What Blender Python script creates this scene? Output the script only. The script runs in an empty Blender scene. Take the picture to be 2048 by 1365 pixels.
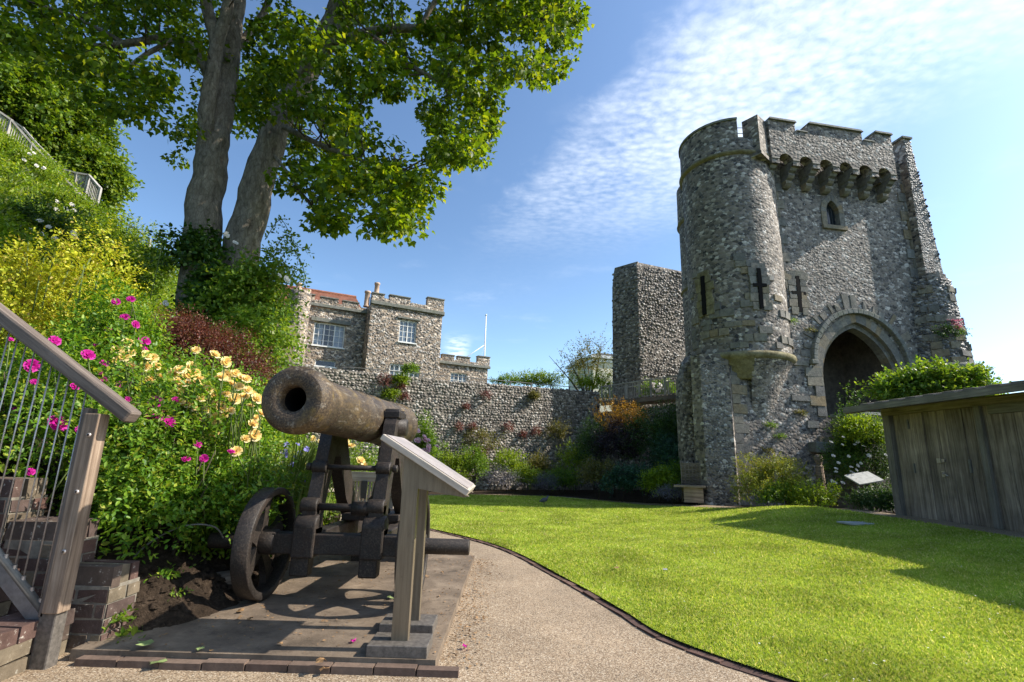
import bpy, bmesh, math, random
import numpy as np
from mathutils import Vector, Matrix
from mathutils.geometry import tessellate_polygon

sc = bpy.context.scene
COL = sc.collection
RS = np.random.RandomState(7)
random.seed(5)

# ------------------------------------------------------------------ camera
FPX = 1010.0
CAM = np.array([0.0, 0.0, 1.0])
PITCH = math.atan((918 - 682.5) / FPX)
ROLL = math.radians(1.6)
cF = np.array([0, math.cos(PITCH), math.sin(PITCH)])
_u0 = np.array([0, -math.sin(PITCH), math.cos(PITCH)])
_r0 = np.array([1.0, 0, 0])
cR = _r0 * math.cos(ROLL) + _u0 * math.sin(ROLL)
cU = _u0 * math.cos(ROLL) - _r0 * math.sin(ROLL)
cam = bpy.data.cameras.new('camera')
camo = bpy.data.objects.new('camera', cam)
COL.objects.link(camo)
M = Matrix(((cR[0], cU[0], -cF[0], CAM[0]), (cR[1], cU[1], -cF[1], CAM[1]), (cR[2], cU[2], -cF[2], CAM[2]), (0, 0, 0, 1)))
camo.matrix_world = M
cam.sensor_width = 36.0
cam.lens = FPX / 2048 * 36.0
cam.clip_end = 2000
cam.clip_start = 0.05
sc.camera = camo

def ray(u, v):
    return cF + cR * (u - 1024) / FPX + cU * (682.5 - v) / FPX
def at(u, v, Y):
    d = ray(u, v)
    return CAM + d * (Y / d[1])
def V3(a):
    return Vector((float(a[0]), float(a[1]), float(a[2])))

# ------------------------------------------------------------------ sky, sun, exposure
SUN_EL, SUN_AZ = math.radians(39.0), math.radians(1.0)
S = Vector((math.cos(SUN_EL) * math.cos(SUN_AZ), math.cos(SUN_EL) * math.sin(SUN_AZ), math.sin(SUN_EL)))
w = bpy.data.worlds.new('World')
sc.world = w
w.use_nodes = True
nt = w.node_tree
nt.nodes.clear()
def wn(t, **k):
    n = nt.nodes.new(t)
    for a, b in k.items():
        setattr(n, a, b)
    return n
def wm(op, a, b=None, c=None):
    n = wn('ShaderNodeMath', operation=op)
    for i, x in enumerate((a, b, c)):
        if x is None: continue
        if isinstance(x, (int, float)): n.inputs[i].default_value = x
        else: nt.links.new(x, n.inputs[i])
    return n.outputs[0]
def wsmooth(x, a, b):
    n = wn('ShaderNodeMapRange', interpolation_type='SMOOTHSTEP')
    nt.links.new(x, n.inputs[0])
    n.inputs[1].default_value = a; n.inputs[2].default_value = b
    return n.outputs[0]
out = wn('ShaderNodeOutputWorld')
bg = wn('ShaderNodeBackground')
bg.inputs['Strength'].default_value = 0.15
sky = wn('ShaderNodeTexSky', sky_type='NISHITA')
sky.sun_disc = False
sky.sun_elevation = SUN_EL
sky.sun_rotation = math.radians(90.0) - SUN_AZ
sky.altitude = 0
sky.air_density = 1.0
sky.dust_density = 1.3
sky.ozone_density = 1.2
tc = wn('ShaderNodeTexCoord')
sep = wn('ShaderNodeSeparateXYZ')
nt.links.new(tc.outputs['Generated'], sep.inputs[0])
zc = wm('MAXIMUM', sep.outputs[2], 0.02)
px = wm('DIVIDE', sep.outputs[0], zc)
py = wm('DIVIDE', sep.outputs[1], zc)
comb = wn('ShaderNodeCombineXYZ')
nt.links.new(px, comb.inputs[0]); nt.links.new(py, comb.inputs[1])
def wnoise(scale, detail, rough, dist=0.0, vec=None):
    n = wn('ShaderNodeTexNoise')
    nt.links.new(vec or comb.outputs[0], n.inputs['Vector'])
    n.inputs['Scale'].default_value = scale; n.inputs['Detail'].default_value = detail
    n.inputs['Roughness'].default_value = rough; n.inputs['Distortion'].default_value = dist
    return n.outputs[0]
n_big = wnoise(2.2, 4, .55)
n_mid = wnoise(7.0, 5, .6, .4)
n_fine = wnoise(30.0, 4, .6, .3)
vor = wn('ShaderNodeTexVoronoi', feature='SMOOTH_F1')
mp = wn('ShaderNodeMapping')
mp.inputs['Rotation'].default_value = (0, 0, .5)
mp.inputs['Scale'].default_value = (1.0, 1.7, 1)
nt.links.new(comb.outputs[0], mp.inputs[0])
nt.links.new(mp.outputs[0], vor.inputs['Vector'])
vor.inputs['Scale'].default_value = 26.0
vor.inputs['Smoothness'].default_value = .6
# distance across the cloud band
d = wm('ADD', wm('MULTIPLY', wm('SUBTRACT', px, .34), .92), wm('MULTIPLY', wm('SUBTRACT', py, 1.0), .40))
d = wm('ADD', d, wm('MULTIPLY', wm('SUBTRACT', n_mid, .5), .30))
mask = wm('MULTIPLY', wsmooth(d, -.07, .16), wm('SUBTRACT', 1.0, wsmooth(d, .45, 1.0)))
mask = wm('MULTIPLY', mask, wm('SUBTRACT', 1.0, wm('MULTIPLY', wsmooth(py, 1.15, 2.5), .97)))
puff = wm('SUBTRACT', 1.05, wm('MULTIPLY', vor.outputs['Distance'], 1.5))
tex = wm('ADD', wm('MULTIPLY', puff, .24), wm('ADD', wm('MULTIPLY', n_fine, .60), wm('MULTIPLY', n_big, 1.05)))
cl = wm('MULTIPLY', mask, wsmooth(tex, .40, 1.3))
# a thin low cloud streak beyond the house, and faint cirrus
d2 = wm('ADD', wm('MULTIPLY', wm('ADD', px, .53), 1.0), wm('MULTIPLY', wm('SUBTRACT', py, 4.8), .11))
low = wm('MULTIPLY', wm('SUBTRACT', 1.0, wsmooth(wm('ABSOLUTE', d2), .02, .16)), wsmooth(py, 3.9, 4.6))
low = wm('MULTIPLY', low, wsmooth(n_mid, .35, .6))
thin = wm('MULTIPLY', wsmooth(n_big, .55, .8), wm('MULTIPLY', n_fine, .16))
cl = wm('MINIMUM', wm('ADD', wm('MULTIPLY', cl, .66), wm('ADD', wm('MULTIPLY', low, .5), thin)), 1.0)
hz_fade = wsmooth(sep.outputs[2], .0, .12)
cl = wm('MULTIPLY', cl, hz_fade)
mix = wn('ShaderNodeMixRGB')
nt.links.new(cl, mix.inputs[0])
tint = wn('ShaderNodeMixRGB', blend_type='MULTIPLY'); tint.inputs[0].default_value = 1.0; tint.inputs[2].default_value = (.80, .94, 1.05, 1)
nt.links.new(sky.outputs[0], tint.inputs[1])
# skylight is polarised: darkest a right angle away from the sun, as through a polarising filter
sdot = wn('ShaderNodeVectorMath', operation='DOT_PRODUCT')
nt.links.new(tc.outputs['Generated'], sdot.inputs[0]); sdot.inputs[1].default_value = tuple(S)
pol = wm('SUBTRACT', 1.0, wm('MULTIPLY', .24, wm('MULTIPLY', wm('SUBTRACT', 1.0, wm('POWER', wm('ABSOLUTE', sdot.outputs['Value']), 2.0)), wsmooth(sep.outputs[2], .0, .45))))
polm = wn('ShaderNodeVectorMath', operation='SCALE')
nt.links.new(tint.outputs[0], polm.inputs[0]); nt.links.new(pol, polm.inputs['Scale'])
nt.links.new(polm.outputs[0], mix.inputs[1])
mix.inputs[2].default_value = (5.4, 5.7, 6.1, 1)
nt.links.new(mix.outputs[0], bg.inputs['Color'])
nt.links.new(bg.outputs[0], out.inputs['Surface'])

sl = bpy.data.lights.new('sun', 'SUN')
sl.energy = 4.2
sl.angle = math.radians(0.53)
sl.color = (1.0, 0.93, 0.82)
so = bpy.data.objects.new('sun', sl)
COL.objects.link(so)
so.location = (30, 0, 30)
so.rotation_euler = S.to_track_quat('Z', 'Y').to_euler()
sc.view_settings.view_transform = 'Standard'
sc.view_settings.look = 'None'
sc.view_settings.exposure = 0.9
sc.view_settings.gamma = 1.0
sc.cycles.max_bounces = 6
sc.cycles.diffuse_bounces = 3
sc.cycles.glossy_bounces = 2
sc.cycles.transmission_bounces = 3
sc.cycles.transparent_max_bounces = 4
sc.cycles.use_denoising = True

# ------------------------------------------------------------------ materials
class MT:
    def __init__(s, name):
        s.m = bpy.data.materials.new(name); s.m.use_nodes = True
        s.nt = s.m.node_tree; s.b = s.nt.nodes['Principled BSDF']; s.o = s.nt.nodes['Material Output']
        s.tc = s.nt.nodes.new('ShaderNodeTexCoord')
    def n(s, t, ins=None, **k):
        n = s.nt.nodes.new(t)
        for a, b in k.items(): setattr(n, a, b)
        for a, b in (ins or {}).items(): s.set(n, a, b)
        return n
    def set(s, n, a, b):
        if hasattr(b, 'is_linked') or hasattr(b, 'links'): s.nt.links.new(b, n.inputs[a])
        else: n.inputs[a].default_value = b
    def map(s, src='Object', scale=(1, 1, 1)):
        mp = s.n('ShaderNodeMapping', {'Vector': s.tc.outputs[src], 'Scale': scale})
        return mp.outputs[0]
    def noise(s, vec, scale, detail=4, rough=.6, dist=0.):
        return s.n('ShaderNodeTexNoise', {'Vector': vec, 'Scale': scale, 'Detail': detail, 'Roughness': rough, 'Distortion': dist}).outputs[0]
    def ramp(s, fac, stops, interp='LINEAR'):
        r = s.n('ShaderNodeValToRGB', {'Fac': fac}); cr = r.color_ramp; cr.interpolation = interp
        while len(cr.elements) < len(stops): cr.elements.new(.5)
        for e, (p, c) in zip(cr.elements, stops):
            e.position = p; e.color = (c[0], c[1], c[2], 1) if not isinstance(c, (int, float)) else (c, c, c, 1)
        return r.outputs[0]
    def mix(s, f, a, b, mode='MIX'):
        n = s.n('ShaderNodeMixRGB', blend_type=mode)
        for i, x in enumerate((f, a, b)):
            if isinstance(x, tuple) and len(x) == 3: x = (*x, 1)
            s.set(n, i, x)
        return n.outputs[0]
    def math(s, op, a, b=0.):
        n = s.n('ShaderNodeMath', operation=op); s.set(n, 0, a); s.set(n, 1, b); return n.outputs[0]
    def bump(s, h, strength=.5, dist=.02, nrm=None):
        n = s.n('ShaderNodeBump', {'Height': h, 'Strength': strength, 'Distance': dist})
        if nrm is not None: s.set(n, 'Normal', nrm)
        return n.outputs[0]
    def fin(s, col, rough=.8, nrm=None, spec=.3, metal=0.):
        if isinstance(col, tuple): col = (*col[:3], 1)
        s.set(s.b, 'Base Color', col); s.set(s.b, 'Roughness', rough)
        s.b.inputs['Specular IOR Level'].default_value = spec; s.b.inputs['Metallic'].default_value = metal
        if nrm is not None: s.set(s.b, 'Normal', nrm)
        return s.m
MAT = {}
def rnd_island(m): return m.n('ShaderNodeNewGeometry').outputs['Random Per Island']

def m_flintbase(name, scale, tint, dark=.05, contrast=1.0):
    m = MT(name); v = m.map('Object', (1, 1, 1.45))
    vv = m.n('ShaderNodeMixRGB', {0: .05, 1: v, 2: m.n('ShaderNodeTexNoise', {'Vector': v, 'Scale': scale * 1.2, 'Detail': 2.}).outputs[1]}).outputs[0]
    vo = m.n('ShaderNodeTexVoronoi', {'Vector': vv, 'Scale': scale})
    ed = m.n('ShaderNodeTexVoronoi', {'Vector': vv, 'Scale': scale}, feature='DISTANCE_TO_EDGE')
    sp = m.n('ShaderNodeSeparateColor', {0: vo.outputs['Color']}).outputs[0]
    col = m.ramp(sp, [(0, (.05, .05, .055)), (.28, (.16, .145, .13)), (.55, (.27, .24, .21)), (.8, (.36, .33, .29)), (1, (.72, .70, .66))])
    mort = m.ramp(m.noise(v, 1.2, 5), [(.3, (.19, .175, .155)), (.7, (.32, .30, .265))])
    e = m.ramp(ed.outputs['Distance'], [(.0, 0.), (.09, 1.)])
    c = m.mix(e, mort, col)
    big = m.ramp(m.noise(m.map('Object', (1, 1, .6)), .5, 6, .65), [(.3, (.62, .60, .56)), (.75, (1.05, 1.0, .95))])
    c = m.mix(1.0, c, big, 'MULTIPLY')
    c = m.mix(1.0, c, tint, 'MULTIPLY')
    h = m.ramp(vo.outputs['Distance'], [(0, 1.), (.7, 0.)])
    nr = m.bump(h, .6, .03)
    nr = m.bump(m.noise(v, 30, 4), .4, .01, nr)
    return m.fin(c, .8, nr, .35)
MAT['flint'] = m_flintbase('flint_wall', 8.5, (.98, .95, .95))
MAT['flint_house'] = m_flintbase('flint_house_wall', 6.5, (1.4, 1.24, 1.1))
def m_stone(name, stops, rough=.55):
    m = MT(name); r = rnd_island(m)
    c = m.ramp(r, stops)
    v = m.map('Object')
    n = m.noise(v, 22, 3)
    c = m.mix(1.0, c, m.ramp(n, [(.3, .68), (.7, 1.12)]), 'MULTIPLY')
    c = m.mix(1.0, c, m.ramp(m.noise(v, .6, 5), [(.3, (.72, .70, .68)), (.7, (1.05, 1.03, 1.0))]), 'MULTIPLY')
    return m.fin(c, rough, m.bump(n, .5, .01), .45)
MAT['cobble'] = m_stone('flint_cobble', [(0, (.10, .094, .088)), (.28, (.20, .18, .16)), (.55, (.30, .265, .228)), (.82, (.41, .37, .325)), (1, (.66, .63, .60))])
MAT['knapped'] = m_stone('flint_knapped', [(0, (.095, .092, .094)), (.35, (.155, .148, .144)), (.65, (.215, .203, .192)), (.88, (.28, .267, .25)), (.95, (.44, .43, .42)), (1, (.62, .61, .60))])
def m_ashlar(name, stops, lich=(.30, .30, .22), sc_=2.2):
    m = MT(name); v = m.map('Object')
    c = m.ramp(rnd_island(m), stops)
    c = m.mix(m.ramp(m.noise(v, sc_, 6, .7), [(.45, 0.), (.7, .8)]), c, lich)
    c = m.mix(1.0, c, m.ramp(m.noise(v, 9, 6, .7), [(.3, .55), (.65, 1.1)]), 'MULTIPLY')
    return m.fin(c, .9, m.bump(m.noise(v, 25, 6, .7), .6, .02), .2)
MAT['ashlar'] = m_ashlar('weathered_sandstone', [(0, (.17, .16, .15)), (.35, (.23, .21, .18)), (.65, (.27, .235, .18)), (.85, (.30, .22, .125)), (1, (.29, .28, .26))], (.20, .195, .16))
MAT['coping'] = m_ashlar('coping_stone', [(0, (.20, .20, .18)), (1, (.27, .26, .23))], (.16, .17, .12))
MAT['moss_stone'] = m_ashlar('mossy_stone', [(0, (.24, .21, .13)), (1, (.30, .26, .15))], (.11, .085, .035), 4.)
MAT['darkstone'] = m_ashlar('dark_rubble', [(0, (.17, .14, .115)), (1, (.24, .20, .165))], (.10, .085, .07))
MAT['hole_shade'] = MT('painted_hole_shade').fin((.012, .011, .011), .9, None, .1)  # near-black colour stands in for the shade inside slits, bore, mortices and rooms

def m_iron():
    m = MT('rusted_iron'); v = m.map('Object')
    n1 = m.noise(v, 7, 6, .7); n2 = m.noise(v, 90, 4, .7); n3 = m.noise(v, 2.2, 5, .6)
    c = m.ramp(n2, [(.3, (.014, .010, .009)), (.5, (.032, .024, .019)), (.62, (.062, .047, .036)), (.8, (.15, .12, .095))])
    c = m.mix(m.ramp(n1, [(.5, 0.), (.72, .7)]), c, (.058, .033, .021))
    c = m.mix(1.0, c, m.ramp(n3, [(.32, .40), (.66, 1.05)]), 'MULTIPLY')
    return m.fin(c, m.ramp(n1, [(.3, .42), (.7, .8)]), m.bump(n2, .55, .004, m.bump(m.noise(v, 25, 4), .3, .006)), .5, .15)
MAT['iron'] = m_iron()
def m_barrel():
    m = MT('lichened_iron'); v = m.map('Object'); vs = m.map('Object', (1, .22, 1))
    n2 = m.noise(v, 110, 4, .7); n1 = m.noise(vs, 9, 6, .7); n3 = m.noise(v, 5, 6, .7); n4 = m.noise(vs, 38, 5, .75)
    c = m.ramp(n2, [(.34, (.016, .011, .008)), (.5, (.065, .043, .026)), (.64, (.16, .112, .062)), (.82, (.36, .27, .17))])
    c = m.mix(m.ramp(n1, [(.5, 0.), (.7, .75)]), c, (.20, .13, .045))
    c = m.mix(m.ramp(n4, [(.56, 0.), (.66, .55)]), c, (.36, .32, .26))
    c = m.mix(m.ramp(n3, [(.59, 0.), (.73, .6)]), c, (.30, .20, .035))
    c = m.mix(1.0, c, m.ramp(m.noise(v, 3.0, 5, .65), [(.32, .38), (.62, 1.1)]), 'MULTIPLY')
    return m.fin(c, .62, m.bump(n2, .6, .004, m.bump(n3, .3, .008)), .45, .08)
MAT['barrel'] = m_barrel()
def m_wood(name, a, b, c3, rough=.75, grain=1.0, sx=1.2, sy=26):
    m = MT(name); v = m.map('UV', (sx, sy, 1))
    rr = rnd_island(m)
    off = m.n('ShaderNodeVectorMath', {0: v, 1: m.n('ShaderNodeCombineXYZ', {0: m.math('MULTIPLY', rr, 37.), 1: m.math('MULTIPLY', rr, 91.)}).outputs[0]}, operation='ADD').outputs[0]
    g = m.noise(off, 1.6, 7, .65, .6); g2 = m.noise(m.map('Object'), 2.2, 5, .6)
    c = m.ramp(g, [(.28, a), (.5, b), (.72, c3)])
    c = m.mix(1.0, c, m.ramp(g2, [(.3, .62), (.65, 1.08)]), 'MULTIPLY')
    c = m.mix(1.0, c, m.ramp(rr, [(0, .66), (1, 1.2)]), 'MULTIPLY')
    return m.fin(c, rough, m.bump(g, .5 * grain, .006), .25)
MAT['oak'] = m_wood('weathered_oak', (.12, .085, .06), (.33, .235, .165), (.50, .385, .285))
MAT['oak_rail'] = m_wood('grey_oak_rail', (.08, .06, .05), (.21, .165, .135), (.32, .26, .22))
MAT['cladding'] = m_wood('shed_board', (.09, .068, .052), (.27, .21, .16), (.44, .36, .28), .85, 1.0, .8, 14)
MAT['fascia'] = m_wood('fascia_board', (.11, .095, .075), (.20, .175, .145), (.28, .25, .21))
MAT['bench'] = m_wood('silvered_teak', (.26, .21, .16), (.42, .35, .27), (.54, .47, .38))
MAT['grey_timber'] = m_wood('silver_fence_timber', (.26, .235, .21), (.42, .39, .36), (.56, .53, .49))
MAT['log'] = m_wood('old_log', (.09, .065, .05), (.20, .155, .12), (.30, .25, .2))
MAT['panel_side'] = m_wood('lectern_frame', (.48, .41, .33), (.60, .52, .43), (.68, .60, .51), .55, .4)
def m_plain(name, col, rough=.6, metal=0., ns=20, var=.25, spec=.4, bump=.2):
    m = MT(name); v = m.map('Object'); n = m.noise(v, ns, 5, .65)
    c = m.mix(1.0, (*col, 1), m.ramp(n, [(.3, 1 - var), (.7, 1 + var * .4)]), 'MULTIPLY')
    return m.fin(c, rough, m.bump(n, bump, .003), spec, metal)
def m_brushed():
    m = MT('weathered_bronze_post'); v = m.map('Object', (60, 60, 3))
    n = m.noise(v, 1, 5, .7); n2 = m.noise(m.map('Object'), 45, 4, .7)
    c = m.ramp(n, [(.3, (.13, .10, .066)), (.7, (.235, .185, .125))])
    c = m.mix(m.ramp(n2, [(.62, 0.), (.75, .6)]), c, (.07, .055, .04))
    return m.fin(c, .45, m.bump(n, .15, .002), .5, .35)
MAT['bronze'] = m_brushed()
MAT['plate'] = m_plain('base_plate', (.165, .145, .125), .55, .3, 50, .5)
MAT['panel_face'] = m_plain('printed_panel', (.40, .335, .29), .35, 0, 6, .3)
MAT['steel'] = m_plain('stainless_steel', (.52, .46, .42), .38, .55, 40, .3)
MAT['flatbar'] = m_plain('galvanised_bar', (.25, .26, .27), .4, .6, 30, .3)
MAT['darkmetal'] = m_plain('grey_rail_metal', (.17, .165, .155), .5, .3)
MAT['whitepaint'] = m_plain('white_paint', (.78, .77, .73), .5, 0, 5, .12)
MAT['terracotta'] = m_plain('buff_clay', (.52, .36, .25), .8, 0, 8, .3)
MAT['cream'] = m_plain('cream_render', (.66, .61, .46), .8, 0, 3, .1)
MAT['lead'] = m_plain('roof_felt', (.05, .047, .045), .7)
MAT['curtain'] = m_plain('curtain_cloth', (.55, .60, .68), .9, 0, 3, .3)
MAT['birdgrey'] = m_plain('grey_feather', (.055, .06, .075), .8)
MAT['leafbrown'] = m_plain('dry_leaf', (.28, .16, .07), .8, 0, 30, .5)
MAT['leafgreen'] = m_plain('fallen_green_leaf', (.22, .28, .10), .6, 0, 30, .4)
MAT['stonewhite'] = m_plain('pale_slab', (.42, .42, .40), .8, 0, 12, .3)
def m_glass():
    m = MT('window_glass')
    return m.fin((.025, .03, .035), .06, None, .6)
MAT['glass'] = m_glass()
def m_tiles():
    m = MT('red_clay_tile'); v = m.map('Object')
    b = m.n('ShaderNodeTexBrick', {'Vector': m.map('UV'), 'Scale': 1., 'Color1': (.29, .115, .07, 1), 'Color2': (.20, .08, .05, 1), 'Mortar': (.10, .05, .03, 1), 'Mortar Size': .012, 'Brick Width': .18, 'Row Height': .11})
    c = m.mix(1.0, b.outputs[0], m.ramp(m.noise(v, 1.5, 6, .7), [(.3, .6), (.7, 1.15)]), 'MULTIPLY')
    return m.fin(c, .85, m.bump(b.outputs[1], -.6, .03), .2)
MAT['tiles'] = m_tiles()
def m_brickwall():
    m = MT('brick_wall_courses'); v = m.map('Object')
    b = m.n('ShaderNodeTexBrick', {'Vector': m.map('UV'), 'Scale': 1., 'Color1': (.24, .10, .07, 1), 'Color2': (.33, .22, .17, 1), 'Mortar': (.30, .27, .23, 1), 'Mortar Size': .012, 'Brick Width': .23, 'Row Height': .078})
    c = m.mix(1.0, b.outputs[0], m.ramp(m.noise(v, 1.6, 6, .7), [(.3, .55), (.7, 1.2)]), 'MULTIPLY')
    c = m.mix(m.ramp(m.noise(v, .9, 5, .7), [(.52, 0.), (.66, .8)]), c, (.34, .30, .26))
    return m.fin(c, .9, m.bump(b.outputs[1], -.6, .02), .2)
MAT['brickwall'] = m_brickwall()
def m_brick(name='old_brick', c1=(.135, .075, .06), c2=(.10, .07, .06)):
    m = MT(name); v = m.map('Object')
    c = m.ramp(rnd_island(m), [(0, c1), (.4, c2), (.66, (.14, .105, .075)), (1, (.21, .17, .115))])
    c = m.mix(m.ramp(m.noise(v, 28, 5, .7), [(.60, 0.), (.68, .75)]), c, (.50, .47, .40))
    c = m.mix(1.0, c, m.ramp(m.noise(v, 7, 6, .7), [(.3, .45), (.65, 1.1)]), 'MULTIPLY')
    return m.fin(c, .9, m.bump(m.noise(v, 60, 5, .7), .6, .006), .2)
MAT['brick'] = m_brick()
MAT['edging'] = m_stone('edging_brick', [(0, (.085, .047, .037)), (.6, (.125, .066, .05)), (1, (.165, .095, .072))], .9)
MAT['mortar'] = m_plain('lime_mortar', (.22, .195, .155), .95, 0, 20, .5)
MAT['oldedging'] = m_stone('dusty_edging_brick', [(0, (.13, .085, .065)), (1, (.20, .14, .105))], .95)
def m_gravel():
    m = MT('resin_gravel'); v = m.map('Object')
    vo = m.n('ShaderNodeTexVoronoi', {'Vector': v, 'Scale': 175.})
    s = m.n('ShaderNodeSeparateColor', {0: vo.outputs['Color']}).outputs[0]
    c = m.ramp(s, [(0, (.17, .11, .065)), (.3, (.34, .24, .15)), (.6, (.45, .335, .215)), (.85, (.56, .43, .295)), (1, (.70, .60, .46))])
    c = m.mix(1.0, c, m.ramp(vo.outputs['Distance'], [(.35, 1.), (.8, .45)]), 'MULTIPLY')
    c = m.mix(1.0, c, m.ramp(m.noise(v, 1.7, 6, .7), [(.3, .72), (.7, 1.08)]), 'MULTIPLY')
    return m.fin(c, .7, m.bump(vo.outputs['Distance'], -.8, .008), .35)
MAT['gravel'] = m_gravel()
def m_soil():
    m = MT('garden_soil'); v = m.map('Object')
    n = m.noise(v, 30, 7, .75); n2 = m.noise(v, 4, 5, .6)
    c = m.ramp(n, [(.3, (.022, .015, .010)), (.55, (.070, .048, .032)), (.75, (.16, .115, .08))])
    c = m.mix(1.0, c, m.ramp(n2, [(.3, .7), (.7, 1.15)]), 'MULTIPLY')
    return m.fin(c, .95, m.bump(n, 1., .05, m.bump(n2, .6, .1)), .15)
MAT['soil'] = m_soil()
def m_slab():
    m = MT('worn_slab'); v = m.map('Object')
    n = m.noise(v, 3.2, 7, .7); n2 = m.noise(v, 70, 4, .7); n3 = m.noise(v, 9, 6, .75)
    c = m.ramp(n, [(.3, (.085, .064, .046)), (.55, (.185, .14, .10)), (.75, (.30, .235, .17))])
    c = m.mix(m.ramp(n3, [(.54, 0.), (.70, .75)]), c, (.055, .043, .034))
    c = m.mix(m.ramp(n2, [(.64, 0.), (.74, .7)]), c, (.36, .28, .20))
    return m.fin(c, .88, m.bump(n2, .45, .004, m.bump(n3, .5, .012)), .25)
MAT['slab'] = m_slab()
def m_lawn():
    m = MT('mown_turf'); v = m.map('Object')
    n = m.noise(v, 45, 6, .75); n2 = m.noise(v, .8, 5, .65); n3 = m.noise(m.map('Object', (1, 5, 1)), 9, 5, .7)
    c = m.ramp(n, [(.3, (.20, .29, .02)), (.55, (.36, .45, .045)), (.75, (.47, .53, .08))])
    c = m.mix(m.ramp(n2, [(.5, 0.), (.75, .55)]), c, (.26, .245, .06))
    c = m.mix(m.ramp(n3, [(.5, 0.), (.75, .35)]), c, (.10, .17, .018))
    return m.fin(c, .9, m.bump(n, .8, .03), .15)
MAT['lawn'] = m_lawn()
def m_bank():
    m = MT('bank_turf'); v = m.map('Object')
    n = m.noise(v, 6, 7, .75)
    c = m.ramp(n, [(.3, (.018, .035, .006)), (.6, (.06, .095, .015)), (.8, (.12, .14, .03))])
    return m.fin(c, .95, m.bump(n, 1., .25), .1)
MAT['bank'] = m_bank()
def m_bark():
    m = MT('sycamore_bark'); v = m.map('Object', (1, 1, .35)); v0 = m.map('Object')
    n = m.noise(v, 9, 7, .72, .5); n2 = m.noise(v0, 2.2, 6, .7)
    vo = m.n('ShaderNodeTexVoronoi', {'Vector': m.map('Object', (1, 1, .4)), 'Scale': 13.}, feature='DISTANCE_TO_EDGE')
    c = m.ramp(n, [(.3, (.095, .076, .058)), (.55, (.26, .22, .175)), (.78, (.46, .40, .33))])
    c = m.mix(m.ramp(n2, [(.5, 0.), (.7, .6)]), c, (.20, .155, .11))
    c = m.mix(1.0, c, m.ramp(vo.outputs['Distance'], [(0, .7), (.12, 1.)]), 'MULTIPLY')
    return m.fin(c, .92, m.bump(n, 1., .05, m.bump(vo.outputs['Distance'], .5, .03)), .15)
MAT['bark'] = m_bark()
MAT['twig'] = m_plain('twig_bark', (.085, .062, .045), .9, 0, 12, .5)
MAT['greenstem'] = m_plain('green_stem', (.11, .15, .035), .7, 0, 12, .4)
def m_leaf(name, stops, tr, tf=.4, rough=.45, spec=.35, var=.35, vs=1.5):
    m = MT(name); r = rnd_island(m)
    c = m.ramp(r, stops)
    c = m.mix(1.0, c, m.ramp(m.noise(m.map('Object'), vs, 4), [(.3, 1 - var), (.7, 1 + var * .5)]), 'MULTIPLY')
    m.fin(c, rough, None, spec)
    t = m.n('ShaderNodeBsdfTranslucent', {'Color': m.mix(1.0, c, (*tr, 1), 'MULTIPLY')})
    mx = m.n('ShaderNodeMixShader', {0: tf, 1: m.b.outputs[0], 2: t.outputs[0]})
    m.nt.links.new(mx.outputs[0], m.o.inputs['Surface'])
    return m.m
TR = (1.9, 1.8, .8)
MAT['syc'] = m_leaf('sycamore_leaf', [(0, (.05, .105, .008)), (.5, (.105, .185, .011)), (.85, (.16, .24, .015)), (1, (.25, .28, .02))], (2.1, 1.8, .6), .52)
MAT['rose_leaf'] = m_leaf('rose_leaf', [(0, (.06, .15, .014)), (.5, (.135, .265, .02)), (.85, (.24, .37, .03)), (1, (.42, .44, .06))], TR, .36)
MAT['golden'] = m_leaf('golden_leaf', [(0, (.28, .35, .015)), (.4, (.50, .54, .03)), (.8, (.66, .62, .05)), (1, (.46, .34, .08))], (1.3, 1.2, .6), .35)
MAT['red_leaf'] = m_leaf('barberry_leaf', [(0, (.06, .022, .016)), (.5, (.13, .04, .028)), (.85, (.20, .07, .04)), (1, (.16, .12, .03))], (1.6, 1.2, 1.), .3)
MAT['light'] = m_leaf('pale_green_leaf', [(0, (.085, .17, .018)), (.5, (.15, .25, .025)), (1, (.25, .31, .04))], TR, .42)
MAT['ivy'] = m_leaf('ivy_leaf', [(0, (.025, .065, .010)), (.55, (.05, .115, .014)), (.9, (.11, .19, .02)), (1, (.20, .25, .05))], TR, .28)
MAT['hillgreen'] = m_leaf('hill_leaf', [(0, (.08, .15, .012)), (.5, (.17, .27, .016)), (.85, (.27, .35, .02)), (1, (.40, .42, .08))], TR, .38)
MAT['hilltree'] = m_leaf('hill_tree_leaf', [(0, (.055, .11, .010)), (.5, (.125, .21, .015)), (1, (.25, .31, .025))], TR, .35)
MAT['border'] = m_leaf('border_leaf', [(0, (.06, .13, .014)), (.5, (.13, .24, .018)), (1, (.25, .36, .03))], TR, .38)
MAT['brightborder'] = m_leaf('lime_leaf', [(0, (.13, .22, .015)), (.5, (.22, .33, .02)), (1, (.34, .42, .03))], (1.6, 1.5, .6), .4)
MAT['darkborder'] = m_leaf('evergreen_leaf', [(0, (.025, .065, .014)), (.6, (.05, .11, .02)), (1, (.11, .19, .035))], TR, .22)
MAT['bluegreen'] = m_leaf('blue_green_leaf', [(0, (.025, .075, .045)), (.6, (.045, .12, .07)), (1, (.08, .17, .09))], TR, .25)
MAT['catmint'] = m_leaf('catmint_leaf', [(0, (.11, .12, .11)), (.5, (.20, .20, .22)), (1, (.30, .27, .40))], (1.2, 1.2, 1.2), .3)
MAT['elder'] = m_leaf('dark_purple_leaf', [(0, (.012, .009, .012)), (.7, (.03, .018, .026)), (1, (.06, .03, .045))], (1.2, 1, 1), .15)
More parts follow.
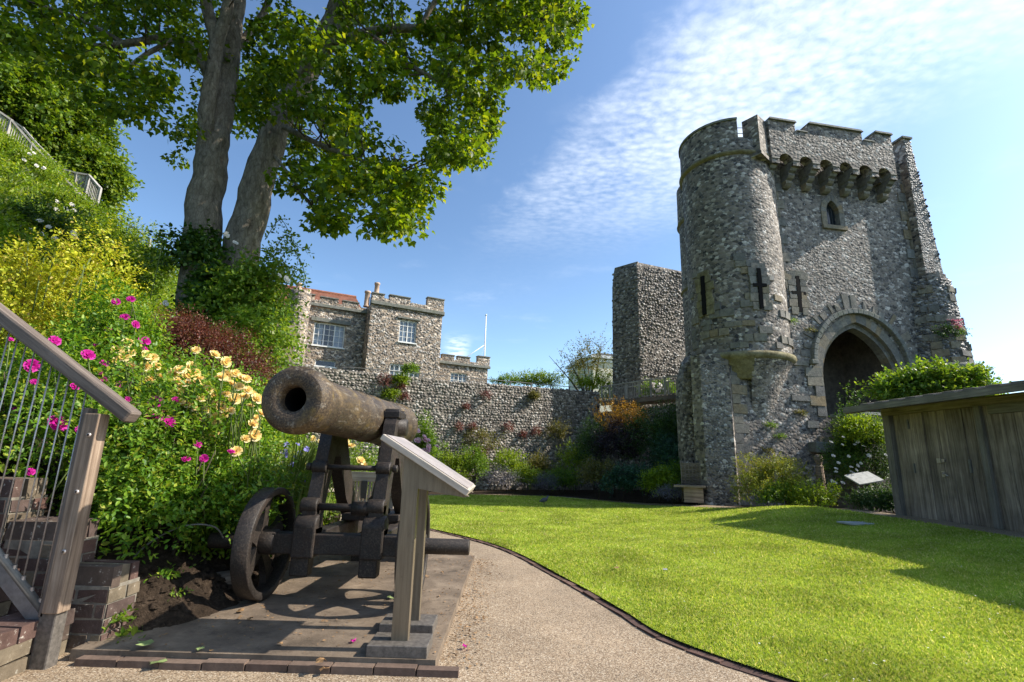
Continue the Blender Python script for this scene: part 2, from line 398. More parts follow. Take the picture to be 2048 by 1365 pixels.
MAT['yellowgreen'] = m_leaf('yellow_green_leaf', [(0, (.15, .20, .02)), (.5, (.30, .34, .03)), (.85, (.42, .42, .05)), (1, (.40, .30, .08))], (1.4, 1.3, .7), .35)
MAT['orange'] = m_leaf('amber_leaf', [(0, (.20, .12, .02)), (.5, (.45, .24, .03)), (1, (.62, .38, .05))], (1.2, 1.1, .6), .3)
MAT['olive'] = m_leaf('olive_leaf', [(0, (.09, .10, .02)), (.6, (.17, .17, .035)), (1, (.26, .20, .06))], TR, .3)
MAT['blade'] = m_leaf('iris_blade', [(0, (.10, .17, .03)), (.6, (.20, .27, .06)), (1, (.34, .36, .14))], (1.4, 1.4, .8), .35)
MAT['grass'] = m_leaf('grass_blade', [(0, (.23, .35, .038)), (.45, (.375, .475, .068)), (.80, (.50, .54, .11)), (1, (.74, .66, .32))], (1.3, 1.25, .7), .42, .6, .2, .40, 1.3)
MAT['valerian'] = m_leaf('valerian_red', [(0, (.16, .05, .04)), (.6, (.30, .09, .085)), (1, (.16, .14, .05))], (1.2, 1, 1), .3)
MAT['pinkleaf'] = m_leaf('valerian_pink', [(0, (.55, .10, .22)), (1, (.80, .25, .36))], (1.1, 1, 1), .3)
def m_petal(name, stops, tf=.35):
    return m_leaf(name, stops, (1.1, 1.05, 1.0), tf, .6, .2, .12, 40)
MAT['yellow_petal'] = m_petal('apricot_petal', [(0, (.84, .55, .13)), (.5, (.88, .68, .26)), (1, (.90, .80, .52))])
MAT['magenta_petal'] = m_petal('magenta_petal', [(0, (.36, .004, .16)), (.6, (.56, .012, .30)), (1, (.68, .05, .42))])
MAT['white_petal'] = m_petal('white_petal', [(0, (.74, .70, .68)), (1, (.88, .86, .82))])
MAT['pink_petal'] = m_petal('pale_pink_petal', [(0, (.70, .34, .46)), (1, (.85, .62, .68))])
MAT['blue_petal'] = m_petal('violet_blue_petal', [(0, (.22, .20, .62)), (1, (.38, .36, .80))])

# ------------------------------------------------------------------ mesh helpers
def link(name, me, parent=None):
    o = bpy.data.objects.new(name, me); COL.objects.link(o)
    if parent is not None: o.parent = parent
    return o
def thing(name, label, cat, loc=(0, 0, 0), rotz=0, group=None):
    o = bpy.data.objects.new(name, None); COL.objects.link(o)
    o.location = [float(x) for x in loc]; o.rotation_euler = (0, 0, rotz); o['label'] = label; o['category'] = cat
    o.empty_display_size = .2
    if group: o['group'] = group
    return o
def tag(o, label=None, cat=None, group=None, kind=None):
    if label: o['label'] = label
    if cat: o['category'] = cat
    if group: o['group'] = group
    if kind: o['kind'] = kind
    return o
class MB:
    def __init__(s): s.v = []; s.f = []; s.uv = []; s.mi = []; s.sm = []
    def add(s, vs, fs, uvs=None, m=0, smooth=False):
        b = len(s.v); s.v += [tuple(float(c) for c in p) for p in vs]
        for k, f in enumerate(fs):
            s.f.append([i + b for i in f]); s.mi.append(m); s.sm.append(smooth)
            s.uv.append(uvs[k] if uvs else None)
        return s
    def box(s, c, d, rot=None, m=0, taper=None, jit=0.):
        hx, hy, hz = d[0] / 2, d[1] / 2, d[2] / 2
        vs = []
        for z in (-1, 1):
            t = 1.0 if (taper is None or z < 0) else taper
            for x, y in ((-1, -1), (1, -1), (1, 1), (-1, 1)):
                p = Vector((x * hx * t, y * hy * t, z * hz))
                if jit: p += Vector((random.uniform(-jit, jit), random.uniform(-jit, jit), random.uniform(-jit, jit)))
                if rot is not None: p = rot @ p
                vs.append(p + Vector(c))
        return s.add(vs, [(0, 3, 2, 1), (4, 5, 6, 7), (0, 1, 5, 4), (1, 2, 6, 5), (2, 3, 7, 6), (3, 0, 4, 7)], None, m)
    def beam(s, p0, p1, wd, h, up=(0, 0, 1), m=0, taper=1.0):
        p0 = Vector(p0); p1 = Vector(p1); d = p1 - p0; L = d.length; d.normalize()
        sd = d.cross(Vector(up))
        if sd.length < 1e-4: sd = d.cross(Vector((0, 1, 0)))
        sd.normalize(); u = sd.cross(d); vs = []
        for p, t in ((p0, 1.), (p1, taper)):
            for a, b in ((-1, -1), (1, -1), (1, 1), (-1, 1)): vs.append(p + sd * a * wd / 2 * t + u * b * h / 2 * t)
        fs = [(0, 3, 2, 1), (4, 5, 6, 7), (0, 1, 5, 4), (1, 2, 6, 5), (2, 3, 7, 6), (3, 0, 4, 7)]
        o = random.random() * 5
        q = lambda a, b: [(o, a), (o, b), (o + L, b), (o + L, a)]
        uv = [[(o, 0), (o, h), (o + .02, h), (o + .02, 0)], [(o, 0), (o + .02, 0), (o + .02, h), (o, h)]] + [q(k * .31, k * .31 + (wd if k % 2 == 0 else h)) for k in range(4)]
        return s.add(vs, fs, uv, m)
    def tube(s, pts, rad, n=8, m=0, caps=True, smooth=True):
        pts = [Vector(p) for p in pts]; rad = [rad] * len(pts) if isinstance(rad, (int, float)) else rad
        vs = []; up = None; L = 0.; ls = []
        for i, p in enumerate(pts):
            t = (pts[min(i + 1, len(pts) - 1)] - pts[max(i - 1, 0)]).normalized()
            if up is None:
                up = t.orthogonal().normalized()
            up = (up - t * up.dot(t)); up = up.normalized() if up.length > 1e-6 else t.orthogonal().normalized()
            sd = t.cross(up)
            if i: L += (p - pts[i - 1]).length
            ls.append(L)
            for k in range(n):
                a = 2 * math.pi * k / n
                vs.append(p + (up * math.cos(a) + sd * math.sin(a)) * rad[i])
        fs = []; uv = []
        for i in range(len(pts) - 1):
            for k in range(n):
                k2 = (k + 1) % n
                fs.append((i * n + k, i * n + k2, (i + 1) * n + k2, (i + 1) * n + k))
                w0 = 2 * math.pi * rad[0] / n
                uv.append([(ls[i], k * w0), (ls[i], (k + 1) * w0), (ls[i + 1], (k + 1) * w0), (ls[i + 1], k * w0)])
        if caps:
            fs.append(tuple(range(n - 1, -1, -1))); uv.append([(0, 0)] * n)
            b = (len(pts) - 1) * n; fs.append(tuple(range(b, b + n))); uv.append([(0, 0)] * n)
        s.add(vs, fs, uv, m, smooth)
        return s
    def lathe(s, prof, n, o=(0, 0, 0), ax=(0, 0, 1), x0=None, a0=0., a1=2 * math.pi, m=0, smooth=True):
        o = Vector(o); ax = Vector(ax).normalized(); x = Vector(x0).normalized() if x0 else ax.orthogonal().normalized(); y = ax.cross(x)
        full = abs(a1 - a0 - 2 * math.pi) < 1e-5; nn = n if full else n + 1
        vs = []; fs = []; uv = []
        for r, z in prof:
            for k in range(nn):
                a = a0 + (a1 - a0) * k / n; vs.append(o + ax * z + (x * math.cos(a) + y * math.sin(a)) * r)
        for i in range(len(prof) - 1):
            R = max(prof[i][0], .01); zl = prof[i][1]; zh = prof[i + 1][1]
            if abs(zh - zl) < 1e-6: zh = zl + abs(prof[i + 1][0] - prof[i][0])
            for k in range(n):
                k2 = (k + 1) % nn
                if not full: k2 = k + 1
                fs.append((i * nn + k, i * nn + k2, (i + 1) * nn + k2, (i + 1) * nn + k))
                ua = R * (a0 + (a1 - a0) * k / n); ub = R * (a0 + (a1 - a0) * (k + 1) / n)
                uv.append([(ua, zl), (ub, zl), (ub, zh), (ua, zh)])
        return s.add(vs, fs, uv, m, smooth)
    def prism(s, poly, depth, o, x, y, m=0, holes=(), back=True, side_m=None):
        o = Vector(o); x = Vector(x).normalized(); y = Vector(y).normalized(); n = x.cross(y)
        side_m = m if side_m is None else side_m
        loops = [list(poly)] + [list(h) for h in holes]; flat = [p for l in loops for p in l]
        tris = tessellate_polygon([[Vector((p[0], p[1], 0)) for p in l] for l in loops])
        P = lambda p, dd: o + x * p[0] + y * p[1] + n * dd
        fv = [P(p, 0) for p in flat]; bv = [P(p, -depth) for p in flat]; N = len(flat)
        fs = []
        for t in tris:
            a, b, c = (Vector((*flat[i], 0)) for i in t)
            if (b - a).cross(c - a).z < 0: t = (t[0], t[2], t[1])
            fs.append(tuple(t))
        s.add(fv, fs, None, m)
        if back: s.add(bv, [tuple(reversed(t)) for t in fs], None, m)
        b0 = 0
        for l in loops:
            k = len(l); ar = sum(l[i][0] * l[(i + 1) % k][1] - l[(i + 1) % k][0] * l[i][1] for i in range(k))
            first = (l is loops[0]); ccw = ar > 0
            for i in range(k):
                j = (i + 1) % k; q = [fv[b0 + i], fv[b0 + j], bv[b0 + j], bv[b0 + i]]
                if ccw == first: q = [q[1], q[0], q[3], q[2]]
                s.add(q, [(0, 1, 2, 3)], None, side_m)
            b0 += k
        return s
    def build(s, name, mats, parent=None, bevel=0., loc=None, shade=None):
        me = bpy.data.meshes.new(name); me.from_pydata(s.v, [], s.f)
        for mm in (mats if isinstance(mats, (list, tuple)) else [mats]): me.materials.append(MAT[mm])
        me.polygons.foreach_set('material_index', s.mi); me.polygons.foreach_set('use_smooth', s.sm)
        ul = me.uv_layers.new(name='UVMap'); arr = np.zeros((len(me.loops), 2), dtype=np.float32)
        for p, uv in zip(me.polygons, s.uv):
            if uv is None:
                nn = p.normal
                if abs(nn.z) > .75: tx, ty = Vector((1, 0, 0)), Vector((0, 1, 0))
                else:
                    tx = Vector((0, 0, 1)).cross(nn).normalized(); ty = Vector((0, 0, 1))
                for li in p.loop_indices:
                    q = me.vertices[me.loops[li].vertex_index].co; arr[li] = (q.dot(tx), q.dot(ty))
            else:
                for li, t in zip(p.loop_indices, uv): arr[li] = t
        ul.data.foreach_set('uv', arr.ravel())
        me.update()
        o = link(name, me, parent)
        if loc is not None: o.location = [float(c) for c in loc]
        if bevel:
            b = o.modifiers.new('bevel', 'BEVEL'); b.width = bevel; b.segments = 2; b.limit_method = 'ANGLE'; b.angle_limit = math.radians(40)
        return o

def np_mesh(name, co, faces, mats, parent=None, midx=None, smooth=False):
    """co (n,3); faces (m,k) int array or list of arrays."""
    fl = faces if isinstance(faces, list) else [faces]
    me = bpy.data.meshes.new(name)
    me.vertices.add(len(co)); me.vertices.foreach_set('co', np.ascontiguousarray(co, dtype=np.float32).ravel())
    vi = np.concatenate([f.ravel() for f in fl]).astype(np.int32)
    tot = np.concatenate([np.full(len(f), f.shape[1], dtype=np.int32) for f in fl])
    st = np.concatenate([[0], np.cumsum(tot)[:-1]]).astype(np.int32)
    me.loops.add(len(vi)); me.loops.foreach_set('vertex_index', vi)
    me.polygons.add(len(tot)); me.polygons.foreach_set('loop_start', st)
    for mm in (mats if isinstance(mats, (list, tuple)) else [mats]): me.materials.append(MAT[mm])
    if midx is not None: me.polygons.foreach_set('material_index', np.asarray(midx, dtype=np.int32))
    if smooth: me.polygons.foreach_set('use_smooth', np.ones(len(tot), dtype=bool))
    me.update(calc_edges=True)
    me.validate()
    return link(name, me, parent)

def nrm(a): return a / np.maximum(np.linalg.norm(a, axis=-1, keepdims=True), 1e-9)
OVAL = (np.array([[0, 0, 0], [.3, -.22, .05], [.65, -.2, .05], [1, 0, -.03], [.65, .2, .05], [.3, .22, .05]]), np.array([[0, 1, 2, 3], [0, 3, 4, 5]]))
NARROW = (np.array([[0, 0, 0], [.35, -.11, .03], [.7, -.09, .02], [1, 0, -.06], [.7, .09, .02], [.35, .11, .03]]), np.array([[0, 1, 2, 3], [0, 3, 4, 5]]))
MAPLE = (np.array([[0, 0, 0], [.04, -.30, .02], [.30, -.27, .05], [.36, -.52, -.02], [.56, -.24, .05], [1.0, 0, -.08], [.56, .24, .05], [.36, .52, -.02], [.30, .27, .05], [.04, .30, .02]]),
         np.array([[0, 1, 2, 3], [0, 3, 4, 5], [0, 5, 6, 7], [0, 7, 8, 9]]))
BLADE = (np.array([[0, -.5, 0], [0, .5, 0], [.6, .35, .12], [.6, -.35, .12], [1, 0, .4]]), None)

def leaves(name, P, D, N, Sz, tmpl, mat, parent=None, wid=1.0, rs=RS):
    D = nrm(D); Sd = nrm(np.cross(N, D)); N2 = np.cross(D, Sd)
    tv, tf = tmpl; k = len(tv)
    Sz = np.asarray(Sz).reshape(-1, 1)
    ang = rs.normal(0, .25, len(P))[:, None]
    co = np.empty((len(P), k, 3), dtype=np.float32)
    fold = rs.uniform(.3, 1.8, (len(P), 1))
    for i in range(k):
        co[:, i] = P + Sz * (D * tv[i, 0] + Sd * tv[i, 1] * wid + N2 * (tv[i, 2] * fold + ang * tv[i, 1] * .3))
    f = (tf[None] + (np.arange(len(P)) * k)[:, None, None]).reshape(-1, tf.shape[1])
    return np_mesh(name, co.reshape(-1, 3), f, mat, parent)

def sprig_leaves(B, dirs, L, nl, size, rs, droop=.15, up=.6, open_=.8):
    """leaves along twigs: B (m,3) twig bases, dirs (m,3)."""
    m = len(B); dirs = nrm(dirs)
    ref = nrm(np.cross(dirs, rs.normal(0, 1, (m, 3)))); ref2 = np.cross(dirs, ref)
    Ps, Ds, Ns, Ss = [], [], [], []
    L = np.broadcast_to(np.asarray(L, dtype=float), (m,))
    ph = rs.uniform(0, 6.28, m)
    for j in range(nl):
        t = (j + .6) / nl
        a = ph + j * 2.4
        side = ref * np.cos(a)[:, None] + ref2 * np.sin(a)[:, None]
        pos = B + dirs * (L * t)[:, None] + np.array([0, 0, -1]) * (droop * L * t * t)[:, None]
        o = open_ * (1 - .5 * t)
        D = dirs * (1 - o) + side * o + rs.normal(0, .22, (m, 3)); D[:, 2] -= .12
        N = dirs * .5 + np.array([0, 0, up]) + rs.normal(0, .38, (m, 3))
        Ps.append(pos); Ds.append(D); Ns.append(N); Ss.append(size * rs.uniform(.6, 1.25, m) * (1 - .35 * t))
    return np.concatenate(Ps), np.concatenate(Ds), np.concatenate(Ns), np.concatenate(Ss)

def lumpy(U, rs, amp=.25, k=5, fr=2.6):
    r = np.ones(len(U))
    for _ in range(k):
        wv = rs.normal(0, fr, 3); r += amp / math.sqrt(k) * np.sin(U @ wv + rs.uniform(0, 6.28)) * 1.4
    return r
def unit(m, rs):
    return nrm(rs.normal(0, 1, (m, 3)))

def crown_pts(m, rad, rs, amp=.25, inner=.35, bottom=-.6):
    U = unit(int(m * 1.8), rs); U = U[U[:, 2] > bottom][:m]
    r = rs.uniform(inner ** 2, 1, len(U)) ** .5 * lumpy(U, rs, amp)
    return U * r[:, None] * np.array(rad), U

def shrub(name, label, cat, base, rad, n, L, nl, size, mat, tmpl=OVAL, group=None, seed=0, up=.45, amp=.25, stems=6, mid=None, parent_parts=True, wid=1.0, inner=.35, droop=.15, spread=.45):
    """plant at base (x,y,z); crown ellipsoid centred at height mid."""
    rs = np.random.RandomState(seed + 11)
    t = thing(name, label, cat, base, 0, group)
    mid = rad[2] * .9 if mid is None else mid
    P, U = crown_pts(n, rad, rs, amp, inner)
    P = P + np.array([0, 0, mid])
    P[:, 2] = np.maximum(P[:, 2], .02 + rs.uniform(0, .08, len(P)))
    D = U * .7 + np.array([0, 0, up]) + rs.normal(0, spread, P.shape)
    l = sprig_leaves(P, D, L * rs.uniform(.6, 1.3, len(P)), nl, size, rs, droop)
    leaves('foliage', *l, tmpl, mat, t, wid, rs)
    if stems:
        b = MB()
        for k in range(stems):
            a = rs.uniform(0, 6.28); q = rs.uniform(.25, .8)
            e = Vector((math.cos(a) * rad[0] * q, math.sin(a) * rad[1] * q, mid + rad[2] * rs.uniform(.1, .7)))
            s0 = Vector((math.cos(a) * rad[0] * .12, math.sin(a) * rad[1] * .12, -.05))
            md = s0.lerp(e, .5) + Vector((0, 0, rad[2] * .12))
            b.tube([s0, md, e], [max(.006, size * .14), max(.005, size * .11), .003], 5)
        b.build('stem', 'twig', t)
    return t, P, U, mid, rs

def spline(pts, n=6):
    P = [Vector(p) for p in pts]; o = []
    for i in range(len(P) - 1):
        p0 = P[max(i - 1, 0)]; p1 = P[i]; p2 = P[i + 1]; p3 = P[min(i + 2, len(P) - 1)]
        for k in range(n):
            t = k / n
            o.append(.5 * ((2 * p1) + (p2 - p0) * t + (2 * p0 - 5 * p1 + 4 * p2 - p3) * t * t + (3 * p1 - p0 - 3 * p2 + p3) * t ** 3))
    return o + [P[-1]]
def lerp_list(v, n):
    o = []
    for i in range(len(v) - 1):
        for k in range(n): o.append(v[i] + (v[i + 1] - v[i]) * k / n)
    return o + [v[-1]]

# half-embedded flints: P (n,3) centres, T tangent, N normal
_dome = [(0, 0, 1.0)] + [(math.cos(a) * .62, math.sin(a) * .62, .78) for a in np.arange(7) * 2 * math.pi / 7] + [(math.cos(a), math.sin(a), .05) for a in (np.arange(7) + .5) * 2 * math.pi / 7]
DOME_V = np.array(_dome)
DOME_T = np.array([[0, 1 + k, 1 + (k + 1) % 7] for k in range(7)])
DOME_Q = np.array([[1 + k, 8 + k, 8 + (k + 1) % 7, 1 + (k + 1) % 7] for k in range(7)])
DOME_Q = np.array([[1 + k, 8 + (k - 1) % 7, 8 + k, 1 + (k + 1) % 7] for k in range(7)])
def cobbles(name, P, T, N, sz, mat, parent, rs, flat=.5, asp=(.75, 1.5)):
    n = len(P); B = np.cross(N, T)
    a = rs.uniform(-.5, .5, n)[:, None]
    T2 = T * np.cos(a) + B * np.sin(a); B2 = -T * np.sin(a) + B * np.cos(a)
    sx = (sz * rs.uniform(asp[0], asp[1], n))[:, None]; sy = (sz * rs.uniform(.75, 1.05, n))[:, None]; sh = (sz * flat * rs.uniform(.6, 1.3, n))[:, None]
    k = len(DOME_V); co = np.empty((n, k, 3), dtype=np.float32)
    for i in range(k):
        j = rs.uniform(.82, 1.18, (n, 1))
        co[:, i] = P + T2 * DOME_V[i, 0] * sx * j + B2 * DOME_V[i, 1] * sy * j + N * (DOME_V[i, 2] * sh - .01) 
    off = (np.arange(n) * k)[:, None, None]
    ft = (DOME_T[None] + off).reshape(-1, 3); fq = (DOME_Q[None] + off).reshape(-1, 4)
    return np_mesh(name, co.reshape(-1, 3), [ft, fq], mat, parent, smooth=True)
def courses(u0, u1, v0, v1, h, wd, rs, test=None, jit=.25, rag=1.0):
    us, vs = [], []
    r = 0; v = v0
    while v < v1:
        u = u0 + rs.uniform(0, wd); x = []
        while u < u1:
            x.append(u); u += wd * rs.uniform(.7, 1.35)
        x = np.array(x)
        if len(x):
            us.append(x); vs.append(v + rs.normal(0, jit * h, len(x)) + .02 * np.sin(x * 1.3 + r))
        v += h; r += 1
    u = np.concatenate(us); v = np.concatenate(vs)
    if test is not None:
        k = test(u, v); u, v = u[k], v[k]
    return u, v
def in_poly(u, v, poly):
    r = np.zeros(len(u), dtype=bool); n = len(poly)
    for i in range(n):
        x0, y0 = poly[i]; x1, y1 = poly[(i + 1) % n]
        if y0 == y1: continue
        c = ((y0 > v) != (y1 > v)) & (u < (x1 - x0) * (v - y0) / (y1 - y0) + x0)
        r ^= c
    return r

def join_into(dst, *objs):
    """merge meshes of objs into dst (same parent) so a surface pattern stays in its part's mesh."""
    bm = bmesh.new(); mats = list(dst.data.materials)
    bm.from_mesh(dst.data)
    for o in objs:
        idx = {}
        for i, mm in enumerate(o.data.materials):
            if mm not in mats: mats.append(mm); dst.data.materials.append(mm)
            idx[i] = mats.index(mm)
        nf = len(bm.faces); bm.from_mesh(o.data); bm.faces.ensure_lookup_table()
        for f in bm.faces[nf:]: f.material_index = idx[f.material_index]
        me = o.data; bpy.data.objects.remove(o); bpy.data.meshes.remove(me)
    bm.to_mesh(dst.data); bm.free(); dst.data.update()
    return dst

# ================================================================== THE SETTING
def sm(x, a, b):
    t = np.clip((np.asarray(x, dtype=float) - a) / (b - a), 0, 1); return t * t * (3 - 2 * t)
def hz(x, y):
    """lawn and path level"""
    return .24 * sm(x, 2.0, 6.3) * (1 - sm(y, 10.2, 13.2)) - .21 * sm(y, 5.5, 12.5) * (1 - sm(x, 3.5, 6.0))
def bank(x, y):
    x = np.asarray(x, float); y = np.asarray(y, float)
    b = .30 * np.clip(-x - 1.95, 0, 3.2) * (1 - .6 * sm(y, 11, 15))
    h = .82 * np.clip(-x - 4.6 - .95 * sm(y, 9, 18), 0, 40) * (.72 + .28 * sm(y, 8, 18)) * (1 - sm(y, 20.5, 29) * .75)
    n = .06 * np.sin(x * 3.1 + y * 1.7) * np.sin(y * 2.3 - x) + .03 * np.sin(x * 9 + 1) * np.sin(y * 8)
    return b + h + n * sm(-x, 2.0, 3.0)

bm_ = MB(); bm_.add([(-600, -300, -.6), (600, -300, -.6), (600, 1200, -.6), (-600, 1200, -.6)], [(0, 1, 2, 3)])
tag(bm_.build('ground', 'bank'), kind='structure')

def sheet(name, poly, step, off, mat, zf=hz):
    bm = bmesh.new(); vs = [bm.verts.new((p[0], p[1], 0)) for p in poly]; bm.faces.new(vs)
    xs = [p[0] for p in poly]; ys = [p[1] for p in poly]
    for a, lo, hi in ((0, min(xs), max(xs)), (1, min(ys), max(ys))):
        x = lo + step
        while x < hi:
            nn = (1, 0, 0) if a == 0 else (0, 1, 0); co = (x, 0, 0) if a == 0 else (0, x, 0)
            bmesh.ops.bisect_plane(bm, geom=bm.verts[:] + bm.edges[:] + bm.faces[:], plane_co=co, plane_no=nn); x += step
    for v in bm.verts: v.co.z = float(zf(v.co.x, v.co.y)) + off
    bmesh.ops.recalc_face_normals(bm, faces=bm.faces)
    for f in bm.faces:
        f.smooth = True
        if f.normal.z < 0: f.normal_flip()
    me = bpy.data.meshes.new(name); bm.to_mesh(me); bm.free(); me.materials.append(MAT[mat])
    return tag(link(name, me), kind='structure')
def curve2(pts, n=8):
    return [(p.x, p.y) for p in spline([(a, b, 0) for a, b in pts], n)]
EDGE_L = curve2([(6.0, -2.0), (3.6, .6), (2.2, 1.9), (1.42, 2.71), (.98, 3.3), (.82, 3.84), (.55, 4.7), (-.08, 6.41), (-1.08, 8.05), (-2.1, 9.6), (-2.9, 11.6), (-3.3, 14.2), (-3.0, 16.0), (-2.2, 17.0)])
EDGE_F = curve2([(-2.2, 17.0), (-.3, 17.8), (1.7, 17.6), (3.2, 16.2), (4.5, 14.3), (5.5, 12.6), (6.05, 11.0), (6.25, 9.4), (6.2, 7.6), (6.1, 5.5), (6.0, 2.0), (6.0, -2.0)])
LAWN = EDGE_L + EDGE_F[1:-1]
sheet('lawn', LAWN, .4, 0.0, 'lawn')
sheet('gravel_path', [(-2.3, -2), (7.0, -2), (7.0, 11), (5.7, 13.4), (5.0, 14.6), (3.7, 16.8), (1.9, 18.3), (-.4, 18.5), (-2.6, 17.6), (-3.8, 16.0), (-4.1, 14.0), (-3.7, 11.4), (-2.9, 9.4), (-2.1, 8.2), (-1.9, 5.0), (-2.3, 3.2)], .5, -.022, 'gravel')
sheet('flower_bed', [(-9, 8), (12, 8), (12, 24), (-9, 24)], .8, -.06, 'soil', lambda x, y: hz(x, y) + .06 * sm(y, 18.0, 19.2))
# bank of soil on the left rising into the castle mound
def grid_sheet(name, x0, x1, nx, y0, y1, ny, zf, mat):
    X, Y = np.meshgrid(np.linspace(x0, x1, nx), np.linspace(y0, y1, ny)); Z = zf(X, Y)
    co = np.stack([X, Y, Z], -1).reshape(-1, 3); i = np.arange(ny - 1)[:, None] * nx + np.arange(nx - 1)[None]
    f = np.stack([i, i + 1, i + nx + 1, i + nx], -1).reshape(-1, 4)
    return tag(np_mesh(name, co, f, mat, smooth=True), kind='structure')
def soil_z(x, y):
    n = .02 * np.sin(x * 23 + y * 11) * np.sin(y * 19 - x * 7) + .012 * np.sin(x * 51) * np.sin(y * 47)
    edge = -1.86 + .12 * np.sin(y * 2.1) - .25 * sm(y, 3.3, 2.85)
    return .45 * np.clip(edge - x, -.3, 3.0) * (1 - .4 * sm(y, 8, 12)) + n + .03 + .05 * sm(edge - x, 0, .25)
grid_sheet('planting_soil', -5.2, -1.55, 90, 2.9, 9.5, 150, soil_z, 'soil')
grid_sheet('castle_mound', -44, -3.0, 90, 3.5, 34, 80, lambda x, y: bank(x, y) - .15, 'bank')
# raised terrace held by the flint wall
PHW = math.radians(23)
WO = Vector((0, 17.6, 0)); WA = Vector((math.cos(PHW), math.sin(PHW), 0)); WB = Vector((-math.sin(PHW), math.cos(PHW), 0))
FARK = 1.2
CV = Vector(CAM.tolist())
def far(o, k=1.2):
    o.location = CV + (Vector(o.location) - CV) * k; o.scale = (k, k, k); return o
def wl(a, b, z): return CV + (WO + WA * a + WB * b + Vector((0, 0, z)) - CV) * FARK
tb = MB(); tb.add([wl(-12, .3, 3.3), wl(3.7, .3, 3.3), wl(3.9, 6, 3.3), wl(9, 12, 3.3), wl(40, 60, 3.3), wl(-60, 60, 3.3)], [(0, 1, 2, 3, 4, 5)])
tag(tb.build('terrace', 'bank'), kind='structure')

# ---- real grass blades on the lawn
def lawn_grass():
    rs = np.random.RandomState(3); n = 1000000
    # sample with density falling with distance
    r = 2.2 + (18.6 - 2.2) * rs.uniform(0, 1, n) ** 1.9
    th = rs.uniform(math.radians(12), math.radians(114), n)
    x, y = r * np.cos(th), r * np.sin(th)
    k = in_poly(x, y, LAWN) & (np.abs(x) < y * 1.6 + 1.6); x, y, r = x[k], y[k], r[k]
    z = hz(x, y) - .004
    P = np.stack([x, y, z], -1); n = len(P)
    patch = .5 + .5 * np.sin(x * 2.1 + 1.3 * np.sin(y * 1.7)) * np.sin(y * 2.6 + np.sin(x * 3))
    D = np.stack([rs.normal(0, .55, n), rs.normal(0, .55, n), np.ones(n)], -1)
    N = np.stack([rs.normal(0, 1, n), rs.normal(0, 1, n), np.zeros(n)], -1)
    s = rs.uniform(.010, .026, n) * (.8 + .35 * patch) * (1 + .05 * r)
    D = nrm(D); Sd = nrm(np.cross(N, D)); wdt = (.0009 + .00052 * r)[:, None] * rs.uniform(.7, 1.3, (n, 1)); s = s[:, None]
    b = nrm(np.stack([rs.normal(0, 1, n), rs.normal(0, 1, n), np.zeros(n)], -1))
    co = np.stack([P - Sd * wdt, P + Sd * wdt, P + D * s * .65 + Sd * wdt * .7 + b * s * .12, P + D * s + b * s * .4, P + D * s * .65 - Sd * wdt * .7 + b * s * .12], 1)
    f = (np.arange(5)[None] + (np.arange(n) * 5)[:, None])
    o = np_mesh('grass', co.reshape(-1, 3), f, 'grass'); tag(o, 'short mown lawn grass lit yellow green', 'grass', kind='stuff')
lawn_grass()
def daisies():
    rs = np.random.RandomState(44); n = 2600; x = rs.uniform(.8, 6, n); y = rs.uniform(2.6, 12, n)
    k = in_poly(x, y, LAWN) & (np.sin(x * 1.9 + 1) * np.sin(y * 1.3 + x) + rs.normal(0, .5, n) > .55); x, y = x[k], y[k]; n = len(x)
    P = np.stack([x, y, hz(x, y) + .024], -1); D = nrm(np.stack([rs.normal(0, 1, n), rs.normal(0, 1, n), np.zeros(n)], -1)); N = np.stack([rs.normal(0, .3, n), rs.normal(0, .3, n), np.ones(n)], -1)
    o = leaves('daisies', P, D, N, rs.uniform(.007, .013, n), OVAL, 'white_petal', None, 2.2, rs); tag(o, 'tiny white daisies sprinkled through the lawn', 'daisies', kind='stuff')
    rs = np.random.RandomState(45); n = 5200; x = rs.uniform(-2.5, 6, n); y = rs.uniform(2.6, 12, n); k = in_poly(x, y, LAWN) & (np.sin(x * 1.1 + 2) * np.sin(y * 1.7 + x * .6) + rs.normal(0, .35, n) > .5); x, y = x[k], y[k]; n = len(x)
    P = np.stack([x, y, hz(x, y) + .012], -1); D = nrm(np.stack([rs.normal(0, 1, n), rs.normal(0, 1, n), rs.uniform(0, .6, n)], -1)); N = np.stack([rs.normal(0, .5, n), rs.normal(0, .5, n), np.ones(n)], -1)
    o = leaves('dry_clippings', P, D, N, rs.uniform(.02, .05, n), NARROW, 'straw', None, .5, rs); tag(o, 'straw coloured dry clippings lying in patches on the lawn', 'grass clippings', kind='stuff')
MAT['straw'] = m_plain('dry_straw', (.50, .42, .20), .8, 0, 5, .3)
daisies()

